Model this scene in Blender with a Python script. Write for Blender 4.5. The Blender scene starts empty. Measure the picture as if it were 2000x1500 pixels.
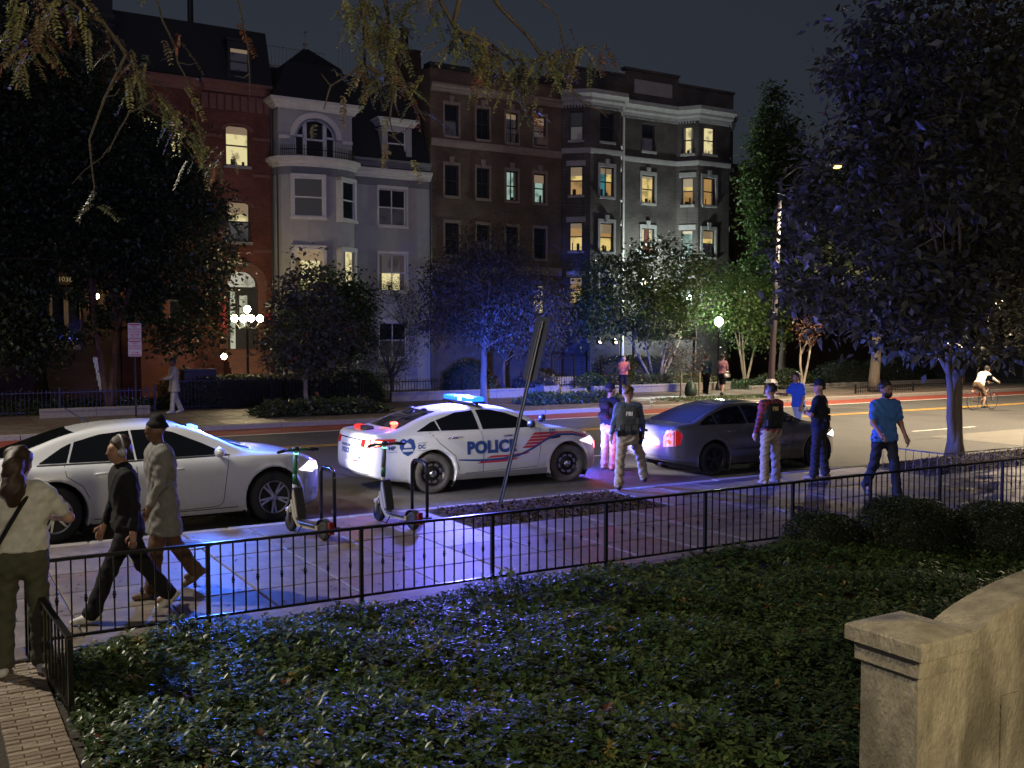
import bpy, bmesh, math, random
import numpy as np
from mathutils import Vector, Matrix
from mathutils.bvhtree import BVHTree

# ------------------------------------------------------------------ camera, sky, moon glow, exposure
sc = bpy.context.scene
col = sc.collection
R = math.radians
cam_d = bpy.data.cameras.new('camera'); cam = bpy.data.objects.new('camera', cam_d); col.objects.link(cam)
cam.location = (0, 0, 2.86)
cam.rotation_euler = (R(90 - 2.88), 0, R(59.1 - 90))
cam_d.sensor_fit = 'HORIZONTAL'; cam_d.sensor_width = 36.0; cam_d.lens = 36.0 * 1950 / 2000
cam_d.clip_start = 0.05; cam_d.clip_end = 2000
sc.camera = cam

SUN_EL, SUN_ROT = R(4.0), R(200)
w = bpy.data.worlds.new('World'); sc.world = w; w.use_nodes = True
nt = w.node_tree; nt.nodes.clear()
sky = nt.nodes.new('ShaderNodeTexSky'); sky.sky_type = 'NISHITA'; sky.sun_disc = False
sky.sun_elevation = SUN_EL; sky.sun_rotation = SUN_ROT; sky.air_density = 1.0; sky.dust_density = 3.0; sky.ozone_density = 2.0
hs = nt.nodes.new('ShaderNodeHueSaturation'); hs.inputs['Saturation'].default_value = 0.45
bgn = nt.nodes.new('ShaderNodeBackground'); bgn.inputs['Strength'].default_value = 0.017
out = nt.nodes.new('ShaderNodeOutputWorld')
nt.links.new(sky.outputs[0], hs.inputs['Color']); tn = nt.nodes.new('ShaderNodeMix'); tn.data_type = 'RGBA'; tn.blend_type = 'MULTIPLY'; tn.inputs['Factor'].default_value = 1.0; tn.inputs[7].default_value = (.92, .94, 1.16, 1)
nt.links.new(hs.outputs[0], tn.inputs[6]); nt.links.new(tn.outputs[2], bgn.inputs['Color']); nt.links.new(bgn.outputs[0], out.inputs['Surface'])

sun_d = bpy.data.lights.new('night_sky_glow', 'SUN'); sun_d.energy = 0.19; sun_d.angle = R(70); sun_d.color = (.94, .91, 1)
sun_o = bpy.data.objects.new('night_sky_glow', sun_d); col.objects.link(sun_o)
sun_o.rotation_euler = (R(62), 0, R(-25))
vs = sc.view_settings; vs.view_transform = 'Standard'; vs.look = 'None'; vs.exposure = 0.0; vs.gamma = 1.0; vs.use_curve_mapping = False
sc.cycles.use_denoising = True
try: sc.cycles.denoiser = 'OPENIMAGEDENOISE'
except Exception: pass
sc.cycles.max_bounces = 5; sc.cycles.diffuse_bounces = 2; sc.cycles.glossy_bounces = 3; sc.cycles.transmission_bounces = 3
sc.cycles.sample_clamp_indirect = 4.0
sc.cycles.caustics_reflective = False; sc.cycles.caustics_refractive = False

rnd = random.Random(7); rng = np.random.default_rng(7)

# ------------------------------------------------------------------ materials
MATS = {}
def M(name, color=(.5, .5, .5), rough=.6, metal=0., var=0., scale=6., bump=0., bscale=40., emit=0., ecol=None, coat=0., spec=.5, stretch=None, var2=None, scale2=1.0):
    if name in MATS: return MATS[name]
    m = bpy.data.materials.new(name); m.use_nodes = True; MATS[name] = m
    n = m.node_tree; b = n.nodes['Principled BSDF']
    b.inputs['Base Color'].default_value = (*color, 1); b.inputs['Roughness'].default_value = rough; b.inputs['Metallic'].default_value = metal
    b.inputs['Specular IOR Level'].default_value = spec
    if coat: b.inputs['Coat Weight'].default_value = coat; b.inputs['Coat Roughness'].default_value = .08
    if emit:
        b.inputs['Emission Color'].default_value = (*(ecol or color), 1); b.inputs['Emission Strength'].default_value = emit
    co = None
    if var or bump:
        tc = n.nodes.new('ShaderNodeTexCoord'); co = tc.outputs['Object']
        if stretch:
            mp = n.nodes.new('ShaderNodeMapping'); mp.inputs['Scale'].default_value = stretch
            n.links.new(co, mp.inputs['Vector']); co = mp.outputs['Vector']
    if var:
        nz = n.nodes.new('ShaderNodeTexNoise'); nz.inputs['Scale'].default_value = scale; nz.inputs['Detail'].default_value = 6; nz.inputs['Roughness'].default_value = .65
        n.links.new(co, nz.inputs['Vector'])
        rp = n.nodes.new('ShaderNodeValToRGB')
        a = tuple(max(0, c * (1 - var)) for c in color); c2 = tuple(min(1, c * (1 + var)) for c in color)
        rp.color_ramp.elements[0].position = .3; rp.color_ramp.elements[1].position = .7
        rp.color_ramp.elements[0].color = (*a, 1); rp.color_ramp.elements[1].color = (*c2, 1)
        n.links.new(nz.outputs['Fac'], rp.inputs['Fac']); last = rp.outputs['Color']
        if var2:   # a second, broader layer of stains in another colour
            n2 = n.nodes.new('ShaderNodeTexNoise'); n2.inputs['Scale'].default_value = scale2; n2.inputs['Detail'].default_value = 4
            n.links.new(co, n2.inputs['Vector'])
            r2 = n.nodes.new('ShaderNodeValToRGB'); r2.color_ramp.elements[0].position = .48; r2.color_ramp.elements[1].position = .68
            mx = n.nodes.new('ShaderNodeMix'); mx.data_type = 'RGBA'
            n.links.new(n2.outputs['Fac'], r2.inputs['Fac']); n.links.new(r2.outputs['Color'], mx.inputs['Factor'])
            n.links.new(last, mx.inputs[6]); mx.inputs[7].default_value = (*var2, 1); last = mx.outputs[2]
        n.links.new(last, b.inputs['Base Color'])
        mr = n.nodes.new('ShaderNodeMapRange'); mr.inputs['To Min'].default_value = max(.03, rough - .12); mr.inputs['To Max'].default_value = min(1, rough + .12)
        n.links.new(nz.outputs['Fac'], mr.inputs['Value']); n.links.new(mr.outputs[0], b.inputs['Roughness'])
    if bump:
        nb = n.nodes.new('ShaderNodeTexNoise'); nb.inputs['Scale'].default_value = bscale; nb.inputs['Detail'].default_value = 5
        bp = n.nodes.new('ShaderNodeBump'); bp.inputs['Strength'].default_value = bump; bp.inputs['Distance'].default_value = .02
        n.links.new(co, nb.inputs['Vector']); n.links.new(nb.outputs['Fac'], bp.inputs['Height']); n.links.new(bp.outputs['Normal'], b.inputs['Normal'])
    return m

def brick_mat(name, c1, c2, mortar, scale=1.0, rough=.85, stain=.35):
    """small brickwork of a far wall: 21.5 x 6.5 cm courses, in wall coordinates (X along, Z up)"""
    if name in MATS: return MATS[name]
    m = bpy.data.materials.new(name); m.use_nodes = True; MATS[name] = m
    n = m.node_tree; b = n.nodes['Principled BSDF']; b.inputs['Roughness'].default_value = rough; b.inputs['Specular IOR Level'].default_value = .2
    tc = n.nodes.new('ShaderNodeTexCoord'); sp = n.nodes.new('ShaderNodeSeparateXYZ'); cb = n.nodes.new('ShaderNodeCombineXYZ')
    ad = n.nodes.new('ShaderNodeMath'); ad.operation = 'ADD'
    n.links.new(tc.outputs['Object'], sp.inputs[0]); n.links.new(sp.outputs['X'], ad.inputs[0]); n.links.new(sp.outputs['Y'], ad.inputs[1])
    n.links.new(ad.outputs[0], cb.inputs['X']); n.links.new(sp.outputs['Z'], cb.inputs['Y'])
    br = n.nodes.new('ShaderNodeTexBrick'); br.inputs['Scale'].default_value = 1.0 / scale
    br.inputs['Color1'].default_value = (*c1, 1); br.inputs['Color2'].default_value = (*c2, 1); br.inputs['Mortar'].default_value = (*mortar, 1)
    br.inputs['Mortar Size'].default_value = .008; br.inputs['Brick Width'].default_value = .225; br.inputs['Row Height'].default_value = .075; br.inputs['Bias'].default_value = -.2
    n.links.new(cb.outputs[0], br.inputs['Vector'])
    nz = n.nodes.new('ShaderNodeTexNoise'); nz.inputs['Scale'].default_value = .8; nz.inputs['Detail'].default_value = 7
    n.links.new(tc.outputs['Object'], nz.inputs['Vector'])
    mr = n.nodes.new('ShaderNodeMapRange'); mr.inputs['From Min'].default_value = .3; mr.inputs['From Max'].default_value = .7
    mr.inputs['To Min'].default_value = 1 - stain; mr.inputs['To Max'].default_value = 1 + stain
    n.links.new(nz.outputs['Fac'], mr.inputs['Value'])
    mu = n.nodes.new('ShaderNodeVectorMath'); mu.operation = 'SCALE'
    n.links.new(br.outputs['Color'], mu.inputs[0]); n.links.new(mr.outputs[0], mu.inputs['Scale']); n.links.new(mu.outputs[0], b.inputs['Base Color'])
    bp = n.nodes.new('ShaderNodeBump'); bp.inputs['Strength'].default_value = .5; bp.inputs['Distance'].default_value = .012; bp.invert = True
    n.links.new(br.outputs['Fac'], bp.inputs['Height']); n.links.new(bp.outputs['Normal'], b.inputs['Normal'])
    return m

def car_paint(name, color, rough=.28, metal=0.):
    """lacquer with road film toward the sills and faint dust"""
    m = M(name, color, rough, metal, coat=.9); n = m.node_tree; b = n.nodes['Principled BSDF']
    tc = n.nodes.new('ShaderNodeTexCoord'); sp = n.nodes.new('ShaderNodeSeparateXYZ'); nz = n.nodes.new('ShaderNodeTexNoise'); nz.inputs['Scale'].default_value = 7; nz.inputs['Detail'].default_value = 7; nz.inputs['Roughness'].default_value = .7
    n.links.new(tc.outputs['Object'], sp.inputs[0]); n.links.new(tc.outputs['Object'], nz.inputs['Vector'])
    mr = n.nodes.new('ShaderNodeMapRange'); mr.inputs['From Min'].default_value = .75; mr.inputs['From Max'].default_value = .2; mr.inputs['To Min'].default_value = .04; mr.inputs['To Max'].default_value = .8
    n.links.new(sp.outputs['Z'], mr.inputs['Value']); mu = n.nodes.new('ShaderNodeMath'); mu.operation = 'MULTIPLY'; n.links.new(mr.outputs[0], mu.inputs[0]); n.links.new(nz.outputs['Fac'], mu.inputs[1])
    mx = n.nodes.new('ShaderNodeMix'); mx.data_type = 'RGBA'; n.links.new(mu.outputs[0], mx.inputs['Factor']); mx.inputs[6].default_value = (*color, 1); mx.inputs[7].default_value = (.10, .085, .07, 1); n.links.new(mx.outputs[2], b.inputs['Base Color'])
    cr = n.nodes.new('ShaderNodeMath'); cr.operation = 'SUBTRACT'; cr.inputs[0].default_value = .95; cr.use_clamp = True; n.links.new(mu.outputs[0], cr.inputs[1]); n.links.new(cr.outputs[0], b.inputs['Coat Weight'])
    return m

def leaf_mat(name, c, rough=.45, trans=.3, var=.35):
    if name in MATS: return MATS[name]
    m = bpy.data.materials.new(name); m.use_nodes = True; MATS[name] = m
    n = m.node_tree; b = n.nodes['Principled BSDF']; b.inputs['Roughness'].default_value = rough; b.inputs['Specular IOR Level'].default_value = .4
    g = n.nodes.new('ShaderNodeNewGeometry')
    rp = n.nodes.new('ShaderNodeValToRGB')
    rp.color_ramp.elements[0].color = (*[x * (1 - var) for x in c], 1); rp.color_ramp.elements[1].color = (*[min(1, x * (1 + var)) for x in c], 1)
    n.links.new(g.outputs['Random Per Island'], rp.inputs['Fac']); n.links.new(rp.outputs['Color'], b.inputs['Base Color'])
    tr = n.nodes.new('ShaderNodeBsdfTranslucent'); n.links.new(rp.outputs['Color'], tr.inputs['Color'])
    mx = n.nodes.new('ShaderNodeMixShader'); mx.inputs['Fac'].default_value = trans
    o = n.nodes['Material Output']
    n.links.new(b.outputs[0], mx.inputs[1]); n.links.new(tr.outputs[0], mx.inputs[2]); n.links.new(mx.outputs[0], o.inputs['Surface'])
    return m

# ------------------------------------------------------------------ mesh building
class MB:
    def __init__(s): s.v = []; s.f = []; s.m = []; s.cur = 0
    def add(s, vs, fs):
        o = len(s.v); s.v.extend([tuple(p) for p in vs]); s.f.extend([tuple(i + o for i in f) for f in fs]); s.m.extend([s.cur] * len(fs)); return s
    def box(s, a, b):
        x0, y0, z0 = a; x1, y1, z1 = b
        return s.add([(x0, y0, z0), (x1, y0, z0), (x1, y1, z0), (x0, y1, z0), (x0, y0, z1), (x1, y0, z1), (x1, y1, z1), (x0, y1, z1)],
                     [(0, 3, 2, 1), (4, 5, 6, 7), (0, 1, 5, 4), (1, 2, 6, 5), (2, 3, 7, 6), (3, 0, 4, 7)])
    def bbox(s, a, b, e=.01):   # box with chamfered top edges
        x0, y0, z0 = a; x1, y1, z1 = b
        v = [(x0, y0, z0), (x1, y0, z0), (x1, y1, z0), (x0, y1, z0), (x0, y0, z1 - e), (x1, y0, z1 - e), (x1, y1, z1 - e), (x0, y1, z1 - e),
             (x0 + e, y0 + e, z1), (x1 - e, y0 + e, z1), (x1 - e, y1 - e, z1), (x0 + e, y1 - e, z1)]
        f = [(0, 3, 2, 1), (8, 9, 10, 11)]
        for i in range(4):
            j = (i + 1) % 4; f += [(i, j, 4 + j, 4 + i), (4 + i, 4 + j, 8 + j, 8 + i)]
        return s.add(v, f)
    def prism(s, poly, axis, a, b):
        """extrude a 2-D polygon along an axis: 'y' takes (x,z), 'x' takes (y,z), 'z' takes (x,y)"""
        n = len(poly)
        def P(p, t): return {'y': (p[0], t, p[1]), 'x': (t, p[0], p[1]), 'z': (p[0], p[1], t)}[axis]
        vs = [P(p, a) for p in poly] + [P(p, b) for p in poly]
        return s.add(vs, [tuple(range(n)), tuple(range(2 * n - 1, n - 1, -1))] + [(i, i + n, (i + 1) % n + n, (i + 1) % n) for i in range(n)])
    def tube(s, pts, rad, n=8, cap=True):
        pts = [Vector(p) for p in pts]; k = len(pts)
        if not hasattr(rad, '__len__'): rad = [rad] * k
        vs = []; u = None
        for i, p in enumerate(pts):
            d = (pts[min(i + 1, k - 1)] - pts[max(i - 1, 0)])
            if d.length < 1e-9: d = Vector((0, 0, 1))
            d.normalize()
            if u is None: u = d.orthogonal().normalized()
            else:
                u = u - d * u.dot(d)
                u = u.normalized() if u.length > 1e-6 else d.orthogonal().normalized()
            w_ = d.cross(u)
            for j in range(n):
                a = 2 * math.pi * j / n; vs.append(p + (u * math.cos(a) + w_ * math.sin(a)) * rad[i])
        fs = [(i * n + j, i * n + (j + 1) % n, (i + 1) * n + (j + 1) % n, (i + 1) * n + j) for i in range(k - 1) for j in range(n)]
        if cap: fs += [tuple(range(n - 1, -1, -1)), tuple(range((k - 1) * n, k * n))]
        return s.add(vs, fs)
    def lathe(s, prof, n=24, axis='z', c=(0, 0, 0), close=False):
        vs = []
        for r, h in prof:
            for j in range(n):
                a = 2 * math.pi * j / n; p = (r * math.cos(a), r * math.sin(a), h)
                if axis == 'y': p = (p[0], p[2], p[1])
                if axis == 'x': p = (p[2], p[0], p[1])
                vs.append((p[0] + c[0], p[1] + c[1], p[2] + c[2]))
        k = len(prof); rows = k if close else k - 1
        fs = [(i * n + j, i * n + (j + 1) % n, ((i + 1) % k) * n + (j + 1) % n, ((i + 1) % k) * n + j) for i in range(rows) for j in range(n)]
        return s.add(vs, fs)
    def ball(s, c, r, n=12, m=8, sc_=(1, 1, 1)):
        prof = [(max(1e-4, r * math.sin(math.pi * i / m)), -r * math.cos(math.pi * i / m)) for i in range(m + 1)]
        o = len(s.v); s.lathe(prof, n)
        for i in range(o, len(s.v)):
            p = s.v[i]; s.v[i] = (p[0] * sc_[0] + c[0], p[1] * sc_[1] + c[1], p[2] * sc_[2] + c[2])
        return s
    def xf(s, mtx, start=0):
        for i in range(start, len(s.v)): s.v[i] = tuple(mtx @ Vector(s.v[i]))
        return s
    def mesh(s, name, mats, smooth=False):
        me = bpy.data.meshes.new(name); me.from_pydata(s.v, [], s.f)
        for m in (mats if isinstance(mats, (list, tuple)) else [mats]): me.materials.append(m)
        if isinstance(mats, (list, tuple)) and len(mats) > 1: me.polygons.foreach_set('material_index', s.m)
        if smooth: me.polygons.foreach_set('use_smooth', [True] * len(me.polygons))
        me.update(); return me
    def build(s, name, mats, parent=None, smooth=False, loc=None, rz=None):
        return link(name, s.mesh(name, mats, smooth), parent, loc, rz)

def link(name, me, parent=None, loc=None, rz=None):
    o = bpy.data.objects.new(name, me); col.objects.link(o)
    if parent is not None: o.parent = parent
    if loc is not None: o.location = loc
    if rz is not None: o.rotation_euler = (0, 0, rz)
    return o
def fixn(me):
    bm = bmesh.new(); bm.from_mesh(me); bmesh.ops.recalc_face_normals(bm, faces=bm.faces); bm.to_mesh(me); bm.free()
def tag(o, label=None, cat=None, group=None, kind=None):
    if label: o['label'] = label
    if cat: o['category'] = cat
    if group: o['group'] = group
    if kind: o['kind'] = kind
    return o
def thing(name, label, cat, loc=(0, 0, 0), rz=0., group=None):
    o = link(name, None, None, loc, rz); o.empty_display_size = .2
    return tag(o, label, cat, group)
def struct(o): o['kind'] = 'structure'; return o
def B(a, b, e=None):
    m = MB(); return m.box(a, b) if e is None else m.bbox(a, b, e)

def np_mesh(name, V, F, mats, mi=None, smooth=False):
    """big mesh from numpy arrays; F is (n,3) or (n,4)"""
    me = bpy.data.meshes.new(name); k = F.shape[1]
    me.vertices.add(len(V)); me.vertices.foreach_set('co', np.ascontiguousarray(V, dtype=np.float32).ravel())
    me.loops.add(F.size); me.loops.foreach_set('vertex_index', np.ascontiguousarray(F, dtype=np.int32).ravel())
    me.polygons.add(len(F)); me.polygons.foreach_set('loop_start', np.arange(0, F.size, k, dtype=np.int32))
    for m in (mats if isinstance(mats, (list, tuple)) else [mats]): me.materials.append(m)
    if mi is not None: me.polygons.foreach_set('material_index', np.ascontiguousarray(mi, dtype=np.int32))
    if smooth: me.polygons.foreach_set('use_smooth', np.ones(len(F), dtype=bool))
    me.update(calc_edges=True); return me

# ------------------------------------------------------------------ surface nets: a smooth skin round a distance field
def surfnet(f, lo, hi, h):
    lo = np.array(lo, float); hi = np.array(hi, float)
    n = np.maximum(3, np.ceil((hi - lo) / h).astype(int) + 1)
    ax = [lo[i] + h * np.arange(n[i]) for i in range(3)]
    X, Y, Z = np.meshgrid(*ax, indexing='ij')
    D = f(X, Y, Z).astype(np.float32)
    ins = D < 0
    c = [(i, j, k) for i in (0, 1) for j in (0, 1) for k in (0, 1)]
    def sl(A, o): return A[o[0]:n[0] - 1 + o[0], o[1]:n[1] - 1 + o[1], o[2]:n[2] - 1 + o[2]]
    s = sum(sl(ins, o).astype(np.int8) for o in c)
    act = (s > 0) & (s < 8)
    idx = -np.ones(act.shape, np.int64); ii = np.argwhere(act); idx[act] = np.arange(len(ii))
    acc = np.zeros((len(ii), 3)); cnt = np.zeros(len(ii))
    for a in range(8):
        for b in range(a + 1, 8):
            oa, ob = np.array(c[a]), np.array(c[b])
            if np.abs(oa - ob).sum() != 1: continue
            da = D[tuple((ii + oa).T)]; db = D[tuple((ii + ob).T)]
            x = (da < 0) != (db < 0)
            t = np.where(x, da / np.where(np.abs(da - db) < 1e-9, 1, da - db), 0)
            p = oa + (ob - oa) * t[:, None]
            acc += np.where(x[:, None], p, 0); cnt += x
    V = lo + (ii + acc / np.maximum(cnt, 1)[:, None]) * h
    Fs = []
    for d in range(3):
        e1, e2 = [k for k in range(3) if k != d]
        A = ins; o = [0, 0, 0]; o[d] = 1
        a0 = A[tuple(slice(0, n[k] - o[k]) for k in range(3))]; a1 = A[tuple(slice(o[k], n[k]) for k in range(3))]
        g = np.argwhere(a0 != a1)
        g = g[(g[:, e1] > 0) & (g[:, e2] > 0) & (g[:, e1] < n[e1] - 1) & (g[:, e2] < n[e2] - 1)]
        flip = ~a0[tuple(g.T)]
        q = []
        for u, v in ((-1, -1), (0, -1), (0, 0), (-1, 0)):
            t = g.copy(); t[:, e1] += u; t[:, e2] += v; q.append(idx[tuple(t.T)])
        q = np.stack(q, 1)
        if d == 1: flip = ~flip
        q[flip] = q[flip][:, ::-1]; Fs.append(q)
    F = np.concatenate(Fs); F = F[(F >= 0).all(1)]
    return V, F

def smin(a, b, k):
    if k <= 0: return np.minimum(a, b)
    h = np.clip(.5 + .5 * (b - a) / k, 0, 1); return b * (1 - h) + a * h - k * h * (1 - h)
def smax(a, b, k): return -smin(-a, -b, k)
def poly_sd(poly, X, Y):
    """signed distance to a closed 2-D polygon"""
    p = np.array(poly, float); d = np.full(X.shape, 1e9); s = np.zeros(X.shape, bool)
    for i in range(len(p)):
        a = p[i]; b = p[(i + 1) % len(p)]; ex, ey = b - a; wx = X - a[0]; wy = Y - a[1]
        t = np.clip((wx * ex + wy * ey) / max(1e-12, ex * ex + ey * ey), 0, 1)
        d = np.minimum(d, (wx - ex * t) ** 2 + (wy - ey * t) ** 2)
        c1 = (a[1] <= Y) & (b[1] > Y); c2 = (b[1] <= Y) & (a[1] > Y); cr = ex * wy - ey * wx
        s ^= (c1 & (cr > 0)) | (c2 & (cr < 0))
    return np.where(s, -1, 1) * np.sqrt(d)
def chaikin(p, n=2):
    p = [tuple(q) for q in p]
    for _ in range(n):
        q = []
        for i in range(len(p)):
            a, b = p[i], p[(i + 1) % len(p)]
            q += [(a[0] * .75 + b[0] * .25, a[1] * .75 + b[1] * .25), (a[0] * .25 + b[0] * .75, a[1] * .25 + b[1] * .75)]
        p = q
    return p

def text_mesh(body, size, bold=0., depth=0., align='CENTER', spacing=1.0):
    """letters as a flat mesh in the XY plane"""
    cu = bpy.data.curves.new('letters', 'FONT'); cu.body = body; cu.size = size; cu.align_x = align; cu.align_y = 'CENTER'
    cu.offset = bold; cu.extrude = depth; cu.space_character = spacing; cu.resolution_u = 3
    o = bpy.data.objects.new('letters', cu); col.objects.link(o)
    dg = bpy.context.evaluated_depsgraph_get(); me = bpy.data.meshes.new_from_object(o.evaluated_get(dg))
    bpy.data.objects.remove(o); bpy.data.curves.remove(cu)
    return me
def text_obj(body, size, mat, parent, mtx, bold=0., name='lettering', spacing=1.0):
    me = text_mesh(body, size, bold, 0.0, spacing=spacing); me.materials.clear(); me.materials.append(mat); me.name = name
    me.transform(mtx); return link(name, me, parent)
def lamp(name, kind, loc, energy, color, parent=None, radius=.1, target=None, cone=60, blend=.5):
    d = bpy.data.lights.new(name, kind); d.energy = energy; d.color = color; d.shadow_soft_size = radius
    o = bpy.data.objects.new(name, d); col.objects.link(o); o.location = loc
    if kind == 'SPOT': d.spot_size = R(cone); d.spot_blend = blend
    if target is not None:
        o.rotation_euler = (Vector(target) - Vector(loc)).to_track_quat('-Z', 'Y').to_euler()
    if parent is not None: o.parent = parent
    return o

# ------------------------------------------------------------------ ground, road, pavements
m_asph = M('asphalt', (.058, .054, .052), .75, var=.55, scale=14, bump=.5, bscale=110, var2=(.040, .037, .036), scale2=.45)
m_red = M('red_lane_paint', (.20, .035, .022), .8, var=.3, scale=3, bump=.2, bscale=80)
m_white = M('white_road_paint', (.55, .54, .5), .7, var=.25, scale=9)
m_yel = M('yellow_road_paint', (.50, .28, .03), .7, var=.25, scale=9)
m_conc = M('pavement_concrete', (.135, .112, .094), .58, var=.42, scale=5.5, bump=.35, bscale=70, var2=(.075, .052, .043), scale2=1.6)
m_conc2 = M('pavement_concrete_stained', (.108, .088, .077), .5, var=.45, scale=4.2, bump=.35, bscale=70, var2=(.14, .065, .045), scale2=1.2)
m_joint = M('joint_dirt', (.04, .036, .03), .95)
m_kerb = M('kerb_granite', (.22, .20, .18), .75, var=.25, scale=12, bump=.3, bscale=70)
m_soil = M('garden_soil', (.035, .026, .018), .95, var=.5, scale=7, bump=.8, bscale=25)
m_grass = M('lawn_ground', (.035, .06, .018), .95, var=.5, scale=9, bump=.7, bscale=60)
m_mulch = M('mulch', (.06, .04, .028), .95, var=.5, scale=15, bump=1, bscale=60)

def sheet(name, x0, x1, y0, y1, z, m, nx=1, ny=1):
    mb = MB()
    for i in range(nx):
        for j in range(ny):
            a, b = x0 + (x1 - x0) * i / nx, x0 + (x1 - x0) * (i + 1) / nx; c, d = y0 + (y1 - y0) * j / ny, y0 + (y1 - y0) * (j + 1) / ny
            mb.add([(a, c, z), (b, c, z), (b, d, z), (a, d, z)], [(0, 1, 2, 3)])
    return mb.build(name, m)
struct(sheet('ground', -300, 500, -300, 500, -.03, m_soil))
road = struct(sheet('road', -120, 300, 13.95, 29.75, 0, m_asph))
sheet('bus_lane', -120, 300, 27.98, 29.72, .004, m_red).parent = road
sheet('concrete_pad', 24.2, 60, 14.02, 17.8, .004, M('road_concrete', (.13, .12, .10), .8, var=.25, scale=2, bump=.25, bscale=70, var2=(.09, .085, .075), scale2=.5)).parent = road
mk = lambda a, b, c, d, m: setattr(sheet('lane_marking', a, b, c, d, .008, m), 'parent', road)
mk(-120, 300, 27.80, 27.96, m_white); mk(-120, 300, 24.12, 24.24, m_yel); mk(-120, 300, 24.38, 24.50, m_yel)
for i in range(-2, 9): mk(12.8 + 12.2 * i, 15.75 + 12.2 * i, 18.9, 19.02, m_white)
# near pavement: base in the joints, then slab by slab
pav = struct(B((-30, 9.05, -.02), (90, 13.78, .125)).build('pavement', m_joint))
ye = [9.47, 10.36, 11.25, 12.14, 13.03, 13.77]
slabs = {}
def slab(w_, d_, m, e=.012):
    k = (round(w_, 3), round(d_, 3), m.name)
    if k not in slabs: slabs[k] = B((.006, .006, -.02), (w_ - .006, d_ - .006, .024), e).mesh('slab', m)
    return slabs[k]
for i in range(-4, 36):
    for j in range(5):
        x = 1.25 + (i) * .9; y = ye[j]
        if 6.65 < x + .45 < 10.2 and j >= 3: continue
        if 16.9 < x + .45 < 22.1 and j >= 3: continue
        link('slab', slab(.9, ye[j + 1] - y, m_conc2 if rnd.random() < .45 else m_conc), pav, (x, y, .125 + rnd.uniform(-.003, .004)))
kb = B((0, 13.785, -.05), (1.79, 13.99, .15), .02).mesh('kerb_stone', m_kerb)
for i in range(-3, 24): link('kerb_stone', kb, pav, (1.9 + i * 1.8, rnd.uniform(-.006, .006), rnd.uniform(-.006, .002)))
plinth = B((0, 9.08, -.02), (1.5, 9.455, .165), .015).mesh('edging_strip', m_conc)
for i in range(-1, 18): link('edging_strip', plinth, pav, (.76 + i * 1.51, 0, rnd.uniform(-.002, .002)))
# far pavement
pav2 = struct(B((-60, 29.95, -.02), (140, 36.3, .12)).build('far_pavement', m_joint))
kb2 = B((0, 29.74, -.05), (2.38, 29.945, .145), .02).mesh('kerb_stone', m_kerb)
for i in range(-2, 26): link('kerb_stone', kb2, pav2, (i * 2.4, rnd.uniform(-.005, .005), 0))
for i in range(-1, 32):
    for j in range(4):
        x = i * 1.6; y = 29.97 + j * 1.58
        link('slab', slab(1.6, 1.58, m_conc2 if rnd.random() < .3 else m_conc), pav2, (x, y, .12 + rnd.uniform(-.004, .004)))
struct(B((-60, 36.3, -.02), (140, 60, .16)).build('front_gardens', m_soil))
struct(B((.83, -6, -.02), (60, 9.04, .10)).build('garden_bed', m_soil))
struct(B((-20, -6, -.02), (.44, 9.04, .12)).build('planting_soil', m_soil))
# brick path
path = struct(B((.44, -1, -.02), (.83, 9.04, .118)).build('brick_path', m_joint))
bm_ = [B((.004, .004, -.02), (.19, .062, .034), .006).mesh('brick', M(f'path_brick_{k}', c, .8, var=.3, scale=18, bump=.4, bscale=60)) for k, c in enumerate([(.20, .155, .11), (.165, .12, .085), (.235, .19, .14)])]
bh = [B((.004, .004, -.02), (.094, .062, .034), .006).mesh('brick', m_) for m_ in (b.materials[0] for b in bm_)]
y = 4.4; r_ = 0
while y < 9.0 and r_ < 72:
    xs = [(.445, 1), (.635, 1)] if r_ % 2 == 0 else [(.445, 0), (.541, 1), (.733, 0)]
    for x, full in xs:
        o = link('brick', rnd.choice(bm_ if full else bh), path, (x, y, .118 + rnd.uniform(-.004, .005))); o.rotation_euler = (0, 0, rnd.uniform(-.012, .012))
    y += .066; r_ += 1

# scattered chips / leaves as loose stuff
def chips(name, poly_fn, n, z, size, mats, h=None, flat=.35):
    P = []
    while len(P) < n:
        q = poly_fn()
        if q is not None: P.append(q)
    P = np.array(P); N = len(P)
    a = rng.uniform(0, 6.28, N); t = rng.normal(0, flat, (N, 2)); L = size * rng.uniform(.5, 1.5, N); W_ = L * rng.uniform(.15, .4, N)
    d = np.stack([np.cos(a), np.sin(a), t[:, 0]], 1) * L[:, None]; s_ = np.stack([-np.sin(a), np.cos(a), t[:, 1]], 1) * W_[:, None]
    c = np.stack([P[:, 0], P[:, 1], P[:, 2] if P.shape[1] > 2 else np.full(N, z)], 1)
    V = np.stack([c - d - s_, c + d - s_, c + d + s_, c - d + s_], 1).reshape(-1, 3)
    F = np.arange(4 * N).reshape(-1, 4)
    return np_mesh(name, V, F, mats, rng.integers(0, len(mats), N) if isinstance(mats, list) else None)
chm = [m_mulch, M('mulch_light', (.11, .07, .045), .9), M('mulch_dark', (.03, .02, .015), .95)]
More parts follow.
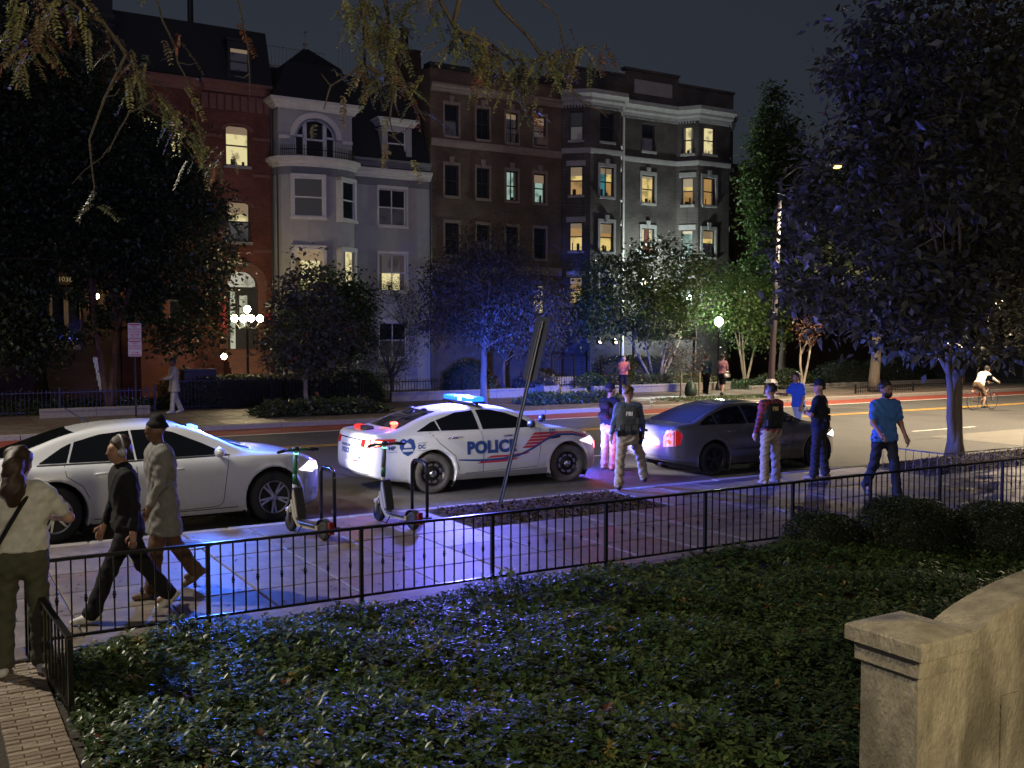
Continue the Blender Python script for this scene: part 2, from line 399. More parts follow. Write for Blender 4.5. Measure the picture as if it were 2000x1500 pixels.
def mulch_bed(name, x0, x1, y0, y1, label, bumps=.09):
    n = 22; V = []; 
    for i in range(n + 1):
        for j in range(9):
            u, v = i / n, j / 8; e = min(1, 6 * min(u, 1 - u, v * .5, (1 - v) * .5))
            V.append((x0 + (x1 - x0) * u, y0 + (y1 - y0) * v, .13 + e * bumps + e * rnd.uniform(-.012, .012)))
    F = [(i * 9 + j, (i + 1) * 9 + j, (i + 1) * 9 + j + 1, i * 9 + j + 1) for i in range(n) for j in range(8)]
    mb = MB(); mb.add(V, F); root = mb.build(name, m_mulch, smooth=True); struct(root)
    def pf():
        u, v = rnd.random(), rnd.random(); e = min(1, 6 * min(u, 1 - u, v * .5, (1 - v) * .5))
        return (x0 + (x1 - x0) * u, y0 + (y1 - y0) * v, .14 + e * bumps + rnd.uniform(0, .025))
    o = link('wood_chips', chips('wood_chips', pf, int(900 * (x1 - x0) * (y1 - y0)), 0, .03, chm), root); o['kind'] = 'stuff'
    return root
mulch_bed('mulch_bed', 6.75, 10.15, 12.13, 13.76, None)
mulch_bed('tree_pit', 17.0, 22.0, 12.2, 13.74, None, .12)
# leaf litter and specks on the pavements
lit = [M('dry_leaf', (.10, .055, .02), .8), M('dry_leaf_dark', (.05, .03, .015), .8)]
gum = MB()
for k in range(420):
    gx_, gy_, gr_ = rnd.uniform(0, 22), rnd.uniform(9.5, 13.7), rnd.uniform(.008, .024); gum.add([(gx_ + gr_ * math.cos(t * 1.05), gy_ + gr_ * math.sin(t * 1.05), .1545) for t in range(6)], [tuple(range(6))])
o = gum.build('gum_spots', M('old_gum', (.035, .03, .028), .8), pav); o['kind'] = 'stuff'
tag(link('leaf_litter', chips('leaf_litter', lambda: (rnd.uniform(0, 22), 9.5 + 4.2 * rnd.random() ** 1.5, .156), 700, 0, .022, lit, flat=.15)), 'small dry leaves scattered on the pavement', 'leaves', kind='stuff')
# tar-sealed cracks, patches and an iron cover in the carriageway
m_tar = M('tar_seal', (.016, .015, .015), .5)
for k in range(16):
    x = rnd.uniform(-2, 34); y_ = rnd.choice((14.9, 17.4, 19.7, 21.6, 22.9, 26.2)) + rnd.uniform(-.5, .5); mb = MB(); px_, py_ = x, y_; a = rnd.choice((0, 0, 1.57)) + rnd.uniform(-.25, .25); n_ = rnd.randint(5, 12)
    P_ = [(px_, py_)]
    for j in range(n_): a2 = a + rnd.gauss(0, .35); px_ += .35 * math.cos(a2); py_ = min(27.6, max(14.3, py_ + .35 * math.sin(a2))); P_.append((px_, py_))
    V = []
    for j, p_ in enumerate(P_):
        q_ = P_[min(j + 1, len(P_) - 1)]; r0 = P_[max(j - 1, 0)]; d_ = Vector((q_[0] - r0[0], q_[1] - r0[1])).normalized(); w_ = rnd.uniform(.012, .028); V += [(p_[0] - d_.y * w_, p_[1] + d_.x * w_, .0045), (p_[0] + d_.y * w_, p_[1] - d_.x * w_, .0045)]
    mb.add(V, [(2 * j, 2 * j + 1, 2 * j + 3, 2 * j + 2) for j in range(len(P_) - 1)]); mb.build('tar_seal', m_tar, road)
m_patch = M('asphalt_patch', (.038, .036, .035), .8, var=.4, scale=16, bump=.5, bscale=110)
for (a_, b_, c_, d_) in ((5.6, 7.4, 14.5, 15.9), (17.8, 21.5, 20.2, 21.6), (26, 31, 25.2, 26.4), (-1, 4, 20.5, 22.0)): sheet('asphalt_patch', a_, b_, c_, d_, .003, m_patch).parent = road
MB().lathe([(.001, .009), (.30, .009), (.34, .006), (.36, .002)], 28, c=(17.9, 18.0, 0)).build('road_cover', M('cover_iron', (.05, .045, .04), .45, .7), road)
# manhole cover and iron drain lid in the near pavement
mh = MB(); mh.lathe([(.001, .165), (.21, .165), (.215, .161), (.25, .161), (.255, .168), (.31, .168), (.315, .14)], 32)
for k in range(6): mh.box((-.17, -.165 + k * .06, .160), (.17, -.14 + k * .06, .171))
o = mh.build('manhole_cover', M('worn_iron', (.16, .13, .10), .38, .8, var=.4, scale=20), loc=(11.66, 10.9, 0)); tag(o, 'round worn iron cover set in the pavement', 'manhole cover')
o = mh.build('manhole_cover', M('worn_iron', ()), loc=(2.95, 13.0, .0)); tag(o, 'round dark iron lid near the kerb beside the scooters', 'manhole cover')

# ------------------------------------------------------------------ railings of the near garden
m_iron = M('black_iron', (.012, .012, .014), .32, .4, var=.3, scale=30)
PK = B((-.0065, -.0065, 0), (.0065, .0065, 1)).mesh('picket', m_iron)
def collar_mesh():
    return MB().lathe([(.007, -.035), (.016, -.024), (.011, -.012), (.021, 0), (.011, .012), (.016, .024), (.007, .035)], 8).mesh('collar', m_iron, True)
COL = collar_mesh()
def railing(label, p0, p1, post_us, z0a, z1a, z0b, z1b, per=13, collar_every=2, group=None, rail_w=.022):
    """p0,p1 ground ends; bottom/top rail heights at both ends"""
    L = math.hypot(p1[0] - p0[0], p1[1] - p0[1]); a = math.atan2(p1[1] - p0[1], p1[0] - p0[0])
    root = thing('iron_fence', label, 'fence', (p0[0], p0[1], 0), a, group)
    zb = lambda u: z0a + (z0b - z0a) * u / L
    zt = lambda u: z1a + (z1b - z1a) * u / L
    for nm, f0, w_, h_ in (('top_rail', zt, rail_w, .013), ('bottom_rail', zb, .014, .012)):
        mb = MB(); mb.add([(0, -w_, f0(0) - h_), (L, -w_, f0(L) - h_), (L, w_, f0(L) - h_), (0, w_, f0(0) - h_), (0, -w_, f0(0) + h_), (L, -w_, f0(L) + h_), (L, w_, f0(L) + h_), (0, w_, f0(0) + h_)],
                          [(0, 3, 2, 1), (4, 5, 6, 7), (0, 1, 5, 4), (1, 2, 6, 5), (2, 3, 7, 6), (3, 0, 4, 7)])
        mb.build(nm, m_iron, root)
    for u in post_us:
        B((u - .018, -.018, .12), (u + .018, .018, zt(u) - .005)).build('post', m_iron, root)
    k = 0
    for i in range(len(post_us) - 1):
        for j in range(1, per):
            u = post_us[i] + (post_us[i + 1] - post_us[i]) * j / per
            p = link('picket', PK, root, (u, 0, zb(u) + .002)); p.scale = (1, 1, zt(u) - zb(u) - .006)
            k += 1
            if collar_every and k % collar_every == 0:
                c = link('collar', COL, root, (u, 0, zb(u) + (zt(u) - zb(u)) * .47))
    return root
railing('black iron railing with picket collars along the pavement edge', (.76, 9.25), (.76 + 1.51 * 14, 9.25), [1.51 * k for k in range(15)], .255, .93, .17, .90, 13, 2)
railing('short black iron railing running from the corner beside the brick path', (.77, 9.14), (.90, 7.66), [.02, 1.485], .22, .80, .16, .69, 12, 3)
# low silver hoop railing round the tree pit
m_galv = M('galvanised', (.30, .30, .32), .4, .8, var=.2, scale=20)
def hoop_fence(label, pts, h=.42):
    root = thing('tree_guard', label, 'fence', (pts[0][0], pts[0][1], .13))
    for (a, b) in zip(pts, pts[1:]):
        d = Vector((b[0] - a[0], b[1] - a[1], 0)); L = d.length; d.normalize(); o = Vector((a[0] - pts[0][0], a[1] - pts[0][1], 0))
        MB().tube([o + Vector((0, 0, h)), o + d * L + Vector((0, 0, h))], .014, 6).build('top_rail', m_galv, root)
        n = int(L / .17)
        for k in range(n + 1):
            p = o + d * (L * k / n)
            MB().tube([p, p + Vector((0, 0, h))], .014 if k in (0, n) else .008, 5).build('post' if k in (0, n) else 'picket', m_galv, root)
    return root
hoop_fence('low grey metal guard around the tree pit of the large leafy tree', [(16.95, 13.72), (16.95, 12.1), (22.1, 12.1), (22.1, 13.72)])

# ------------------------------------------------------------------ stone gate pier with swept wall
m_stone = M('limestone', (.36, .32, .245), .85, var=.34, scale=7, bump=.8, bscale=45, var2=(.17, .15, .11), scale2=2.6, stretch=(1, 1, .62))
pier = thing('stone_pier', 'square limestone gate pier with flat moulded cap and swept wall', 'pier', (4.19, 3.10, .35))
pier.scale = (.812, .812, 1)
B((.075, .075, -.45), (.485, .505, .80), .004).build('shaft', m_stone, pier)
B((.045, .045, .80), (.515, .535, .90), .012).build('neck_moulding', m_stone, pier)
cp = MB(); cp.bbox((0, 0, .90), (.56, .58, .985), .012); cp.add([(.012, .012, .985), (.548, .012, .985), (.548, .568, .985), (.012, .568, .985), (.28, .29, 1.02)], [(0, 1, 4), (1, 2, 4), (2, 3, 4), (3, 0, 4)])
cp.build('cap', m_stone, pier)
prof = [(.50, -.45), (2.9, -.45), (2.9, 1.14)]
for k in range(15):
    prof.append((.52 + 2.0 * (1 - k / 14), .78 + .36 * math.sqrt(max(0, 1 - (k / 14) ** 2))))
prof.append((.50, .80))
MB().prism(prof, 'y', .13, .45).build('swept_wall', m_stone, pier)
MB().prism([(1.0, -.3), (2.2, -.3), (2.2, .55), (1.0, .55)], 'y', .118, .16).build('panel', m_stone, pier)

# ------------------------------------------------------------------ buildings across the street
m_brk_red = brick_mat('red_brick', (.165, .058, .042), (.12, .042, .032), (.09, .045, .035))
m_brk_brown = brick_mat('brown_brick', (.135, .098, .068), (.105, .075, .052), (.08, .062, .048))
m_brk_dark = brick_mat('grey_brick', (.085, .075, .07), (.065, .057, .055), (.045, .04, .038), stain=.4)
m_brk_b0 = brick_mat('dark_brick', (.07, .04, .03), (.05, .03, .022), (.04, .028, .02))
m_stucco = M('white_painted_brick', (.34, .335, .32), .8, var=.1, scale=2, bump=.2, bscale=18)
m_stucco_g = M('grey_painted_brick', (.16, .165, .17), .8, var=.12, scale=2, bump=.2, bscale=18)
m_trim = M('cream_trim', (.55, .53, .48), .6, var=.1, scale=4)
m_trim_b = M('brownstone_trim', (.21, .165, .13), .8, var=.2, scale=4)
m_trim_g = M('grey_stone_trim', (.26, .255, .25), .8, var=.18, scale=4)
m_trim_r = M('sandstone_red', (.165, .075, .055), .8, var=.2, scale=5)
m_slate = M('slate_roof', (.008, .009, .012), .65, var=.3, scale=5, bump=.4, bscale=14)
m_frame_w = M('white_window_frame', (.60, .60, .57), .5)
m_frame_d = M('dark_window_frame', (.03, .03, .032), .5)
m_glass = M('dark_glass', (.012, .014, .02), .06, 0, spec=.8)
def glow(name, c, s, scale=2.2, blind=None):
    """lit room behind glass: uneven brightness, darker furniture shapes low down"""
    if name in MATS: return MATS[name]
    m = bpy.data.materials.new(name); m.use_nodes = True; MATS[name] = m
    n = m.node_tree; b = n.nodes['Principled BSDF']; b.inputs['Base Color'].default_value = (.02, .02, .02, 1); b.inputs['Roughness'].default_value = .1
    tc = n.nodes.new('ShaderNodeTexCoord'); nz = n.nodes.new('ShaderNodeTexNoise'); nz.inputs['Scale'].default_value = scale; nz.inputs['Detail'].default_value = 3
    n.links.new(tc.outputs['Object'], nz.inputs['Vector'])
    rp = n.nodes.new('ShaderNodeValToRGB'); rp.color_ramp.interpolation = 'EASE'
    e = rp.color_ramp.elements; e[0].position = .34; e[0].color = (*[x * .45 for x in c], 1); e[1].position = .52; e[1].color = (*c, 1)
    n.links.new(nz.outputs['Fac'], rp.inputs['Fac']); n.links.new(rp.outputs['Color'], b.inputs['Emission Color']); b.inputs['Emission Strength'].default_value = s
    return m
G_warm = glow('lit_room_warm', (1., .74, .26), .72); G_tan = glow('lit_blind_tan', (1., .58, .2), .36, 1.0)
G_cool = glow('lit_room_cool', (.62, .95, .80), .42); G_pale = glow('lit_room_pale', (1., .86, .44), .75); G_teal = glow('lit_curtain_teal', (.08, .42, .5), .4)
G_dim = glow('dim_room', (.4, .36, .5), .05); G_blind = glow('dim_blind', (.55, .5, .52), .10, 1.0); G_red = glow('lit_red_drape', (.9, .16, .08), .22, 6)

class Fr:
    """a stretch of facade: u along, v up, d outwards"""
    def __init__(s, a, b):
        s.a = Vector((a[0], a[1], 0)); d = Vector((b[0] - a[0], b[1] - a[1], 0)); s.L = d.length; s.t = d.normalized(); s.n = Vector((s.t.y, -s.t.x, 0))
    def P(s, u, v, d=0.): return s.a + s.t * u + s.n * d + Vector((0, 0, v))
def fbox(mb, fr, u0, u1, v0, v1, d0, d1):
    p = [fr.P(u, v, d) for v in (v0, v1) for (u, d) in ((u0, d1), (u1, d1), (u1, d0), (u0, d0))]
    return mb.add(p, [(0, 3, 2, 1), (4, 5, 6, 7), (0, 1, 5, 4), (1, 2, 6, 5), (2, 3, 7, 6), (3, 0, 4, 7)])
def fwall(mb, fr, z0, z1, holes, reveal=.2):
    us = sorted({0., fr.L} | {h[0] for h in holes} | {h[1] for h in holes}); vs_ = sorted({z0, z1} | {h[2] for h in holes} | {h[3] for h in holes})
    for i in range(len(us) - 1):
        for j in range(len(vs_) - 1):
            a, b, c, d = us[i], us[i + 1], vs_[j], vs_[j + 1]
            if any(h[0] < (a + b) / 2 < h[1] and h[2] < (c + d) / 2 < h[3] for h in holes): continue
            mb.add([fr.P(a, c), fr.P(b, c), fr.P(b, d), fr.P(a, d)], [(0, 1, 2, 3)])
    for h in holes:
        q = [(h[0], h[2]), (h[1], h[2]), (h[1], h[3]), (h[0], h[3])]
        for k in range(4):
            a, b = q[k], q[(k + 1) % 4]
            mb.add([fr.P(*a), fr.P(*b), fr.P(*b, -reveal), fr.P(*a, -reveal)], [(3, 2, 1, 0)])
def sweep(mb, plan, prof, flip=False):
    """run a moulding profile (outward, height) along a plan polyline, mitred"""
    n = len(plan); offs = []
    for i in range(n):
        def nn(a, b):
            d = Vector((b[0] - a[0], b[1] - a[1])); d.normalize(); return Vector((d.y, -d.x))
        n1 = nn(plan[i - 1], plan[i]) if i > 0 else nn(plan[0], plan[1]); n2 = nn(plan[i], plan[i + 1]) if i < n - 1 else n1
        mid = (n1 + n2).normalized(); offs.append(mid / max(.35, mid.dot(n1)))
    k = len(prof); vs_ = [(plan[i][0] + offs[i].x * d, plan[i][1] + offs[i].y * d, z) for i in range(n) for d, z in prof]
    fs = [(i * k + j, (i + 1) * k + j, (i + 1) * k + j + 1, i * k + j + 1) for i in range(n - 1) for j in range(k - 1)]
    fs += [tuple(range(k - 1, -1, -1)), tuple(range((n - 1) * k, n * k))]
    return mb.add(vs_, fs)
CORN = lambda z, h, d: [(0, z), (.25 * d, z), (.3 * d, z + .18 * h), (.5 * d, z + .32 * h), (.55 * d, z + .5 * h), (.85 * d, z + .66 * h), (d, z + .72 * h), (d, z + h), (0, z + h + .02)]

def window(b, fr, u0, u1, v0, v1, glass=m_glass, glass2=None, fm=m_frame_d, trim=None, sill=True, mull=0, head='flat', rev=.2, label=None, tw=.14, key=False):
    t = .055; mb = MB()
    fbox(mb, fr, u0, u0 + t, v0, v1, -rev + .02, -rev + .1); fbox(mb, fr, u1 - t, u1, v0, v1, -rev + .02, -rev + .1)
    fbox(mb, fr, u0 + t, u1 - t, v0, v0 + t, -rev + .02, -rev + .1); fbox(mb, fr, u0 + t, u1 - t, v1 - t, v1, -rev + .02, -rev + .1)
    vm = (v0 + v1) / 2
    fbox(mb, fr, u0 + t, u1 - t, vm - .03, vm + .03, -rev + .025, -rev + .095)
    for k in range(mull):
        uu = u0 + (u1 - u0) * (k + 1) / (mull + 1); fbox(mb, fr, uu - .025, uu + .025, v0 + t, v1 - t, -rev + .03, -rev + .09)
    wd = mb.build('window', fm, b)
    if label: wd['label'] = label
    for (c, d, g, dd) in ((vm + .03, v1 - t, glass, -rev + .06), (v0 + t, vm - .03, glass2 or glass, -rev + .04)):
        us = [u0 + t] + [u0 + (u1 - u0) * (k + 1) / (mull + 1) for k in range(mull)] + [u1 - t]
        for k in range(len(us) - 1):
            gg = g[k % len(g)] if isinstance(g, (list, tuple)) else g
            MB().add([fr.P(us[k], c, dd), fr.P(us[k + 1], c, dd), fr.P(us[k + 1], d, dd), fr.P(us[k], d, dd)], [(0, 1, 2, 3)]).build('pane', gg, wd)
    lit_ = isinstance(glass, (list, tuple)) or glass.name.startswith(('lit', 'dim'))
    if lit_ and rnd.random() < .8:   # curtains, part-drawn blinds and things on the inner sill
        k_ = rnd.random(); d_ = -rev + .062; wd_ = u1 - u0
        cm = M('curtain_' + rnd.choice(('linen', 'grey')), (.30, .24, .16), .9)
        if k_ < .4: 
            for a_, c_ in ((u0 + t, u0 + t + wd_ * rnd.uniform(.08, .2)), (u1 - t - wd_ * rnd.uniform(.06, .2), u1 - t)): fbox(MB(), fr, a_, c_, v0 + t, v1 - t, d_ + .0, d_ + .012).build('curtain', cm, wd)
        if k_ > .3: fbox(MB(), fr, u0 + t, u1 - t, v1 - t - (v1 - v0) * rnd.uniform(.08, .34), v1 - t - .002, d_ + .014, d_ + .022).build('blind', M('blind_cloth', (.32, .27, .2), .9, emit=.16, ecol=(1, .72, .4)), wd)
        for j_ in range(rnd.randint(1, 3)):
            a_ = rnd.uniform(u0 + t + .05, u1 - t - .2); fbox(MB(), fr, a_, a_ + rnd.uniform(.06, .2), v0 + t + .001 * j_, v0 + t + rnd.uniform(.1, .4), d_ - .012 - .002 * j_, d_ - .004).build('sill_object', M('indoor_object', (.05, .04, .035), .8), wd)
    if sill and trim:
        fbox(MB(), fr, u0 - .08, u1 + .08, v0 - .13, v0 - .003, -.05, .1).build('sill', trim, wd)
    if trim:
        if head == 'surround':
            m2 = MB()
            fbox(m2, fr, u0 - tw, u0 - .002, v0, v1 + .002, -.02, .05); fbox(m2, fr, u1 + .002, u1 + tw, v0, v1 + .002, -.02, .05); fbox(m2, fr, u0 - tw, u1 + tw, v1 + .003, v1 + tw + .06, -.02, .06)
            m2.build('surround', trim, wd)
        elif head == 'lintel':
            fbox(MB(), fr, u0 - .16, u1 + .16, v1 + .003, v1 + .28, -.02, .05).build('lintel', trim, wd)
        if key:
            um = (u0 + u1) / 2
            MB().add([fr.P(um - .09, v1 + .01, .09), fr.P(um + .09, v1 + .01, .09), fr.P(um + .14, v1 + .42, .09), fr.P(um - .14, v1 + .42, .09), fr.P(um - .09, v1 + .01, 0), fr.P(um + .09, v1 + .01, 0), fr.P(um + .14, v1 + .42, 0), fr.P(um - .14, v1 + .42, 0)],
                     [(0, 1, 2, 3), (4, 7, 6, 5), (0, 4, 5, 1), (1, 5, 6, 2), (2, 6, 7, 3), (3, 7, 4, 0)]).build('keystone', trim, wd)
    return wd
def arch_fill(mb, fr, u0, u1, vs_, v1, d0=0., n=10):
    """spandrels between a rectangular opening u0..u1 x ..v1 and an arch springing at vs_"""
    um = (u0 + u1) / 2; r = (u1 - u0) / 2; h = v1 - vs_
    A = [(um - r * math.cos(math.pi * k / n), vs_ + h * math.sin(math.pi * k / n)) for k in range(n + 1)]
    for k in range(n):
        a, b = A[k], A[k + 1]
        mb.add([fr.P(a[0], a[1], d0), fr.P(b[0], b[1], d0), fr.P(b[0], v1 + .001, d0), fr.P(a[0], v1 + .001, d0)], [(0, 1, 2, 3)])
        mb.add([fr.P(a[0], a[1], d0), fr.P(b[0], b[1], d0), fr.P(b[0], b[1], d0 - .22), fr.P(a[0], a[1], d0 - .22)], [(0, 3, 2, 1)])
def arch_band(mb, fr, um, vs_, r0, r1, d, n=14, h=1.0):
    for k in range(n):
        a, b = math.pi * k / n, math.pi * (k + 1) / n
        q = [(um - r * math.cos(t), vs_ + h * r * math.sin(t)) for r, t in ((r0, a), (r0, b), (r1, b), (r1, a))]
        mb.add([fr.P(*p, d) for p in q] + [fr.P(*p, -.02) for p in q], [(0, 1, 2, 3), (3, 2, 6, 7), (1, 0, 4, 5), (0, 3, 7, 4), (2, 1, 5, 6)])
def core(b, x0, x1, y0, y1, z1, m, name='wall'): return B((x0, y0, .0), (x1, y1, z1)).build(name, m, b)
FY = 44.0

# --- grey apartment house with two bays
b = thing('apartment_building', 'dark grey brick apartment block with two canted bays and stepped parapet', 'building', (0, 0, 0))
planL = [(29.36, 44), (30.5, 43), (32.45, 43), (33.25, 44), (37.12, 44), (37.88, 43), (40.2, 43), (41.0, 44), (41.4, 44)]
segs = [Fr(planL[i], planL[i + 1]) for i in range(len(planL) - 1)]
rows = [(12.95, 14.45), (10.1, 11.62), (7.2, 8.7), (4.4, 5.85)]
wspec = {0: [(.42, 1.12)], 1: [(.62, 1.5)], 2: [(.25, .95)], 4: [(.33, .98)], 5: [(.34, 1.26)], 6: [(.2, .9)], 3: [(1.42, 2.32)]}
lits = {(0, 0): (m_glass, G_blind), (0, 1): (G_warm, G_tan), (0, 2): (G_tan, G_warm), (0, 3): (G_tan, G_warm),
        (1, 0): (m_glass, m_glass), (1, 1): ([G_teal, G_warm], [G_teal, G_tan]), (1, 2): (G_tan, G_warm), (1, 3): (m_glass, m_glass),
        (3, 0): (m_glass, G_dim), (3, 1): (G_warm, G_warm), (3, 2): ([G_pale, G_red, G_pale], G_red), (3, 3): (G_cool, G_cool),
        (4, 0): (G_pale, G_pale), (4, 1): (G_warm, G_tan), (4, 2): (G_cool, G_cool), (4, 3): (G_cool, G_cool),
        (5, 0): (G_pale, G_pale), (5, 1): (G_tan, G_tan), (5, 2): (G_warm, G_dim), (5, 3): (G_dim, G_dim)}
mb = MB()
for i, fr in enumerate(segs):
    holes = [(a, c, r0, r1) for (a, c) in wspec.get(i, []) for (r0, r1) in rows]
    fwall(mb, fr, 0, 15.0, holes)
for (x0, x1, z1) in ((29.36, 33.5, 16.78), (33.5, 37.25, 17.2), (37.25, 41.4, 16.78)):
    mb.add([(x0, 44, 15.0), (x1, 44, 15.0), (x1, 44, z1), (x0, 44, z1)], [(0, 1, 2, 3)])
mb.build('wall', m_brk_dark, b)
for (x0, x1, z1) in ((29.36, 33.44, 16.78), (33.5, 37.25, 17.2), (37.31, 41.4, 16.78)): B((x0 - .06, 43.93, z1), (x1 + .06, 44.35, z1 + .14)).build('coping', m_brk_dark, b)
B((34.1, 43.95, 16.0), (36.75, 44.02, 16.75)).build('parapet_panel', m_trim_g, b)
core(b, 29.36, 41.4, 44.35, 56, 16.7, m_brk_dark, 'building_core')
cap_ = MB(); cap_.add([(*p, 14.99) for p in planL[:4]], [(0, 1, 2, 3)]); cap_.add([(*p, 15.0) for p in planL[4:8]], [(0, 1, 2, 3)]); cap_.build('bay_roof', m_slate, b)
sweep(MB(), planL, CORN(14.75, .75, .42)).build('cornice', m_trim_g, b)
mb = MB()
for i, fr in enumerate(segs):
    for k in range(int(fr.L / .16)): fbox(mb, fr, k * .16 + .03, k * .16 + .11, 14.62, 14.75, 0, .1)
mb.build('dentils', m_trim_g, b)['kind'] = 'stuff'
for z in (12.28,): sweep(MB(), planL, [(0, z), (.06, z), (.09, z + .2), (.09, z + .26), (0, z + .28)]).build('string_course', m_trim_g, b)
mb = MB(); fbox(mb, segs[3], 0.0, .22, 0, 14.7, 0, .06); mb.build('pilaster', m_trim_g, b)
mb = MB(); mb.tube([(33.3, 43.87, 14.6), (33.3, 43.87, .5)], .06, 8); mb.build('downpipe', m_trim, b)
for i, fr in enumerate(segs):
    for (a, c) in wspec.get(i, []):
        for k, (r0, r1) in enumerate(rows):
            g = lits.get((i, k), (m_glass, m_glass))
            window(b, fr, a, c, r0, r1, g[0], g[1], m_frame_d, m_trim_g, True, 1 if (i, k) == (1, 1) else (2 if (i, k) == (3, 2) else 0), ('surround' if i in (1, 3, 5) else 'lintel') if k else 'flat', key=(i in (1, 3, 5) and k > 0))
brd = B((30.2, 38.9, 2.55), (34.2, 39.0, 3.1)).build('entrance_board', M('dark_board', (.02, .02, .022), .6), b)
text_obj('H  PL', .34, M('pale_letters', (.5, .48, .42), .6), brd, Matrix.Translation((32.8, 38.893, 2.83)) @ Matrix.Rotation(R(90), 4, 'X'), .006)
for x in (30.25, 32.3, 34.12): B((x - .05, 38.92, 0), (x + .05, 38.99, 2.55)).build('entrance_post', m_iron, b)

# --- brown apartment house
b = thing('apartment_building', 'brown brick flat-fronted apartment block with stone bands and keystones', 'building')
fr = Fr((21.72, 44), (29.34, 44)); X0 = 21.72
cols = [(22.49, 23.25), (24.26, 24.99), (25.97, 26.67), (27.64, 28.37)]; rows = [(12.55, 14.05), (9.63, 11.12), (6.75, 8.3), (3.9, 5.4)]
holes = [(a - X0, c - X0, r0, r1) for a, c in cols for r0, r1 in rows]
mb = MB(); fwall(mb, fr, 0, 15.85, holes); mb.box((21.74, 44.3, 0), (29.32, 56, 15.7)); mb.box((21.74, 44.001, 15.85), (29.3, 44.4, 15.86)); mb.build('wall', m_brk_brown, b)
MB().add([(21.721, 44, 10), (21.721, 56, 10), (21.721, 56, 15.85), (21.721, 44, 15.85)], [(0, 3, 2, 1)]).build('side_wall', m_brk_brown, b)
B((21.62, 43.82, 15.75), (29.33, 44.5, 15.95)).build('coping', m_slate, b)
sweep(MB(), [(21.74, 44), (29.33, 44)], CORN(14.62, .4, .2)).build('cornice', m_trim_b, b)
sweep(MB(), [(21.74, 44), (29.33, 44)], [(0, 12.0), (.05, 12.0), (.12, 12.25), (.12, 12.36), (0, 12.38)]).build('string_course', m_trim_b, b)
sweep(MB(), [(21.74, 44), (29.33, 44)], [(0, 5.9), (.07, 5.9), (.12, 6.15), (.12, 6.3), (0, 6.32)]).build('string_course', m_trim_b, b)
gl = {(2, 1): (G_cool, G_cool), (3, 1): (G_cool, G_cool), (2, 0): (G_dim, G_dim), (3, 0): (G_blind, G_blind), (3, 3): (G_pale, G_pale)}
for i, (a, c) in enumerate(cols):
    for k, (r0, r1) in enumerate(rows):
        g = gl.get((i, k), (m_glass, m_glass if (i + k) % 3 else G_dim))
        window(b, fr, a - X0, c - X0, r0, r1, g[0], g[1], m_frame_d, m_trim_b, True, 1 if i in (1, 2) else 0, 'surround', tw=.1, key=k < 2)
for i in (1, 2, 3):   # juliet rails / air conditioner under upper windows
    a, c = cols[i]; mb = MB()
    for k in range(8): mb.box((a + (c - a) * k / 7 - .008, 43.9, 12.55), (a + (c - a) * k / 7 + .008, 43.915, 12.95))
    mb.box((a - .02, 43.89, 12.94), (c + .02, 43.92, 12.97)); mb.build('window_guard', m_iron, b)
B((27.7, 43.75, 12.58), (28.3, 44.05, 12.95), .02).build('air_conditioner', m_trim_b, b)

# --- pale rounded-bay house
b = thing('town_house', 'pale painted town house with rounded bay, arched attic window and slate turret', 'building')
bay = []
for k in range(9):
    t = R(180 - 180 * k / 8); bay.append((15.72 + 1.85 * math.cos(t), 43.55 - 1.0 * math.sin(t)))
bay = [(13.88, 44), (13.88, 43.55)] + bay[1:-1] + [(17.57, 43.55), (17.57, 44)]
mb = MB(); upper = MB()
bsegs = [Fr(bay[i], bay[i + 1]) for i in range(len(bay) - 1)]
# main windows sit in flat faces: front-left pair and a right one
cut = {}
for i, f_ in enumerate(bsegs): fwall(mb, f_, 0, 10.25, [])
plan_main = [(17.57, 44), (21.70, 44)]; frm = Fr(*plan_main); U = lambda x: x - 17.57
holes = [(U(19.0), U(20.42), 8.0, 9.72), (U(19.0), U(20.42), 4.9, 6.65), (U(19.0), U(20.42), 1.7, 3.4)]
fwall(mb, frm, 0, 10.3, holes); mb.build('wall', m_stucco, b)
core(b, 13.9, 21.7, 44.3, 55, 10.9, m_stucco_g, 'building_core')
for (z0, z1, g) in ((8.0, 9.72, m_glass), (4.9, 6.65, G_pale), (1.7, 3.4, m_glass)):
    window(b, frm, U(19.0), U(20.42), z0, z1, m_glass if g is m_glass else G_blind, G_dim if g is m_glass else g, m_frame_w, m_trim, True, 1, 'surround', tw=.09)
for (p, q) in (((14.38, 42.60), (15.64, 42.33)), ((16.60, 42.47), (17.36, 42.95))):   # tall sash windows standing proud of the round wall
    f_ = Fr(p, q)
    for (z0, z1, g) in ((8.0, 9.7, (m_glass, m_glass)), (4.7, 6.6, (G_pale, G_pale)), (1.6, 3.3, (m_glass, m_glass))):
        mbx = MB(); fbox(mbx, f_, -.12, f_.L + .12, z0 - .14, z1 + .2, -.4, -.08)
        wd = window(b, f_, 0, f_.L, z0, z1, g[0], g[1], m_frame_w, None, False, 0, rev=.12)
        m2 = MB(); fbox(m2, f_, -.13, -.001, z0 - .05, z1 + .14, -.35, .03); fbox(m2, f_, f_.L + .001, f_.L + .13, z0 - .05, z1 + .14, -.35, .03); fbox(m2, f_, -.13, f_.L + .13, z1 + .002, z1 + .15, -.35, .05); fbox(m2, f_, -.15, f_.L + .15, z0 - .14, z0 - .002, -.35, .1)
        fbox(m2, f_, -.1, f_.L + .1, z0, z1, -.4, -.125)
        m2.build('surround', m_trim, wd)
sweep(MB(), bay + [(21.70, 44)], [(0, 9.85), (.03, 9.86), (.03, 10.2), (0, 10.21)]).build('frieze', m_stucco_g, b)
sweep(MB(), bay + [(21.70, 44)], CORN(10.2, .42, .3)).build('cornice', m_trim, b)
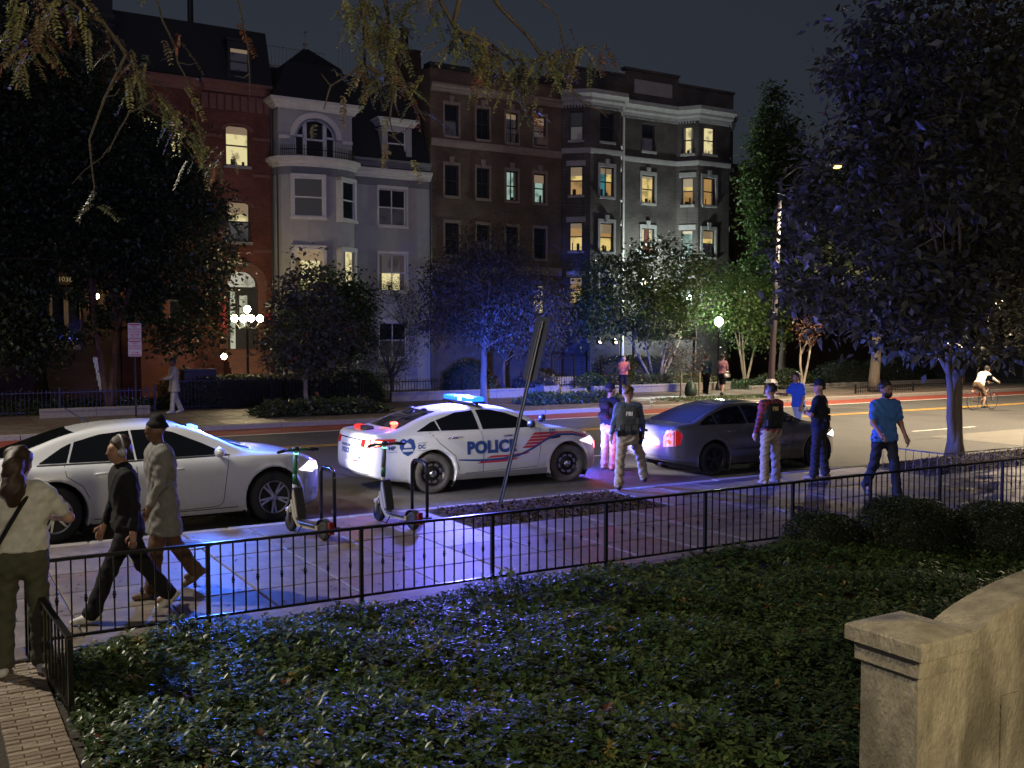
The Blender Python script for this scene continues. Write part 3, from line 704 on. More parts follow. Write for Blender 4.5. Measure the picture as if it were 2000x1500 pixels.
mb = MB(); mb.add([(*p, 10.58) for p in bay], [tuple(range(len(bay)))]); mb.build('bay_roof', m_slate, b)
sweep(MB(), [(17.6, 44), (21.70, 44)], CORN(10.72, .35, .22)).build('gutter', m_stucco_g, b)
mb = MB()   # balcony rail over the bay
for k in range(len(bay) - 4):
    p, q = bay[k + 2], bay[k + 3]
    for j in range(6):
        x = p[0] + (q[0] - p[0]) * j / 6; y = p[1] + (q[1] - p[1]) * j / 6; mb.tube([(x, y - .02, 10.6), (x, y - .02, 11.15)], .012, 4, False)
mb.tube([(p[0], p[1] - .02, 10.95) for p in bay[2:-2]], .018, 5); mb.build('balcony_rail', m_iron, b)
# attic storey with the arched triple window
fa = Fr((13.95, 43.3), (17.4, 43.3)); um = 1.72
mb = MB(); fwall(mb, fa, 10.58, 12.9, [(um - .95, um + .95, 10.75, 12.45)]); arch_fill(mb, fa, um - .95, um + .95, 11.6, 12.45)
mb.add([fa.P(fa.L, 10.58), fa.P(fa.L, 10.58, -2), fa.P(fa.L, 12.9, -2), fa.P(fa.L, 12.9)], [(0, 1, 2, 3)]); mb.add([fa.P(0, 10.58), fa.P(0, 10.58, -2), fa.P(0, 12.9, -2), fa.P(0, 12.9)], [(3, 2, 1, 0)])
mb.build('attic_wall', m_stucco, b)
mb = MB(); arch_band(mb, fa, um, 11.6, .96, 1.22, .09, h=.92); fbox(mb, fa, 0, um - 1.22, 11.45, 11.6, 0, .09); fbox(mb, fa, um + 1.22, fa.L, 11.45, 11.6, 0, .09); mb.build('arch_moulding', m_trim, b)
mb = MB(); fbox(mb, fa, um - .95, um + .95, 10.75, 12.46, -.32, -.2); mb.build('window_backing', m_glass, b)
wd = MB()
for (a, c, z0, z1) in ((-.95, -.88, 10.75, 11.9), (-.55, -.38, 10.75, 12.35), (.38, .55, 10.75, 12.35), (.88, .95, 10.75, 11.9), (-.9, -.5, 11.62, 11.72), (.5, .9, 11.62, 11.72), (-.4, .4, 11.5, 11.58), (-.95, .95, 10.75, 10.83)):
    fbox(wd, fa, um + a, um + c, z0, z1, -.2 + .001 * abs(a), -.1)
wd = wd.build('window', m_frame_w, b)
mb = MB(); arch_band(mb, fa, um, 11.6, .84, .95, -.11, h=.9); mb.build('frame', m_frame_w, wd)
sweep(MB(), [(13.9, 44.2), (13.9, 43.3), (17.45, 43.3), (17.45, 44.2)], CORN(12.78, .42, .38)).build('cornice', m_trim, b)
mb = MB(); ap = (15.9, 45.2, 16.1); q = [(13.6, 42.95, 13.2), (17.75, 42.95, 13.2), (18.0, 47.4, 13.2), (13.6, 47.4, 13.2)]
q2 = [(14.6, 43.9, 15.0), (17.1, 43.9, 15.0), (17.2, 46.5, 15.0), (14.6, 46.5, 15.0)]
mb.add(q + q2 + [ap], [(0, 1, 5, 4), (1, 2, 6, 5), (2, 3, 7, 6), (3, 0, 4, 7), (4, 5, 8), (5, 6, 8), (6, 7, 8), (7, 4, 8), (3, 2, 1, 0)]); rf = mb.build('turret_roof', m_slate, b)
MB().lathe([(.32, 15.55), (.2, 15.9), (.05, 16.15), (.12, 16.25), (.03, 16.35), (.03, 16.75), (.09, 16.8), (.01, 16.85)], 10, c=(15.9, 45.2, 0)).build('finial', m_trim_g, rf)
mb = MB(); mb.add([(17.3, 44.0, 10.95), (21.70, 44.0, 10.95), (21.70, 45.6, 15.2), (17.3, 45.6, 15.2), (21.70, 50, 16.2), (17.3, 50, 16.2), (13.9, 50, 16.2), (13.9, 45.6, 13.2)], [(0, 1, 2, 3), (3, 2, 4, 5), (3, 5, 6, 7)]); rf = mb.build('mansard_roof', m_slate, b)
fd = Fr((19.25, 44.15), (20.8, 44.15)); mb = MB(); fwall(mb, fd, 11.2, 12.75, [(.28, 1.26, 11.3, 12.55)])
for uu, fl in ((0, 1), (fd.L, 0)):
    q = [fd.P(uu, 11.2), fd.P(uu, 11.2, -1.2), fd.P(uu, 12.75, -1.2), fd.P(uu, 12.75)]; mb.add(q, [(3, 2, 1, 0) if fl else (0, 1, 2, 3)])
dm = mb.build('dormer', m_stucco, b)
sweep(MB(), [(19.2, 45.3), (19.2, 44.12), (20.85, 44.12), (20.85, 45.3)], CORN(12.72, .34, .26)).build('dormer_cornice', m_trim, dm)
mb = MB(); mb.add([(19.1, 44.0, 13.06), (20.95, 44.0, 13.06), (20.95, 45.4, 13.1), (19.1, 45.4, 13.1)], [(0, 1, 2, 3)]); mb.build('dormer_roof', m_slate, dm)
window(b, fd, .28, 1.26, 11.3, 12.55, fm=m_frame_w)
ch = B((21.0, 46.8, 12), (22.6, 47.8, 17.3)).build('chimney', m_brk_b0, b)
MB().lathe([(.2, 17.3), (.2, 18.2), (.28, 18.25), (.28, 18.4), (.15, 18.45)], 10, c=(21.9, 47.3, 0)).build('chimney_pot', m_brk_b0, ch)
mb = MB()   # roof deck railing behind the turret
for k in range(22): mb.tube([(14.0 + k * .19, 48.5, 16.0), (14.0 + k * .19, 48.5, 16.9)], .014, 4, False)
mb.tube([(13.9, 48.5, 16.9), (18.1, 48.5, 16.9)], .02, 5); mb.build('roof_railing', m_trim_g, b)
B((13.9, 48.3, 15.2), (20, 50, 15.95)).build('roof_parapet', m_trim_g, b)
mb = MB()
for k in range(12): mb.tube([(19.0 + k * .2, 49, 16.0 + .0 * k), (19.0 + k * .2, 49, 18.2 - k * .16)], .012, 4, False)
mb.tube([(18.9, 49, 18.2), (21.3, 49, 16.3)], .02, 5); mb.build('roof_stair_rail', m_trim_g, b)
for p_ in ((21.66, 43.86), (13.94, 43.4)): MB().tube([(*p_, 10.2), (*p_, .4)], .055, 8).build('downpipe', m_frame_d, b)

# --- red brick house
b = thing('town_house', 'red brick town house with arched doorway and dark mansard roof', 'building')
fr = Fr((10.72, 44), (13.86, 44)); U = lambda x: x - 10.72
mb = MB()
holes = [(U(11.83), U(12.87), 10.2, 11.95), (U(11.83), U(12.87), 6.9, 8.65), (U(11.79), U(13.15), 2.2, 5.6)]
fwall(mb, fr, 0, 13.45, holes); arch_fill(mb, fr, U(11.83), U(12.87), 11.72, 11.95); arch_fill(mb, fr, U(11.83), U(12.87), 8.42, 8.65); arch_fill(mb, fr, U(11.79), U(13.15), 4.92, 5.6)
bayp = [(7.4, 44), (8.0, 43.1), (10.1, 43.1), (10.72, 44)]; bs = [Fr(bayp[i], bayp[i + 1]) for i in range(3)]
zr = [(10.1, 11.75), (6.8, 8.5), (3.3, 5.2)]
bw = {0: [(.3, .8)], 1: [(.18, .88), (1.16, 1.9)], 2: [(.3, .8)]}
for i, f_ in enumerate(bs): fwall(mb, f_, 0, 13.3, [(a, c, z0, z1) for a, c in bw[i] for z0, z1 in zr])
mb.build('wall', m_brk_red, b)
for i, f_ in enumerate(bs):
    for a, c in bw[i]:
        for k, (z0, z1) in enumerate(zr): window(b, f_, a, c, z0, z1, G_pale if (k == 0 and i < 2) else m_glass, None, m_frame_d, m_trim_r)
core(b, 7.4, 13.84, 44.35, 55, 13.6, m_brk_red, 'building_core')
window(b, fr, U(11.83), U(12.87), 10.2, 11.95, G_pale, G_pale, m_frame_d, m_trim_g); window(b, fr, U(11.83), U(12.87), 6.9, 8.65, G_pale, G_blind, m_frame_d, m_trim_g)
for zz in (11.35, 9.75, 6.45):
    for xa, xb in ((10.75, 11.7), (13.0, 13.86)): sweep(MB(), [(xa, 44), (xb, 44)], [(0, zz), (.05, zz), (.05, zz + .14), (0, zz + .15)]).build('string_course', m_trim_r, b)
for zz in (11.72, 8.42):
    mb = MB(); arch_band(mb, fr, U(12.35), zz, .54, .72, .05, h=.45); mb.build('window_arch', m_trim_r, b)
mb = MB(); arch_band(mb, fr, U(12.47), 4.92, .69, 1.0, .1); arch_band(mb, fr, U(12.47), 4.92, 1.0, 1.12, .16); fbox(mb, fr, U(13.15), U(13.5), 2.2, 4.92, 0, .08); fbox(mb, fr, U(11.44), U(11.79), 2.2, 4.92, 0, .08); fbox(mb, fr, U(13.1), U(13.7), 4.8, 4.95, 0, .14); mb.build('door_arch', m_trim_r, b)
dr = MB(); fbox(dr, fr, U(11.79), U(11.95), 2.2, 4.95, -.2, -.08); fbox(dr, fr, U(12.99), U(13.15), 2.2, 4.95, -.2, -.08); fbox(dr, fr, U(11.95), U(12.99), 4.75, 4.92, -.2, -.1); fbox(dr, fr, U(12.2), U(12.38), 2.2, 4.75, -.2, -.13); fbox(dr, fr, U(12.74), U(12.99), 2.2, 4.75, -.2, -.13); fbox(dr, fr, U(12.38), U(12.74), 2.2, 3.1, -.2, -.14); fbox(dr, fr, U(12.38), U(12.74), 4.55, 4.75, -.2, -.14)
dr = dr.build('door', m_frame_d, b)
MB().add([fr.P(U(11.85), 4.9, -.19), fr.P(U(13.1), 4.9, -.19), fr.P(U(13.1), 5.58, -.19), fr.P(U(11.85), 5.58, -.19)], [(0, 1, 2, 3)]).build('fanlight', glow('fanlight_glow', (.95, .9, .7), .45), dr)
MB().add([fr.P(U(11.95), 2.2, -.18), fr.P(U(12.99), 2.2, -.18), fr.P(U(12.99), 4.75, -.18), fr.P(U(11.95), 4.75, -.18)], [(0, 1, 2, 3)]).build('door_glass', glow('door_glow', (.85, .85, .62), .5), dr)
MB().ball((U(13.55) + 10.72, 43.8, 4.15), .15).build('wall_globe', M('white_globe_unlit', (.6, .58, .5), .4), b)
MB().lathe([(.001, 0), (.16, .0), (.17, .06), (.001, .07)], 14, 'y', (13.6, 43.85, 3.6)).build('alarm_bell', M('red_bell', (.5, .04, .03), .4), b)
mb = MB(); [sweep(mb, [(7.4, 44), (8.0, 43.1), (10.1, 43.1), (10.72, 44)], CORN(13.0, .5, .25))]; mb.build('cornice', m_trim_r, b)
mb = MB(); sweep(mb, [(10.75, 44), (13.86, 44)], CORN(13.3, .45, .3))
for k in range(9): fbox(mb, fr, .1 + k * .34, .36 + k * .34, 12.55, 13.2, 0, .06)
mb.build('cornice', m_trim_r, b)
mb = MB(); mb.add([(7.35, 43.7, 13.75), (13.86, 43.7, 13.75), (13.86, 44.7, 16.3), (7.35, 44.7, 16.3), (13.86, 55, 16.5), (7.35, 55, 16.5)], [(0, 1, 2, 3), (3, 2, 4, 5)])
mb.add([(13.861, 43.7, 13.7), (13.861, 55, 13.7), (13.861, 55, 16.5), (13.861, 44.7, 16.3)], [(0, 1, 2, 3)]); rf = mb.build('mansard_roof', m_slate, b)
fq = Fr((11.9, 43.75), (12.95, 43.75)); mb = MB(); fwall(mb, fq, 13.9, 15.5, [(.1, .95, 14.05, 15.25)]); fbox(mb, fq, -.05, fq.L + .05, 15.5, 15.62, -.9, .06); mb.add([fq.P(fq.L, 13.9), fq.P(fq.L, 13.9, -.9), fq.P(fq.L, 15.5, -.9), fq.P(fq.L, 15.5)], [(0, 1, 2, 3)]); mb.build('dormer', m_slate, b)
window(b, fq, .1, .95, 14.05, 15.25, G_dim, G_dim)
mb = MB(); mb.tube([(10.9, 46, 16.3), (10.9, 46, 18.0)], .13, 8); mb.build('chimney_pipe', m_slate, b)
MB().tube([(13.82, 43.85, 13.3), (13.82, 43.85, .4)], .05, 6).build('downpipe', m_frame_d, b)
mb = MB()   # stoop
for k in range(8): mb.box((11.6, 43.9 - .3 * (8 - k), .0), (13.3, 43.9 - .3 * (7 - k) + .02, .16 + .25 * (k + 1)))
mb.build('front_steps', m_trim_r, b)
MB().add([(11.2, 43.3, 3.1), (11.55, 43.15, 2.9), (11.6, 43.1, 4.4), (11.25, 43.3, 4.6)], [(0, 1, 2, 3)]).build('flag', M('flag_cloth', (.45, .05, .05), .8, var=.6, scale=5), b)

# --- dark house with the numbered door
b = thing('town_house', 'dark brick house with pale double door and a house number above it', 'building')
fr = Fr((-3, 44), (7.35, 44)); U = lambda x: x + 3
mb = MB(); holes = [(U(4.7), U(5.95), 2.2, 4.6), (U(5.05), U(6.6), .5, 1.9)] + [(U(x), U(x + 1), z, z + 1.8) for x in (-1, 1.2, 3.4, 5.6) for z in (6.6, 9.8, 12.6)] + [(U(x), U(x + 1), 2.6, 4.6) for x in (-1, 1.6)]
fwall(mb, fr, 0, 15.5, holes); mb.build('wall', m_brk_b0, b); core(b, -3, 7.35, 44.35, 55, 15.5, m_brk_b0, 'building_core')
for x in (-1, 1.2, 3.4, 5.6):
    for z in (6.6, 9.8, 12.6): window(b, fr, U(x), U(x + 1), z, z + 1.8, m_glass, None, m_frame_d, m_trim_r)
for x in (-1, 1.6): window(b, fr, U(x), U(x + 1), 2.6, 4.6, m_glass, None, m_frame_d, m_trim_r)
sweep(MB(), [(-3, 44), (7.35, 44)], CORN(15.1, .7, .4)).build('cornice', m_slate, b)
B((-3, 43.9, 15.8), (7.3, 50, 18.2)).build('attic_wall', m_slate, b)
m_dr = M('pale_door', (.30, .22, .16), .6, var=.15, scale=4)
dr = MB(); fbox(dr, fr, U(4.7), U(5.95), 2.2, 4.6, -.22, -.2)
for a, c in ((4.70, 4.82), (5.24, 5.41), (5.83, 5.95)): fbox(dr, fr, U(a), U(c), 2.2, 4.6, -.2, -.1)
fbox(dr, fr, U(4.82), U(5.83), 2.2, 2.6, -.2, -.13); fbox(dr, fr, U(4.82), U(5.83), 4.45, 4.6, -.2, -.11); dr = dr.build('door', m_dr, b)
for a, c in ((4.82, 5.24), (5.41, 5.83)): MB().add([fr.P(U(a), 2.6, -.19), fr.P(U(c), 2.6, -.19), fr.P(U(c), 4.45, -.19), fr.P(U(a), 4.45, -.19)], [(0, 1, 2, 3)]).build('pane', m_glass, dr)
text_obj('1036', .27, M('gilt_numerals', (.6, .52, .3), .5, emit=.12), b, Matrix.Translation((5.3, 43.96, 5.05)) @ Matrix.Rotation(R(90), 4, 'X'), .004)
gr = MB()
for k in range(10): gr.box((5.1 + k * .16, 43.9, .55), (5.13 + k * .16, 43.93, 1.85))
gr.box((5.05, 43.885, 1.2), (6.6, 43.9, 1.26)); gr.box((5.05, 43.885, 1.8), (6.6, 43.9, 1.86)); gr = gr.build('window_grille', M('white_grille', (.6, .6, .65), .5), b)
MB().add([fr.P(U(5.05), .5, -.18), fr.P(U(6.6), .5, -.18), fr.P(U(6.6), 1.9, -.18), fr.P(U(5.05), 1.9, -.18)], [(0, 1, 2, 3)]).build('basement_window', glow('basement_glow', (.75, .75, .95), .12, 5), b)
mb = MB()
for k in range(9): mb.box((4.4, 43.9 - .28 * (9 - k), 0), (6.2, 43.9 - .28 * (8 - k) + .02, .1 + .23 * (k + 1)))
mb.build('front_steps', m_brk_b0, b)

# --- plain block beyond the bay-fronted flats
b = thing('far_building', 'plain unlit building beyond the bay-fronted apartment block', 'building')
core(b, 43.5, 70, 49, 62, 13.6, m_brk_b0); B((43.3, 48.8, 13.6), (70.2, 49.3, 13.9)).build('coping', m_slate, b)
fr = Fr((43.5, 49), (70, 49))
for k in range(5):
    for z in (4, 7.2, 10.4): window(b, fr, 1.5 + k * 3, 2.6 + k * 3, z, z + 1.6, m_glass, None, m_frame_d, m_trim_g, rev=-.1)

# ------------------------------------------------------------------ vegetation
L_dark = [leaf_mat('leaf_dark_a', (.030, .045, .020)), leaf_mat('leaf_dark_b', (.022, .036, .018)), leaf_mat('leaf_dark_c', (.045, .058, .026))]
L_mag = [leaf_mat('leaf_broad_a', (.085, .088, .06), .4), leaf_mat('leaf_broad_b', (.06, .066, .042), .4), leaf_mat('leaf_broad_c', (.12, .118, .09), .38)]
L_green = [leaf_mat('leaf_green_a', (.060, .105, .028)), leaf_mat('leaf_green_b', (.045, .085, .022)), leaf_mat('leaf_green_c', (.085, .12, .035))]
L_purple = [leaf_mat('leaf_plum_a', (.07, .05, .05)), leaf_mat('leaf_plum_b', (.055, .055, .04)), leaf_mat('leaf_plum_c', (.085, .07, .055))]
L_yellow = leaf_mat('leaf_yellowing', (.20, .15, .04))
L_rust = leaf_mat('leaf_rust', (.14, .05, .025))
m_bark = M('bark', (.075, .058, .045), .9, var=.4, scale=8, bump=1, bscale=30, stretch=(1, 1, .2))
m_bark_pale = M('pale_bark', (.20, .165, .13), .85, var=.35, scale=6, bump=.8, bscale=26, stretch=(1, 1, .25))

def leaves(name, C, size, mats, weights=None, droop=.3, up=None, quad=False, width=.30, parent=None, outward=None):
    """one leaf blade per row of C"""
    N = len(C); a = rng.uniform(0, 2 * np.pi, N)
    d = np.stack([np.cos(a), np.sin(a), rng.normal(-droop, .45, N)], 1)
    if outward is not None: d = d * .8 + outward * .7
    d /= np.linalg.norm(d, axis=1)[:, None]
    n0 = rng.normal(0, .5, (N, 3)) + np.array([0, 0, 1.0]); s = np.cross(d, n0); s /= np.linalg.norm(s, axis=1)[:, None] + 1e-9; nn = np.cross(s, d)
    L = (size * rng.uniform(.45, 1.45, N))[:, None]
    T = [(0, 0, 0), (.42, width, .07), (1, 0, -.12), (.42, -width, .07)]
    if not quad: T.append((.5, 0, -.04))
    V = np.stack([C + d * L * t[0] + s * L * t[1] + nn * L * t[2] for t in T], 1)
    k = len(T); base = (np.arange(N) * k)[:, None]
    tri = np.array([[0, 3, 4], [0, 4, 1], [4, 3, 2], [4, 2, 1]]) if not quad else np.array([[0, 3, 2], [0, 2, 1]])
    F = (base[:, :, None] + tri[None]).reshape(-1, 3)
    mi = np.repeat(rng.choice(len(mats), N, p=weights), len(tri))
    return link(name, np_mesh(name, V.reshape(-1, 3), F, mats, mi), parent)

def crown_points(ells, ncl, per, r, shell=.55):
    """leaf positions gathered in clumps, denser toward the outside of a union of ellipsoids"""
    vol = np.array([e[3] * e[4] * e[5] for e in ells]); pick = rng.choice(len(ells), ncl, p=vol / vol.sum())
    E_ = np.array(ells, float)[pick]; v = rng.normal(0, 1, (ncl, 3)); v /= np.linalg.norm(v, axis=1)[:, None]
    rad = shell + (1 - shell) * rng.random(ncl) ** .6
    cc = E_[:, :3] + v * E_[:, 3:6] * rad[:, None]
    n = rng.poisson(per, ncl); idx = np.repeat(np.arange(ncl), n)
    rr = r * rng.uniform(.5, 1.4, ncl)
    P = cc[idx] + rng.normal(0, 1, (len(idx), 3)) * rr[idx][:, None] * np.array([.6, .6, .45])
    o = P - cc[idx]; o /= np.linalg.norm(o, axis=1)[:, None] + 1e-9
    return cc, P, o

def bez(a, b, sag, n=6):
    a, b = Vector(a), Vector(b); return [a.lerp(b, t / (n - 1)) + Vector((0, 0, sag * 4 * (t / (n - 1)) * (1 - t / (n - 1)))) + Vector((rnd.uniform(-.03, .03), rnd.uniform(-.03, .03), 0)) * (1 if 0 < t < n - 1 else 0) for t in range(n)]

def tree(name, label, base, stems, ells, ncl, per, r, size, mats, tr, bark=None, weights=None, limbs=9, twigs=40, quad=False, group=None, width=.30, cat='tree', droop=.3, shell=.55, gaps=None):
    """stems: list of fork points (absolute) each stem leans to; crown in ellipsoids (cx,cy,cz,rx,ry,rz)"""
    root = thing(name, label, cat, base, 0, group); bx, by, bz = base
    bark = bark or m_bark; tk = MB(); forks = []
    for s in stems:
        a = Vector((0, 0, -.05)); e = Vector(s) - Vector(base)
        pts = bez(a, e, 0, 5); tk.tube(pts, [tr * 1.35, tr * 1.02, tr * .95, tr * .88, tr * .8] if len(stems) == 1 else [tr, tr * .85, tr * .75, tr * .66, tr * .6], 12); forks.append(e)
    tk.build('trunk', bark, root, True)
    ncl = int(ncl); cc, P, o = crown_points(ells, ncl, per, r, shell)
    for gap in (gaps or []):   # an opening in the crown, along a straight line
        g0, g1, gr = np.array(gap[0]), np.array(gap[1]), gap[2]; gd_ = (g1 - g0) / np.linalg.norm(g1 - g0)
        t_ = ((P - g0) @ gd_); dist = np.linalg.norm(P - g0 - t_[:, None] * gd_, axis=1)
        keep = dist > gr * (.7 + .6 * rng.random(len(P))); P = P[keep]; o = o[keep]
    C0 = np.array(base); lb = MB(); tips = []
    for k in range(limbs):
        f = forks[k % len(forks)]; c = Vector(cc[rnd.randrange(ncl)] - C0); c = f.lerp(c, .8)
        pts = bez(f, c, .15, 6); lb.tube(pts, [tr * .55, tr * .45, tr * .36, tr * .28, tr * .2, tr * .1], 7, False); tips += pts[1:]
    for k in range(twigs):
        c = Vector(cc[rnd.randrange(ncl)] - C0); t = min(tips, key=lambda q: (q - c).length); lb.tube(bez(t, c, .05, 4), [tr * .16, tr * .12, tr * .08, tr * .04], 5, False)
    lb.build('branches', bark, root, True)
    leaves('foliage', P - C0, size, mats, weights, parent=root, outward=o, quad=quad, width=width, droop=droop)
    return root

DOORGAP = [((0, 0, 2.86), p_, r_) for p_, r_ in (((5.3, 44, 5.05), .3), ((5.1, 44, 3.9), .5), ((5.7, 44, 3.6), .45), ((6.4, 44, 4.4), .35), ((5.9, 44, 1.2), .5), ((9.2, 43, 4.0), .35))]
# large broad-leaved street tree on the near pavement
big = tree('street_tree', 'large broad-leaved tree with pale trunk in the fenced tree pit', (19.15, 13.45, .2), [(18.75, 13.35, 2.0), (19.25, 13.5, 2.4), (19.45, 13.6, 2.2)],
     [(18.6, 13.4, 6.0, 3.6, 2.9, 3.0), (17.0, 13.2, 4.6, 3.0, 2.3, 1.9), (20.2, 13.6, 8.4, 3.8, 2.8, 3.0), (21.3, 13.6, 4.6, 3.0, 2.4, 1.9), (19.3, 13.4, 3.6, 3.0, 2.3, 1.3), (15.6, 13.3, 4.5, 1.8, 1.6, 1.7), (17.9, 13.3, 7.6, 2.2, 2.0, 1.6)],
     600, 56, .40, .20, L_mag, .105, m_bark_pale, limbs=16, twigs=160, width=.26, gaps=[((0, 0, 2.86), (31.95, 28.0, 9.5), .30)])
MB().tube([(0, 0, -.05), (0.0, 0, .35), (-.02, 0, 1.0), (-.03, 0, 1.6), (-.02, 0, 2.0)], [.24, .165, .14, .148, .12], 14).build('lower_trunk', m_bark_pale, big, True)

tree('garden_tree', 'dense dark evergreen tree with twin reddish stems behind the parking sign', (5.75, 36.6, .16), [(5.3, 36.6, 3.0), (6.0, 36.5, 3.0)],
     [(4.2, 36.9, 5.8, 3.3, 2.0, 3.2), (8.2, 36.9, 6.2, 2.3, 1.9, 2.9), (6.2, 36.9, 7.4, 3.0, 2.0, 2.4), (3.2, 36.5, 3.2, 2.2, 1.6, 1.5), (8.2, 36.7, 3.5, 1.9, 1.5, 1.4), (4.6, 36.9, 9.3, 3.6, 1.8, 1.9), (7.6, 36.9, 9.2, 1.8, 1.6, 1.4)], 1900, 38, .5, .17, L_dark, .13, M('reddish_bark', (.10, .05, .035), .9, var=.4, scale=8, bump=.8, bscale=30), quad=True, shell=.35, gaps=DOORGAP)
tree('garden_tree', 'dark spreading tree in front of the numbered door house', (1.8, 37.2, .16), [(1.9, 37.2, 3.0)], [(1.4, 37.4, 6.5, 2.6, 2.2, 4.4), (-1, 37, 6, 3, 2, 4), (3.4, 37.6, 8.5, 2.4, 1.8, 2.4), (3.2, 38.6, 12.5, 3.0, 1.6, 4.6), (5.9, 38.8, 10.6, 1.7, 1.4, 2.4)], 1500, 36, .55, .18, L_dark, .16, quad=True, shell=.35, gaps=DOORGAP)
tree('street_tree', 'small broad-leaved tree with a straight pale stem in the planted strip', (11.35, 32.6, .15), [(11.38, 32.6, 1.7)],
     [(11.5, 32.6, 3.0, 1.5, 1.4, 1.7), (12.4, 32.6, 2.5, 1.1, 1.0, 1.1), (10.7, 32.6, 2.4, .9, .9, .9), (11.3, 32.6, 4.4, .8, .7, .8), (11.0, 32.6, 5.3, .22, .22, .8), (11.75, 32.6, 5.5, .25, .25, .95), (10.4, 32.6, 4.4, .3, .3, .7)], 300, 19, .30, .17, L_mag + [L_rust], .075, m_bark_pale, [.34, .4, .22, .04], limbs=8, twigs=60, quad=True)
tree('garden_tree', 'tall leafy shrub tree in front of the pale town house', (14.4, 38.5, .16), [(14.4, 38.5, 1.2)], [(14.2, 38.5, 3.4, 1.6, 1.2, 2.2), (15.3, 38.6, 3.6, 1.2, 1.0, 1.9), (13.2, 38.3, 2.4, 1.2, 1.0, 1.6)], 420, 34, .36, .15, L_green[:2] + L_dark[:1], .07, quad=True)
tree('conifer', 'dark rounded yew in the garden of the pale town house', (17.2, 38.6, .16), [(17.2, 38.6, .9)], [(17.2, 38.6, 2.9, 1.35, 1.1, 2.3), (16.8, 38.6, 1.8, 1.3, 1.1, 1.2)], 380, 40, .28, .07, L_dark[:2], .1, quad=True, shell=.6, width=.16)
tree('street_tree', 'narrow-leaved street tree behind the police car lightbar', (18.5, 33.0, .15), [(18.5, 33.0, 2.3)],
     [(18.5, 33, 4.4, 2.5, 1.8, 1.9), (20.4, 33, 3.7, 1.8, 1.5, 1.5), (17.0, 33, 3.9, 1.5, 1.3, 1.6), (18.8, 33, 6.0, 1.4, 1.2, 1.1)], 560, 24, .46, .16, L_purple + L_mag[:1], .13, M('grey_bark', (.12, .10, .09), .9, var=.3, scale=8, bump=.7, bscale=30), limbs=12, twigs=110, quad=True, width=.17, droop=.6)
tree('garden_tree', 'small tree between the narrow-leaved street tree and the brown apartment block', (22.3, 38.0, .16), [(22.3, 38, 1.6)], [(22.3, 38, 4.4, 2.0, 1.5, 2.4), (24.0, 38, 3.4, 1.4, 1.2, 1.7)], 260, 24, .5, .15, L_purple + L_dark[:1], .09, quad=True, width=.2)
tree('garden_tree', 'wide multi-stemmed crape myrtle in front of the bay-fronted flats', (30.6, 37.6, .16), [(29.0, 37.4, 2.4), (29.8, 37.5, 2.5), (31.8, 37.6, 3.0), (32.4, 37.8, 2.9), (31.2, 37.4, 2.8)],
     [(28.2, 37.4, 4.7, 2.4, 1.7, 1.9), (31.0, 37.4, 5.6, 2.6, 1.8, 1.8), (33.4, 37.6, 4.8, 1.9, 1.5, 1.6), (26.8, 37.3, 3.8, 1.3, 1.2, 1.3), (30, 37.2, 3.8, 2.8, 1.5, 1.2)], 620, 30, .46, .17, L_dark[2:] + L_green[1:2], .075, m_bark_pale, limbs=16, twigs=110, quad=True)
tree('garden_tree', 'small tree with a forked pale trunk beside the globe lamp', (36.2, 37.4, .16), [(35.7, 37.3, 2.0), (36.0, 37.4, 2.1), (36.9, 37.5, 2.1)],
     [(36.4, 37.4, 4.0, 2.0, 1.6, 1.9), (37.8, 37.4, 3.6, 1.4, 1.2, 1.4), (35.2, 37.2, 4.6, 1.3, 1.1, 1.6)], 330, 28, .46, .17, L_green, .075, m_bark_pale, limbs=8, twigs=60, quad=True)
tree('park_tree', 'tall upright green tree rising beside the bay-fronted flats', (41.0, 39.5, .16), [(41.0, 39.5, 4.0)],
     [(40.2, 39.6, 14.0, 1.3, 1.2, 2.4), (40.8, 39.6, 11.5, 2.4, 1.8, 2.4), (42.0, 39.5, 9.0, 3.0, 2.0, 2.4), (39.8, 39.6, 10.0, 1.5, 1.2, 2.4), (41.0, 39.5, 6.0, 2.6, 1.8, 2.2)], 900, 40, .5, .21, L_green, .2, quad=True, shell=.4)
for k, (bx, by, lab, ell) in enumerate([
    (38.6, 31.4, 'tall street tree with a thick trunk beyond the street lamp', [(40, 32.4, 7.5, 4.0, 2.8, 3.5), (42, 32.4, 10.5, 4.0, 2.6, 3.2), (38.3, 32.4, 5.5, 2.4, 2, 1.8)]),
    (48.0, 33.5, 'dark tall tree farther along the far pavement', [(48, 34, 9, 5.0, 3.5, 5.0), (50, 34, 14, 4, 3, 4)]),
    (58.0, 36.0, 'dark tree farthest along the street', [(58, 36, 9, 6, 4, 6), (62, 36, 16, 5, 4, 5)])]):
    tree('street_tree', lab, (bx, by, .15), [(bx + .1, by, 3.2)], ell, 760 - 60 * k, 34, .7, .30, L_dark + L_mag[:1], .24 - .02 * k, quad=True, shell=.35, group=None, limbs=10, twigs=60)
tree('street_tree', 'thin leaning sapling with pinkish leaves near the street lamp', (34.0, 31.6, .15), [(33.9, 31.6, 1.9), (34.5, 31.6, 2.1)], [(34.3, 31.6, 3.1, .7, .6, .7)], 26, 14, .25, .15, [L_rust, L_purple[0]], .07, m_bark_pale, limbs=5, twigs=12, quad=True)
sap = tree('sapling', 'young staked sapling with a water bag on the far pavement', (29.1, 33.4, .15), [(29.1, 33.4, 1.2)], [(28.9, 33.4, 1.9, 1.0, .8, .8)], 70, 16, .26, .10, L_purple, .03, m_bark_pale, limbs=6, twigs=26, quad=True)
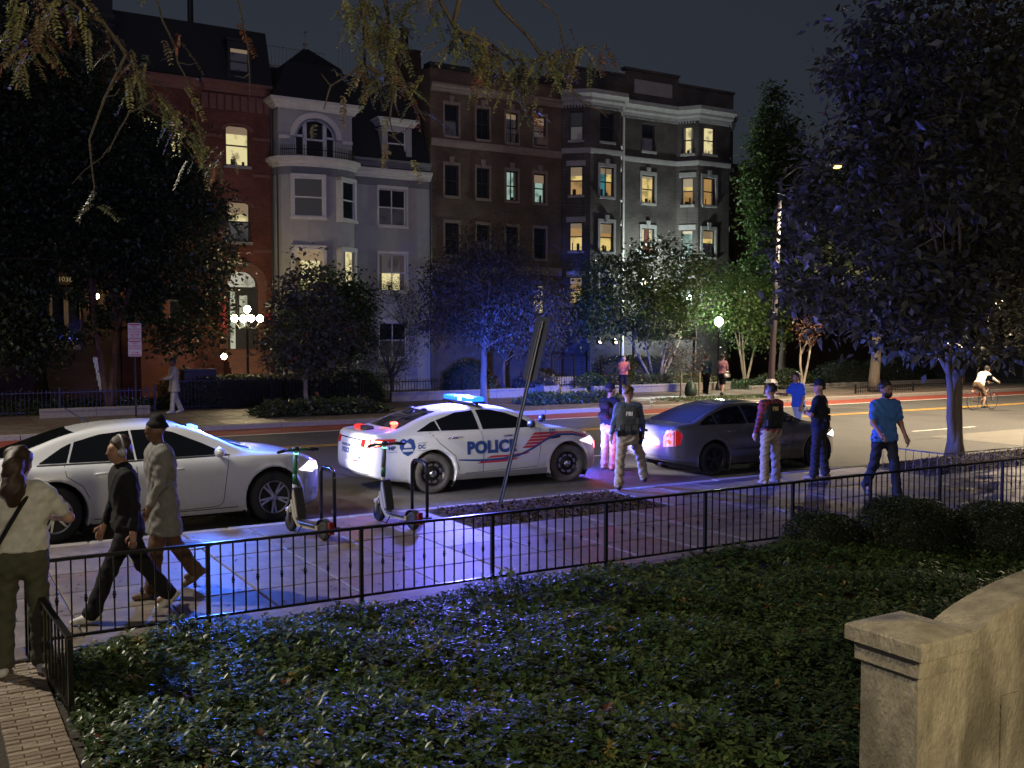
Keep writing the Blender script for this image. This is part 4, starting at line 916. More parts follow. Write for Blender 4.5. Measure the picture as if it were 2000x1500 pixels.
MB().lathe([(.12, 0), (.26, .03), (.27, .3), (.2, .55), (.07, .62)], 12).build('water_bag', M('dark_green_bag', (.02, .04, .025), .5, var=.3, scale=8), sap, True)
for dx in (-.55, .5): B((dx - .035, -.035, 0), (dx + .035, .035, 1.05)).build('stake', M('timber_stake', (.2, .15, .1), .8), sap)

# clipped hedges and box bushes: leaf shell over a dark core
def bush(name, label, c, hx, hy, hz, n, size, mats, p=4, cat='bush', group=None, core_s=.9):
    root = thing(name, label, cat, c, 0, group)
    v = rng.normal(0, 1, (n, 3)); v[:, 2] = np.abs(v[:, 2]) * 1.0 - .15; v /= (np.abs(v) ** p).sum(1)[:, None] ** (1 / p)
    lump = 1 + .025 * np.sin(v[:, 0] * 7 + c[0]) * np.cos(v[:, 1] * 6 + c[1]) + .02 * np.sin(v[:, 2] * 9 + v[:, 0] * 5)
    P = v * np.array([hx, hy, hz]) * (lump * rng.uniform(.92, 1.03, n))[:, None]; P = P[P[:, 2] > -.02]
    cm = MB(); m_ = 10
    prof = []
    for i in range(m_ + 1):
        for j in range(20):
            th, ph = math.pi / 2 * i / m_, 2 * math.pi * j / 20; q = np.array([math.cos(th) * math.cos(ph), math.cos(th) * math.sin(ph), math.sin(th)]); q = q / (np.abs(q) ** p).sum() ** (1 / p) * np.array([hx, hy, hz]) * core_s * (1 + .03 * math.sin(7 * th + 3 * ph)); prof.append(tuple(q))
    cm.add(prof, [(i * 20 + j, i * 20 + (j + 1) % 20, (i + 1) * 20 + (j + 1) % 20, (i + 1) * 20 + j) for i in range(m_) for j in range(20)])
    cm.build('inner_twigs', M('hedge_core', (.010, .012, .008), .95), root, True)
    leaves('foliage', P, size, mats, parent=root, outward=v[:len(P)] if len(P) == n else None, quad=True, width=.32)
    return root
bush('box_bush', 'low clipped box bush against the iron railing, smallest of three', (9.58, 8.55, .1), .40, .36, .53, 9500, .032, L_dark, 5)
bush('box_bush', 'rounded clipped box bush, tallest of three behind the railing', (10.45, 7.98, .1), .56, .50, .72, 17000, .032, L_dark, 4)
bush('box_bush', 'wide clipped box bush beyond the stone pier', (11.45, 7.3, .1), .72, .60, .66, 19000, .032, L_dark, 4)
bush('hedge', 'long clipped hedge behind the planter wall of the flats', (29.4, 38.0, .2), 2.1, .5, 1.55, 9000, .08, L_dark + L_purple[:1], 7, 'hedge')
bush('hedge', 'low dark hedge behind the iron fence of the red brick house', (11.2, 37.3, .16), 3.6, .5, 1.15, 7000, .09, L_dark, 6, 'hedge')
for k, (x, y, hx, hy, hz, lab, mt) in enumerate([
    (26.5, 37.2, .8, .6, .9, 'leafy shrub between the steps and the clipped hedge', L_green[:2]), (20.4, 37.8, 1.2, .8, 1.5, 'dark shrub beside the stone steps', L_dark), (15.0, 37.2, 1.2, .6, 1.3, 'leafy shrub behind the iron gate of the pale house', L_green[:2]),
    (38.5, 36.6, 1.4, .9, .9, 'dark evergreen shrub below the forked tree', L_dark), (36.6, 35.9, .9, .7, .75, 'round dark shrub beside the couple on the far pavement', L_dark), (42.5, 36.5, 2.2, 1.2, 1.3, 'broad dark shrub beyond the street lamp', L_dark), (47, 37, 3, 1.4, 1.6, 'wide dark shrub bank beyond the broad shrub', L_dark), (23.2, 37.0, 1.0, .6, 1.1, 'leafy shrub beside the small uplight', L_purple), (13.1, 36.95, .8, .4, .7, 'low shrub next to the gate of the pale house', L_mag[:2])]):
    bush('shrub', lab, (x, y, .16), hx, hy, hz, 2600, .11, mt, 2.4, 'shrub')

# low planting strips that nobody could count
def planting(name, label, x0, x1, y0, y1, z, h, n, size, mats, parent=None):
    P = np.stack([rng.uniform(x0, x1, n), rng.uniform(y0, y1, n), z + h * rng.random(n) ** .7], 1)
    e = np.minimum.reduce([(P[:, 0] - x0) / .5, (x1 - P[:, 0]) / .5, (P[:, 1] - y0) / .25, (y1 - P[:, 1]) / .25]).clip(.15, 1); P[:, 2] = z + (P[:, 2] - z) * e
    o = leaves(name, P, size, mats, quad=True, width=.2, droop=-.5); tag(o, label, 'plants', kind='stuff'); return o
planting('ground_cover', 'low strappy planting around the small street tree', 9.6, 14.0, 31.5, 33.4, .15, .42, 3600, .2, L_mag[:2] + L_green[:1])
planting('ground_cover', 'low strappy planting beside the police car roof across the street', 20.0, 24.5, 31.8, 33.4, .15, .35, 2600, .2, L_mag[:2] + L_green[:1])
planting('flower_bed', 'mixed low flowers in the planter along the far pavement', 25.2, 34.0, 36.6, 37.6, .45, .5, 5200, .13, L_mag + L_green + [L_rust], None)
planting('ground_cover', 'trailing low plants along the far garden edge', 34.5, 50, 35.6, 37.4, .15, .4, 6000, .16, L_dark + L_green[:1])
planting('lawn_grass', 'short lawn grass behind the shrubs on the far side', 34.5, 50, 37.4, 39.5, .15, .16, 9000, .1, L_green)
planting('ground_cover', 'patchy plants along the dark gardens behind the parking sign', -1, 9.5, 36.5, 38.2, .15, .4, 5000, .15, L_dark)
planting('tree_strip_grass', 'worn grass in the strip near the staked sapling', 26, 33, 30.6, 32.4, .145, .06, 4500, .07, L_green[:2] + L_mag[:1])

# near garden ground cover: whorls of glossy leaves
G_gc = [leaf_mat('groundcover_a', (.050, .085, .026), .36, .2), leaf_mat('groundcover_b', (.036, .064, .022), .36, .2), leaf_mat('groundcover_c', (.082, .11, .034), .38, .2)]
def ground_cover():
    pts = []
    for _ in range(46000):
        x = rng.uniform(.88, 15.5); y_ = rng.uniform(3.2, 9.0)
        d = x * .5135 + y_ * .858; lat = x * .858 - y_ * .5135; pxl = 1000 + 1950 * lat / d
        if d < 4.2 or pxl < -80 or pxl > 2100: continue
        if 4.15 < x < 7 and 3.0 < y_ < 3.62: continue
        pts.append((x, y_))
    P = np.array(pts); N = len(P)
    Z = .22 + .07 * np.sin(P[:, 0] * 1.7 + P[:, 1] * .9) * np.cos(P[:, 1] * 1.9) + rng.normal(0, .035, N) + .05 * np.sin(P[:, 0] * 4.1) * np.sin(P[:, 1] * 3.7)
    edge = ((P[:, 0] - .88) / .3).clip(0, 1) * ((9.0 - P[:, 1]) / .25).clip(0, 1); Z = .13 + (Z - .08) * (.35 + .65 * edge)
    tilt = rng.normal(0, .25, (N, 2)); sc_ = rng.uniform(.5, 1.6, N); VV = []; FF = []; MI = []
    k = 8; mi = rng.choice(5, N, p=[.375, .375, .225, .021, .004]); base = 0
    for j in range(k):
        a = rng.uniform(0, 6.28, N) if j == 0 else a0 + j * 2.4 + rng.normal(0, .25, N)
        if j == 0: a0 = a
        lvl = (j % 3) * .018; elev = rng.uniform(-.15, .55, N)
        d = np.stack([np.cos(a) * np.cos(elev), np.sin(a) * np.cos(elev), np.sin(elev)], 1); d[:, 2] += tilt[:, 0] * d[:, 0] + tilt[:, 1] * d[:, 1]
        s = np.stack([-np.sin(a), np.cos(a), np.zeros(N)], 1); nn = np.cross(d, s)
        L = (.047 * sc_ * rng.uniform(.75, 1.25, N))[:, None]; C = np.stack([P[:, 0], P[:, 1], Z - lvl], 1)
        T = [(.08, 0, 0), (.62, .26, .05), (1.0, .05, -.10), (.62, -.26, .05), (.6, 0, -.01)]
        V = np.stack([C + d * L * t[0] + s * L * t[1] + nn * L * t[2] for t in T], 1).reshape(-1, 3)
        b0 = (np.arange(N) * 5)[:, None] + base; tri = np.array([[0, 3, 4], [0, 4, 1], [4, 3, 2], [4, 2, 1]])
        FF.append((b0[:, :, None] + tri[None]).reshape(-1, 3)); VV.append(V); MI.append(np.repeat(mi, 4)); base += len(V)
    return np_mesh('ground_cover', np.concatenate(VV), np.concatenate(FF), G_gc + [L_yellow, L_rust], np.concatenate(MI))
tag(link('ground_cover', ground_cover()), 'glossy whorled ground cover filling the garden bed inside the railing', 'ground cover', kind='stuff')

# honey locust whose branches hang into the view: trunk stands beside the path, outside the frame
BR = {
    'A': [(0.73, 5.74, 4.76), (0.75, 5.9, 4.65), (0.94, 5.95, 4.57), (1.09, 6.03, 4.42), (1.18, 6.15, 4.33), (1.27, 6.26, 4.26), (1.36, 6.38, 4.21), (1.47, 6.49, 4.13), (1.63, 6.56, 4.03), (1.77, 6.65, 4.0)],
    'A2': [(1.27, 6.26, 4.26), (1.12, 6.25, 4.16), (1.07, 6.3, 4.06), (0.98, 6.36, 3.9), (0.84, 6.55, 3.76)],
    'A3': [(1.25, 6.14, 4.97), (1.3, 6.16, 4.69), (1.37, 6.16, 4.55), (1.42, 6.18, 4.41), (1.48, 6.19, 4.25), (1.54, 6.2, 4.04), (1.55, 6.24, 3.77)],
    'A4': [(0.53, 5.39, 4.61), (0.56, 5.42, 4.45), (0.55, 5.47, 4.35), (0.51, 5.55, 4.26)],
    'A5': [(1.06, 5.98, 4.42), (0.86, 5.98, 3.93), (0.86, 5.9, 3.75), (0.85, 5.84, 3.58)],
    'A6': [(1.57, 5.59, 4.84), (1.59, 5.57, 4.64), (1.62, 5.54, 4.44), (1.62, 5.52, 4.16)],
    'B': [(2.11, 5.15, 4.83), (2.16, 5.23, 4.7), (2.22, 5.31, 4.58), (2.25, 5.4, 4.4), (2.36, 5.45, 4.37), (2.47, 5.5, 4.35), (2.6, 5.54, 4.36)],
    'B2': [(2.36, 5.36, 4.94), (2.4, 5.45, 4.8), (2.45, 5.52, 4.63), (2.51, 5.6, 4.53), (2.61, 5.65, 4.4), (2.76, 5.66, 4.18)],
    'B3': [(2.45, 5.52, 4.63), (2.32, 5.36, 4.62), (2.19, 5.33, 4.7)],
    'B4': [(2.53, 5.25, 4.88), (2.44, 5.3, 4.66), (2.37, 5.34, 4.57), (2.27, 5.39, 4.43)],
    'B5': [(2.25, 5.4, 4.4), (1.97, 5.2, 4.2), (1.9, 5.12, 4.05)],
    'B6': [(2.47, 5.5, 4.35), (2.36, 5.3, 4.08), (2.36, 5.15, 3.91)],
    'C': [(2.49, 5.04, 4.87), (2.58, 5.1, 4.73), (2.69, 5.15, 4.62), (2.81, 5.18, 4.5), (2.9, 5.24, 4.42), (3.02, 5.29, 4.43)],
    'C2': [(2.69, 5.15, 4.62), (2.8, 5.1, 4.57), (2.93, 5.11, 4.53), (3.1, 5.18, 4.49), (3.24, 5.27, 4.41), (3.33, 5.38, 4.27)],
    'C3': [(3.1, 5.18, 4.49), (3.25, 5.08, 4.49), (3.41, 5.06, 4.56), (3.69, 5.13, 4.66)],
    'D': [(2.93, 5.26, 5.01), (3.05, 5.29, 4.86), (3.19, 5.32, 4.77), (3.33, 5.35, 4.69), (3.5, 5.35, 4.53), (3.66, 5.37, 4.43), (3.81, 5.39, 4.34), (3.97, 5.41, 4.29)],
    'E': [(3.14, 5.25, 4.99), (3.3, 5.14, 4.84), (3.37, 5.09, 4.76), (3.39, 5.08, 4.66), (3.43, 5.04, 4.49)]}
FROND = {'A': (10, 26), 'A2': (0, 0), 'A3': (1, 4), 'A4': (8, 20), 'B': (12, 22), 'B2': (5, 5), 'B3': (8, 14), 'B4': (5, 7), 'B5': (1, 1), 'B6': (1, 2), 'C': (4, 9), 'C2': (10, 24), 'C3': (8, 18), 'D': (0, 1), 'E': (0, 1), 'A5': (0, 2), 'A6': (0, 1)}
loc_t = thing('locust_tree', 'honey locust with feathery yellowing leaves hanging over the garden', 'tree', (-1.6, 3.0, .1)); O0 = Vector((-1.6, 3.0, .1))
limb = [Vector(p) for p in ((-1.6, 3.0, 0), (-1.55, 3.1, 2.2), (-1.2, 3.5, 4.4), (-.4, 4.3, 5.8), (.8, 5.0, 6.1), (2.2, 5.2, 6.0), (3.4, 5.2, 5.8))]
MB().tube([p - O0 for p in limb], [.22, .17, .14, .09, .06, .04, .02], 12).build('trunk', m_bark, loc_t, True)
bm2 = MB(); LF = []
for k, pts in BR.items():
    P = [Vector(p) for p in pts]
    thick = .014 if k in ('A', 'B', 'C', 'C2', 'D', 'B2') else .007
    if P[0].z > 4.55 and k not in ('B3',):
        h = min((limb[i].lerp(limb[i + 1], t / 6) for i in range(3, 6) for t in range(7)), key=lambda q: (q - P[0]).length); bm2.tube([h - O0, h.lerp(P[0], .5) - O0 + Vector((0, 0, -.1)), P[0] - O0], [.03, .022, thick], 6, False)
    Q = []
    for i in range(len(P) - 1):
        for t in (0, .5): Q.append(P[i].lerp(P[i + 1], t) + Vector((rnd.uniform(-.012, .012), rnd.uniform(-.012, .012), rnd.uniform(-.012, .012))) * (t > 0))
    Q.append(P[-1]); n_ = len(Q)
    bm2.tube([q - O0 for q in Q], [thick * (1 - .8 * i / n_) for i in range(n_)], 6, False)
    for j in range(n_ // 3):   # bare side twigs with buds
        q = Q[rnd.randrange(n_)]; e = q + Vector((rnd.uniform(-.12, .14), rnd.uniform(-.08, .08), rnd.uniform(-.14, .08))); bm2.tube([q - O0, q.lerp(e, .5) - O0 + Vector((.01, 0, -.015)), e - O0], [.004, .003, .0015], 4, False)
    for j in range(int(1.7 * (FROND[k][1] + FROND[k][0]))):
        i = rnd.randrange(1, n_); q = Q[i] + Vector((rnd.gauss(0, .05), rnd.gauss(0, .06), rnd.gauss(-.015, .035))); LF.append((q, k))
bm2.build('branches', m_bark, loc_t, True)
VV = []; FF = []; MI = []; st = MB()
lm = [leaf_mat('locust_leaf_a', (.20, .19, .075), .5, .35), leaf_mat('locust_leaf_b', (.14, .165, .065), .5, .35), leaf_mat('locust_leaf_c', (.21, .165, .085), .55, .3), leaf_mat('locust_leaf_d', (.19, .075, .04), .55, .3)]
for q, k in LF:
    a = rnd.uniform(0, 6.28); d = Vector((math.cos(a) * .8, math.sin(a) * .8, rnd.uniform(-1.3, -.1))).normalized(); Lr = rnd.uniform(.09, .2); s = d.cross(Vector((0, 0, 1))).normalized(); nrm = s.cross(d)
    s = (s * math.cos(.8 * rnd.uniform(-1, 1)) + nrm * math.sin(rnd.uniform(-.9, .9))).normalized(); mi_ = 3 if rnd.random() < .09 else rnd.choice((0, 0, 1, 1, 2))
    n_ = int(Lr / .0125); pts = []
    for j in range(n_):
        t = j / n_; c = q + d * Lr * t + Vector((0, 0, -.05 * t * t)); pts.append(c - O0); ll = .031 * (1 - .5 * abs(t - .4)) * rnd.uniform(.8, 1.2)
        for sg in (-1, 1):
            dd = (s * sg + d * .45 + Vector((rnd.gauss(0, .2), rnd.gauss(0, .2), rnd.gauss(-.25, .2)))).normalized(); ww = dd.cross(nrm).normalized() * ll * .24; b0 = len(VV); cc = c - O0
            VV += [tuple(cc), tuple(cc + dd * ll * .5 + ww), tuple(cc + dd * ll), tuple(cc + dd * ll * .5 - ww)]; FF.append((b0, b0 + 1, b0 + 2, b0 + 3)); MI.append(mi_)
    st.tube(pts[::3] + [pts[-1]], .0012, 3, False)
st.build('leaf_stalks', m_bark, loc_t)['kind'] = 'stuff'
link('foliage', np_mesh('foliage', np.array(VV), np.array(FF), lm, np.array(MI)), loc_t)

# ------------------------------------------------------------------ vehicles
m_tyre = M('tyre_rubber', (.018, .018, .019), .8, var=.3, scale=20)
m_tyre_d = M('tyre_dusty', (.075, .068, .062), .85, var=.3, scale=14)
m_black = M('black_plastic', (.012, .012, .013), .45)
m_well = M('wheel_well', (.004, .004, .004), .95)
m_chrome = M('chrome', (.65, .65, .66), .12, 1.)
m_alloy = M('silver_alloy', (.42, .42, .43), .3, .9)
m_steelb = M('black_steel_wheel', (.02, .018, .018), .4, .5)
m_carglass = M('tinted_car_glass', (.006, .007, .009), .04, 0, spec=.9, coat=1.)
m_seam = M('panel_gap', (.01, .01, .01), .8)
m_taillit = M('lit_tail_lamp', (.6, .02, .015), .2, emit=3.2, ecol=(1, .05, .03)); m_tail = M('tail_lamp_red', (.25, .01, .01), .12, coat=1, emit=.22, ecol=(1, .03, .02))
m_hot = M('lit_lamp_core', (1, .8, .6), .2, emit=5, ecol=(1, .30, .14)); m_head = M('lit_headlamp', (1, 1, 1), .1, emit=2.2, ecol=(1, .95, .86)); m_lens = M('clear_lens', (.4, .4, .42), .08, .3, coat=1)
m_plate = M('number_plate', (.62, .62, .6), .4)

def bisect_grid(bm, axis, step):
    cs = [v.co[axis] for v in bm.verts]; lo, hi = min(cs), max(cs); k = math.ceil(lo / step) * step; nrm = [0, 0, 0]; nrm[axis] = 1
    while k < hi:
        bmesh.ops.bisect_plane(bm, geom=bm.verts[:] + bm.edges[:] + bm.faces[:], plane_co=Vector(nrm) * k, plane_no=nrm, dist=1e-5); k += step
class Car:
    def __init__(s, name, label, loc, rz, prof, plan, sect, wb, paint, wr=.345, arch=.405, warp=.10, k=.05, h=.027, group=None, cat='car'):
        s.root = thing(name, label, cat, loc, rz, group); s.wb = wb; s.wr = wr
        pr = chaikin(prof, 2); pl = chaikin(plan + [(x, -y) for x, y in reversed(plan)], 2); se = chaikin([(-y, z) for y, z in sect] + [(y, z) for y, z in reversed(sect)], 1)
        x0 = min(p[0] for p in prof) - .08; x1 = max(p[0] for p in prof) + .08; W = max(y for y, z in sect) + .06; z1 = max(p[1] for p in prof) + .06
        gx = np.arange(x0 - .4, x1 + .4, .02)
        def f(X, Y, Z):
            zz = Z[0, 0, :]; yy = Y[0, :, 0]; xx = X[:, 0, 0]
            S2 = poly_sd(pr, *np.meshgrid(gx, zz, indexing='ij')); mid = (x0 + x1) / 2
            A = np.abs(Y); wx = X + warp * Y * Y * np.tanh((X - mid) / .6); fi = ((wx - gx[0]) / .02).clip(0, len(gx) - 2); i0 = fi.astype(int); t = fi - i0
            kz = np.broadcast_to(np.arange(len(zz)), X.shape); side = S2[i0, kz] * (1 - t) + S2[i0 + 1, kz] * t
            P2 = poly_sd(pl, *np.meshgrid(xx, yy, indexing='ij'))[:, :, None]; F2 = poly_sd(se, *np.meshgrid(yy, zz, indexing='ij'))[None]
            D = smax(smax(side, np.broadcast_to(P2, X.shape), k), np.broadcast_to(F2, X.shape), k)
            for ax in (0, wb):
                r = np.sqrt((X - ax) ** 2 + (Z - wr) ** 2)
                D = smin(D, smax(smax(r - arch - .035, np.abs(Y) - (W - .075), .03), -(r - arch + .01), .02), .03)   # arch lip
                D = smax(D, -np.maximum(r - arch, .52 - A), .012)
            return D
        V, F = surfnet(f, (x0, -W, .1), (x1, W, z1), h)
        E_ = np.concatenate([F[:, [0, 1]], F[:, [1, 2]], F[:, [2, 3]], F[:, [3, 0]]])
        deg = np.bincount(E_.ravel(), minlength=len(V)).astype(float)
        for lam in (.55, -.5, .55, -.5, .5):
            acc = np.zeros_like(V); np.add.at(acc, E_[:, 0], V[E_[:, 1]]); np.add.at(acc, E_[:, 1], V[E_[:, 0]]); V = V + lam * (acc / deg[:, None] - V)
        fc = V[F].mean(1); mi = np.zeros(len(F), int)
        for ax in (0, wb): mi[(np.hypot(fc[:, 0] - ax, fc[:, 2] - wr) < arch - .004) & (np.abs(fc[:, 1]) < W - .075)] = 1
        mi[fc[:, 2] < .21] = 1
        me = np_mesh('body', V, F, [paint, m_well], mi, True); s.body = link('body', me, s.root)
        s.bvh = BVHTree.FromPolygons([tuple(v) for v in V], [tuple(q) for q in F]); s.W = W
    def hit(s, p, d):
        r = s.bvh.ray_cast(Vector(p), Vector(d))
        if r[0] is None: r = s.bvh.find_nearest(Vector(p) + Vector(d) * 3)
        return r[0], r[1]
    def panel(s, name, poly, view, mat, off=.004, step=.07, parent=None, mesh=None, label=None):
        """lay a 2-D outline onto the body: view 'R'/'L' takes (x,z), 'F'/'B' takes (y,z), 'T' takes (x,y)"""
        bm = bmesh.new()
        if mesh is not None: bm.from_mesh(mesh)
        else: bm.faces.new([bm.verts.new((a, b, 0)) for a, b in poly])
        bmesh.ops.triangulate(bm, faces=bm.faces[:]); bisect_grid(bm, 0, step); bisect_grid(bm, 1, step)
        for v in bm.verts:
            a, b = v.co.x, v.co.y
            o, d = {'R': ((a, -3, b), (0, 1, 0)), 'L': ((a, 3, b), (0, -1, 0)), 'F': ((8, a, b), (-1, 0, 0)), 'B': ((-6, a, b), (1, 0, 0)), 'T': ((a, b, 4), (0, 0, -1))}[view]
            p, n = s.hit(o, d); v.co = p + n * off
        bmesh.ops.recalc_face_normals(bm, faces=bm.faces[:])
        c = bm.faces[0] if (bm.faces.ensure_lookup_table() or len(bm.faces)) else None
        if c is not None:
            q = c.calc_center_median(); _, n = s.hit(*{'R': ((q.x, -3, q.z), (0, 1, 0)), 'L': ((q.x, 3, q.z), (0, -1, 0)), 'F': ((8, q.y, q.z), (-1, 0, 0)), 'B': ((-6, q.y, q.z), (1, 0, 0)), 'T': ((q.x, q.y, 4), (0, 0, -1))}[view])
            if c.normal.dot(n) < 0: bmesh.ops.reverse_faces(bm, faces=bm.faces[:])
        me = bpy.data.meshes.new(name); bm.to_mesh(me); bm.free(); me.materials.clear(); me.materials.append(mat); me.polygons.foreach_set('use_smooth', [True] * len(me.polygons))
        o = link(name, me, parent or s.root)
        if label: o['label'] = label
        return o
    def both(s, name, poly, mat, **kw): return [s.panel(name, poly, v, mat, **kw) for v in 'RL']
    def line(s, name, pts, view, mat=None, w=.009, **kw):
        """thin strip along a polyline"""
        out_ = []; n = len(pts); Lf = []; Rt = []
        for i in range(n):
            a = Vector(pts[max(0, i - 1)]); b = Vector(pts[min(n - 1, i + 1)]); d = (b - a).normalized(); q = Vector((-d.y, d.x)) * w / 2; p = Vector(pts[i]); Lf.append(tuple(p + q)); Rt.append(tuple(p - q))
        return s.panel(name, Lf + Rt[::-1], view, mat or m_seam, off=kw.pop('off', .0025), **kw)
    def text(s, body, size, a, b, view, mat, bold=.0, parent=None, spacing=1.0, flip=False, off=.006):
        me = text_mesh(body, size, bold, spacing=spacing)
        for v in me.vertices: v.co = ((-v.co.x if flip else v.co.x) + a, v.co.y + b, 0)
        return s.panel('lettering', None, view, mat, off=off, step=.08, mesh=me, parent=parent)
    def wheels(s, style, ys, tyre=m_tyre, front_turn=0.):
        t = MB(); R_ = s.wr; w = .115
        t.lathe([(.225, -w * .8), (.27, -w), (R_ - .035, -w), (R_ - .008, -w * .82), (R_, -w * .5), (R_, w * .5), (R_ - .008, w * .82), (R_ - .035, w), (.27, w), (.225, w * .8)], 40, 'y')
        tm = t.mesh('tyre', tyre, True)
        rim = MB()
        if style == 'steel':
            rim.lathe([(.232, -.10), (.226, -.085), (.205, -.07), (.19, -.035), (.15, -.055), (.10, -.07), (.001, -.07)], 36, 'y')
            rm = rim.mesh('rim', m_steelb, True); hub = MB().lathe([(.075, -.07), (.072, -.10), (.045, -.115), (.001, -.118)], 20, 'y').mesh('hub_cap', m_chrome, True)
            hm = MB()
            for k in range(8):
                a = 2 * math.pi * k / 8; c = (math.cos(a) * .155, -.058, math.sin(a) * .155); u = Vector((math.cos(a), 0, math.sin(a))); v = Vector((-math.sin(a), 0, math.cos(a)))
                hm.add([Vector(c) + u * (.034 * math.cos(2 * math.pi * j / 10)) + v * (.046 * math.sin(2 * math.pi * j / 10)) for j in range(10)], [tuple(range(10))])
            for k in range(5):
                a = 2 * math.pi * k / 5; hm.ball((math.cos(a) * .05, -.108, math.sin(a) * .05), .009, 6, 4)
            ex = hm.mesh('rim_holes', M('silver_hole_edge', (.22, .21, .21), .35, .6)); back = None
        else:
            rim.lathe([(.238, -.112), (.235, -.10), (.222, -.09), (.215, -.095)], 40, 'y')
            n_sp = 5
            for k in range(n_sp):
                for da in (-.15, .15):
                    a = 2 * math.pi * k / n_sp + da + .3; a0 = 2 * math.pi * k / n_sp + .3 + da * .6
                    u0 = Vector((math.cos(a0), 0, math.sin(a0))); u = Vector((math.cos(a), 0, math.sin(a))); v = Vector((-math.sin(a), 0, math.cos(a)))
                    p0, p1 = u0 * .05, u * .228; yo0, yo1 = -.085, -.098; hw0, hw1 = .017, .013
                    q = [p0 - v * hw0, p0 + v * hw0, p1 + v * hw1, p1 - v * hw1]; top = [Vector((c.x, yo, c.z)) for c, yo in zip(q, (yo0, yo0, yo1, yo1))]; bot = [c + Vector((0, .03, 0)) for c in top]
                    rim.add(top + bot, [(0, 1, 2, 3), (0, 4, 5, 1), (1, 5, 6, 2), (2, 6, 7, 3), (3, 7, 4, 0)])
            rim.lathe([(.07, -.08), (.066, -.098), (.03, -.106), (.001, -.107)], 20, 'y')
            rm = rim.mesh('rim', m_alloy if style == 'alloy' else M('dark_alloy', (.05, .05, .055), .4, .7)); hub = MB()
            for k in range(5):
                a = 2 * math.pi * k / 5 + .3 + .63; hub.lathe([(.014, 0), (.014, -.012), (.001, -.014)], 8, 'y', (math.cos(a) * .055, -.094, math.sin(a) * .055))
            hub = hub.mesh('wheel_nuts', m_black); ex = MB().lathe([(.001, -.03), (.12, -.03), (.225, -.05)], 30, 'y').mesh('brake_disc', M('brake_dark', (.02, .02, .02), .6, .5))
        for me in (tm, rm, hub, ex): fixn(me)
        for ax in (0, s.wb):
            for sd in (-1, 1):
                o = link('wheel', tm, s.root, (ax, sd * (ys), s.wr)); o.rotation_euler = (0, rnd.uniform(0, 1.2), (math.pi if sd > 0 else 0) + (front_turn if ax else 0))
                link('rim', rm, o); link('hub' if style == 'steel' else 'wheel_nuts', hub, o); link('rim_detail', ex, o)['kind'] = 'stuff'
    def mirror(s, x, z, mat):
        for sd in (-1, 1):
            p, n = s.hit((x, sd * 3, z), (0, -sd, 0)); mb = MB(); mb.ball((x, p.y + sd * .13, z + .05), .1, 12, 8, (.75, 1.05, .72)); mb.tube([(x + .02, p.y - sd * .02, z), (x, p.y + sd * .08, z + .02)], .025, 6); mb.build('mirror', mat, s.root, True)
    def handle(s, x, z, mat, L=.19):
        for sd in (-1, 1):
            p, n = s.hit((x, sd * 3, z), (0, -sd, 0)); mb = MB(); mb.tube([(x - L / 2, p.y, z), (x - L * .4, p.y + sd * .03, z + .003), (x + L * .4, p.y + sd * .03, z + .004), (x + L / 2, p.y, z)], [.012, .017, .017, .012], 8); mb.build('door_handle', mat, s.root, True)

SECT = lambda w, zb, zr: [(0, .12), (w - .16, .12), (w - .07, .17), (w - .02, .34), (w, .55), (w - .005, .74), (w - .028, zb - .09), (w - .075, zb), (w - .115, zb + .02), (w - .24, zb + .22), (w - .33, zr - .13), (w - .42, zr - .05), (w - .62, zr + .005), (0, zr + .03)]
def plan_of(xr, xf, w): return [(xr, 0), (xr + .005, w - .42), (xr + .07, w - .2), (xr + .3, w - .07), (xr + .75, w - .005), (xr + 1.4, w), ((xr + xf) / 2, w + .005), (xf - 1.25, w), (xf - .7, w - .03), (xf - .33, w - .14), (xf - .1, w - .36), (xf, w - .62), (xf + .01, 0)]

# --- white unmarked saloon
m_wpaint = car_paint('white_car_paint', (.58, .60, .65))
prof = [(-.80, .26), (-1.0, .30), (-1.07, .45), (-1.085, .62), (-1.06, .84), (-1.04, 1.0), (-.99, 1.075), (-.86, 1.08), (-.60, 1.10), (-.25, 1.22), (.15, 1.355), (.6, 1.445), (1.05, 1.485), (1.45, 1.48), (1.82, 1.42), (2.2, 1.27), (2.68, 1.05), (2.85, 1.02), (3.3, .985), (3.66, .92), (3.86, .82), (3.93, .68), (3.955, .5), (3.94, .34), (3.86, .22), (3.5, .17), (1.5, .16), (-.4, .18)]
A = Car('parked_car', 'white four-door saloon with silver twin-spoke wheels and a blue light in its windscreen', (1.58, 15.66, 0), 0, prof, plan_of(-1.09, 3.96, .945), SECT(.945, .98, 1.485), 3.05, m_wpaint, .362, .43)
A.root.scale = (1, 1, 1.07)
A.wheels('alloy', .80)
A.both('side_window', [(-.18, 1.02), (.12, 1.20), (.25, 1.255), (.17, 1.015)], m_carglass)
A.both('side_window', [(.20, 1.015), (.29, 1.265), (.62, 1.345), (1.02, 1.378), (1.06, 1.005)], m_carglass); A.both('side_window', [(1.09, 1.005), (1.05, 1.38), (1.35, 1.385), (1.62, 1.335), (2.02, 1.17), (2.36, 1.01)], m_carglass)
A.line('window_trim', [(-.2, 1.0), (1.0, .99), (2.4, .995)], 'R', m_black, .018)
A.panel('windscreen', [(-.66, 1.06), (.66, 1.06), (.56, 1.40), (.4, 1.425), (-.4, 1.425), (-.56, 1.40)], 'F', m_carglass, .005); A.panel('rear_window', [(-.62, 1.10), (.62, 1.10), (.52, 1.38), (-.52, 1.38)], 'B', m_carglass, .005)
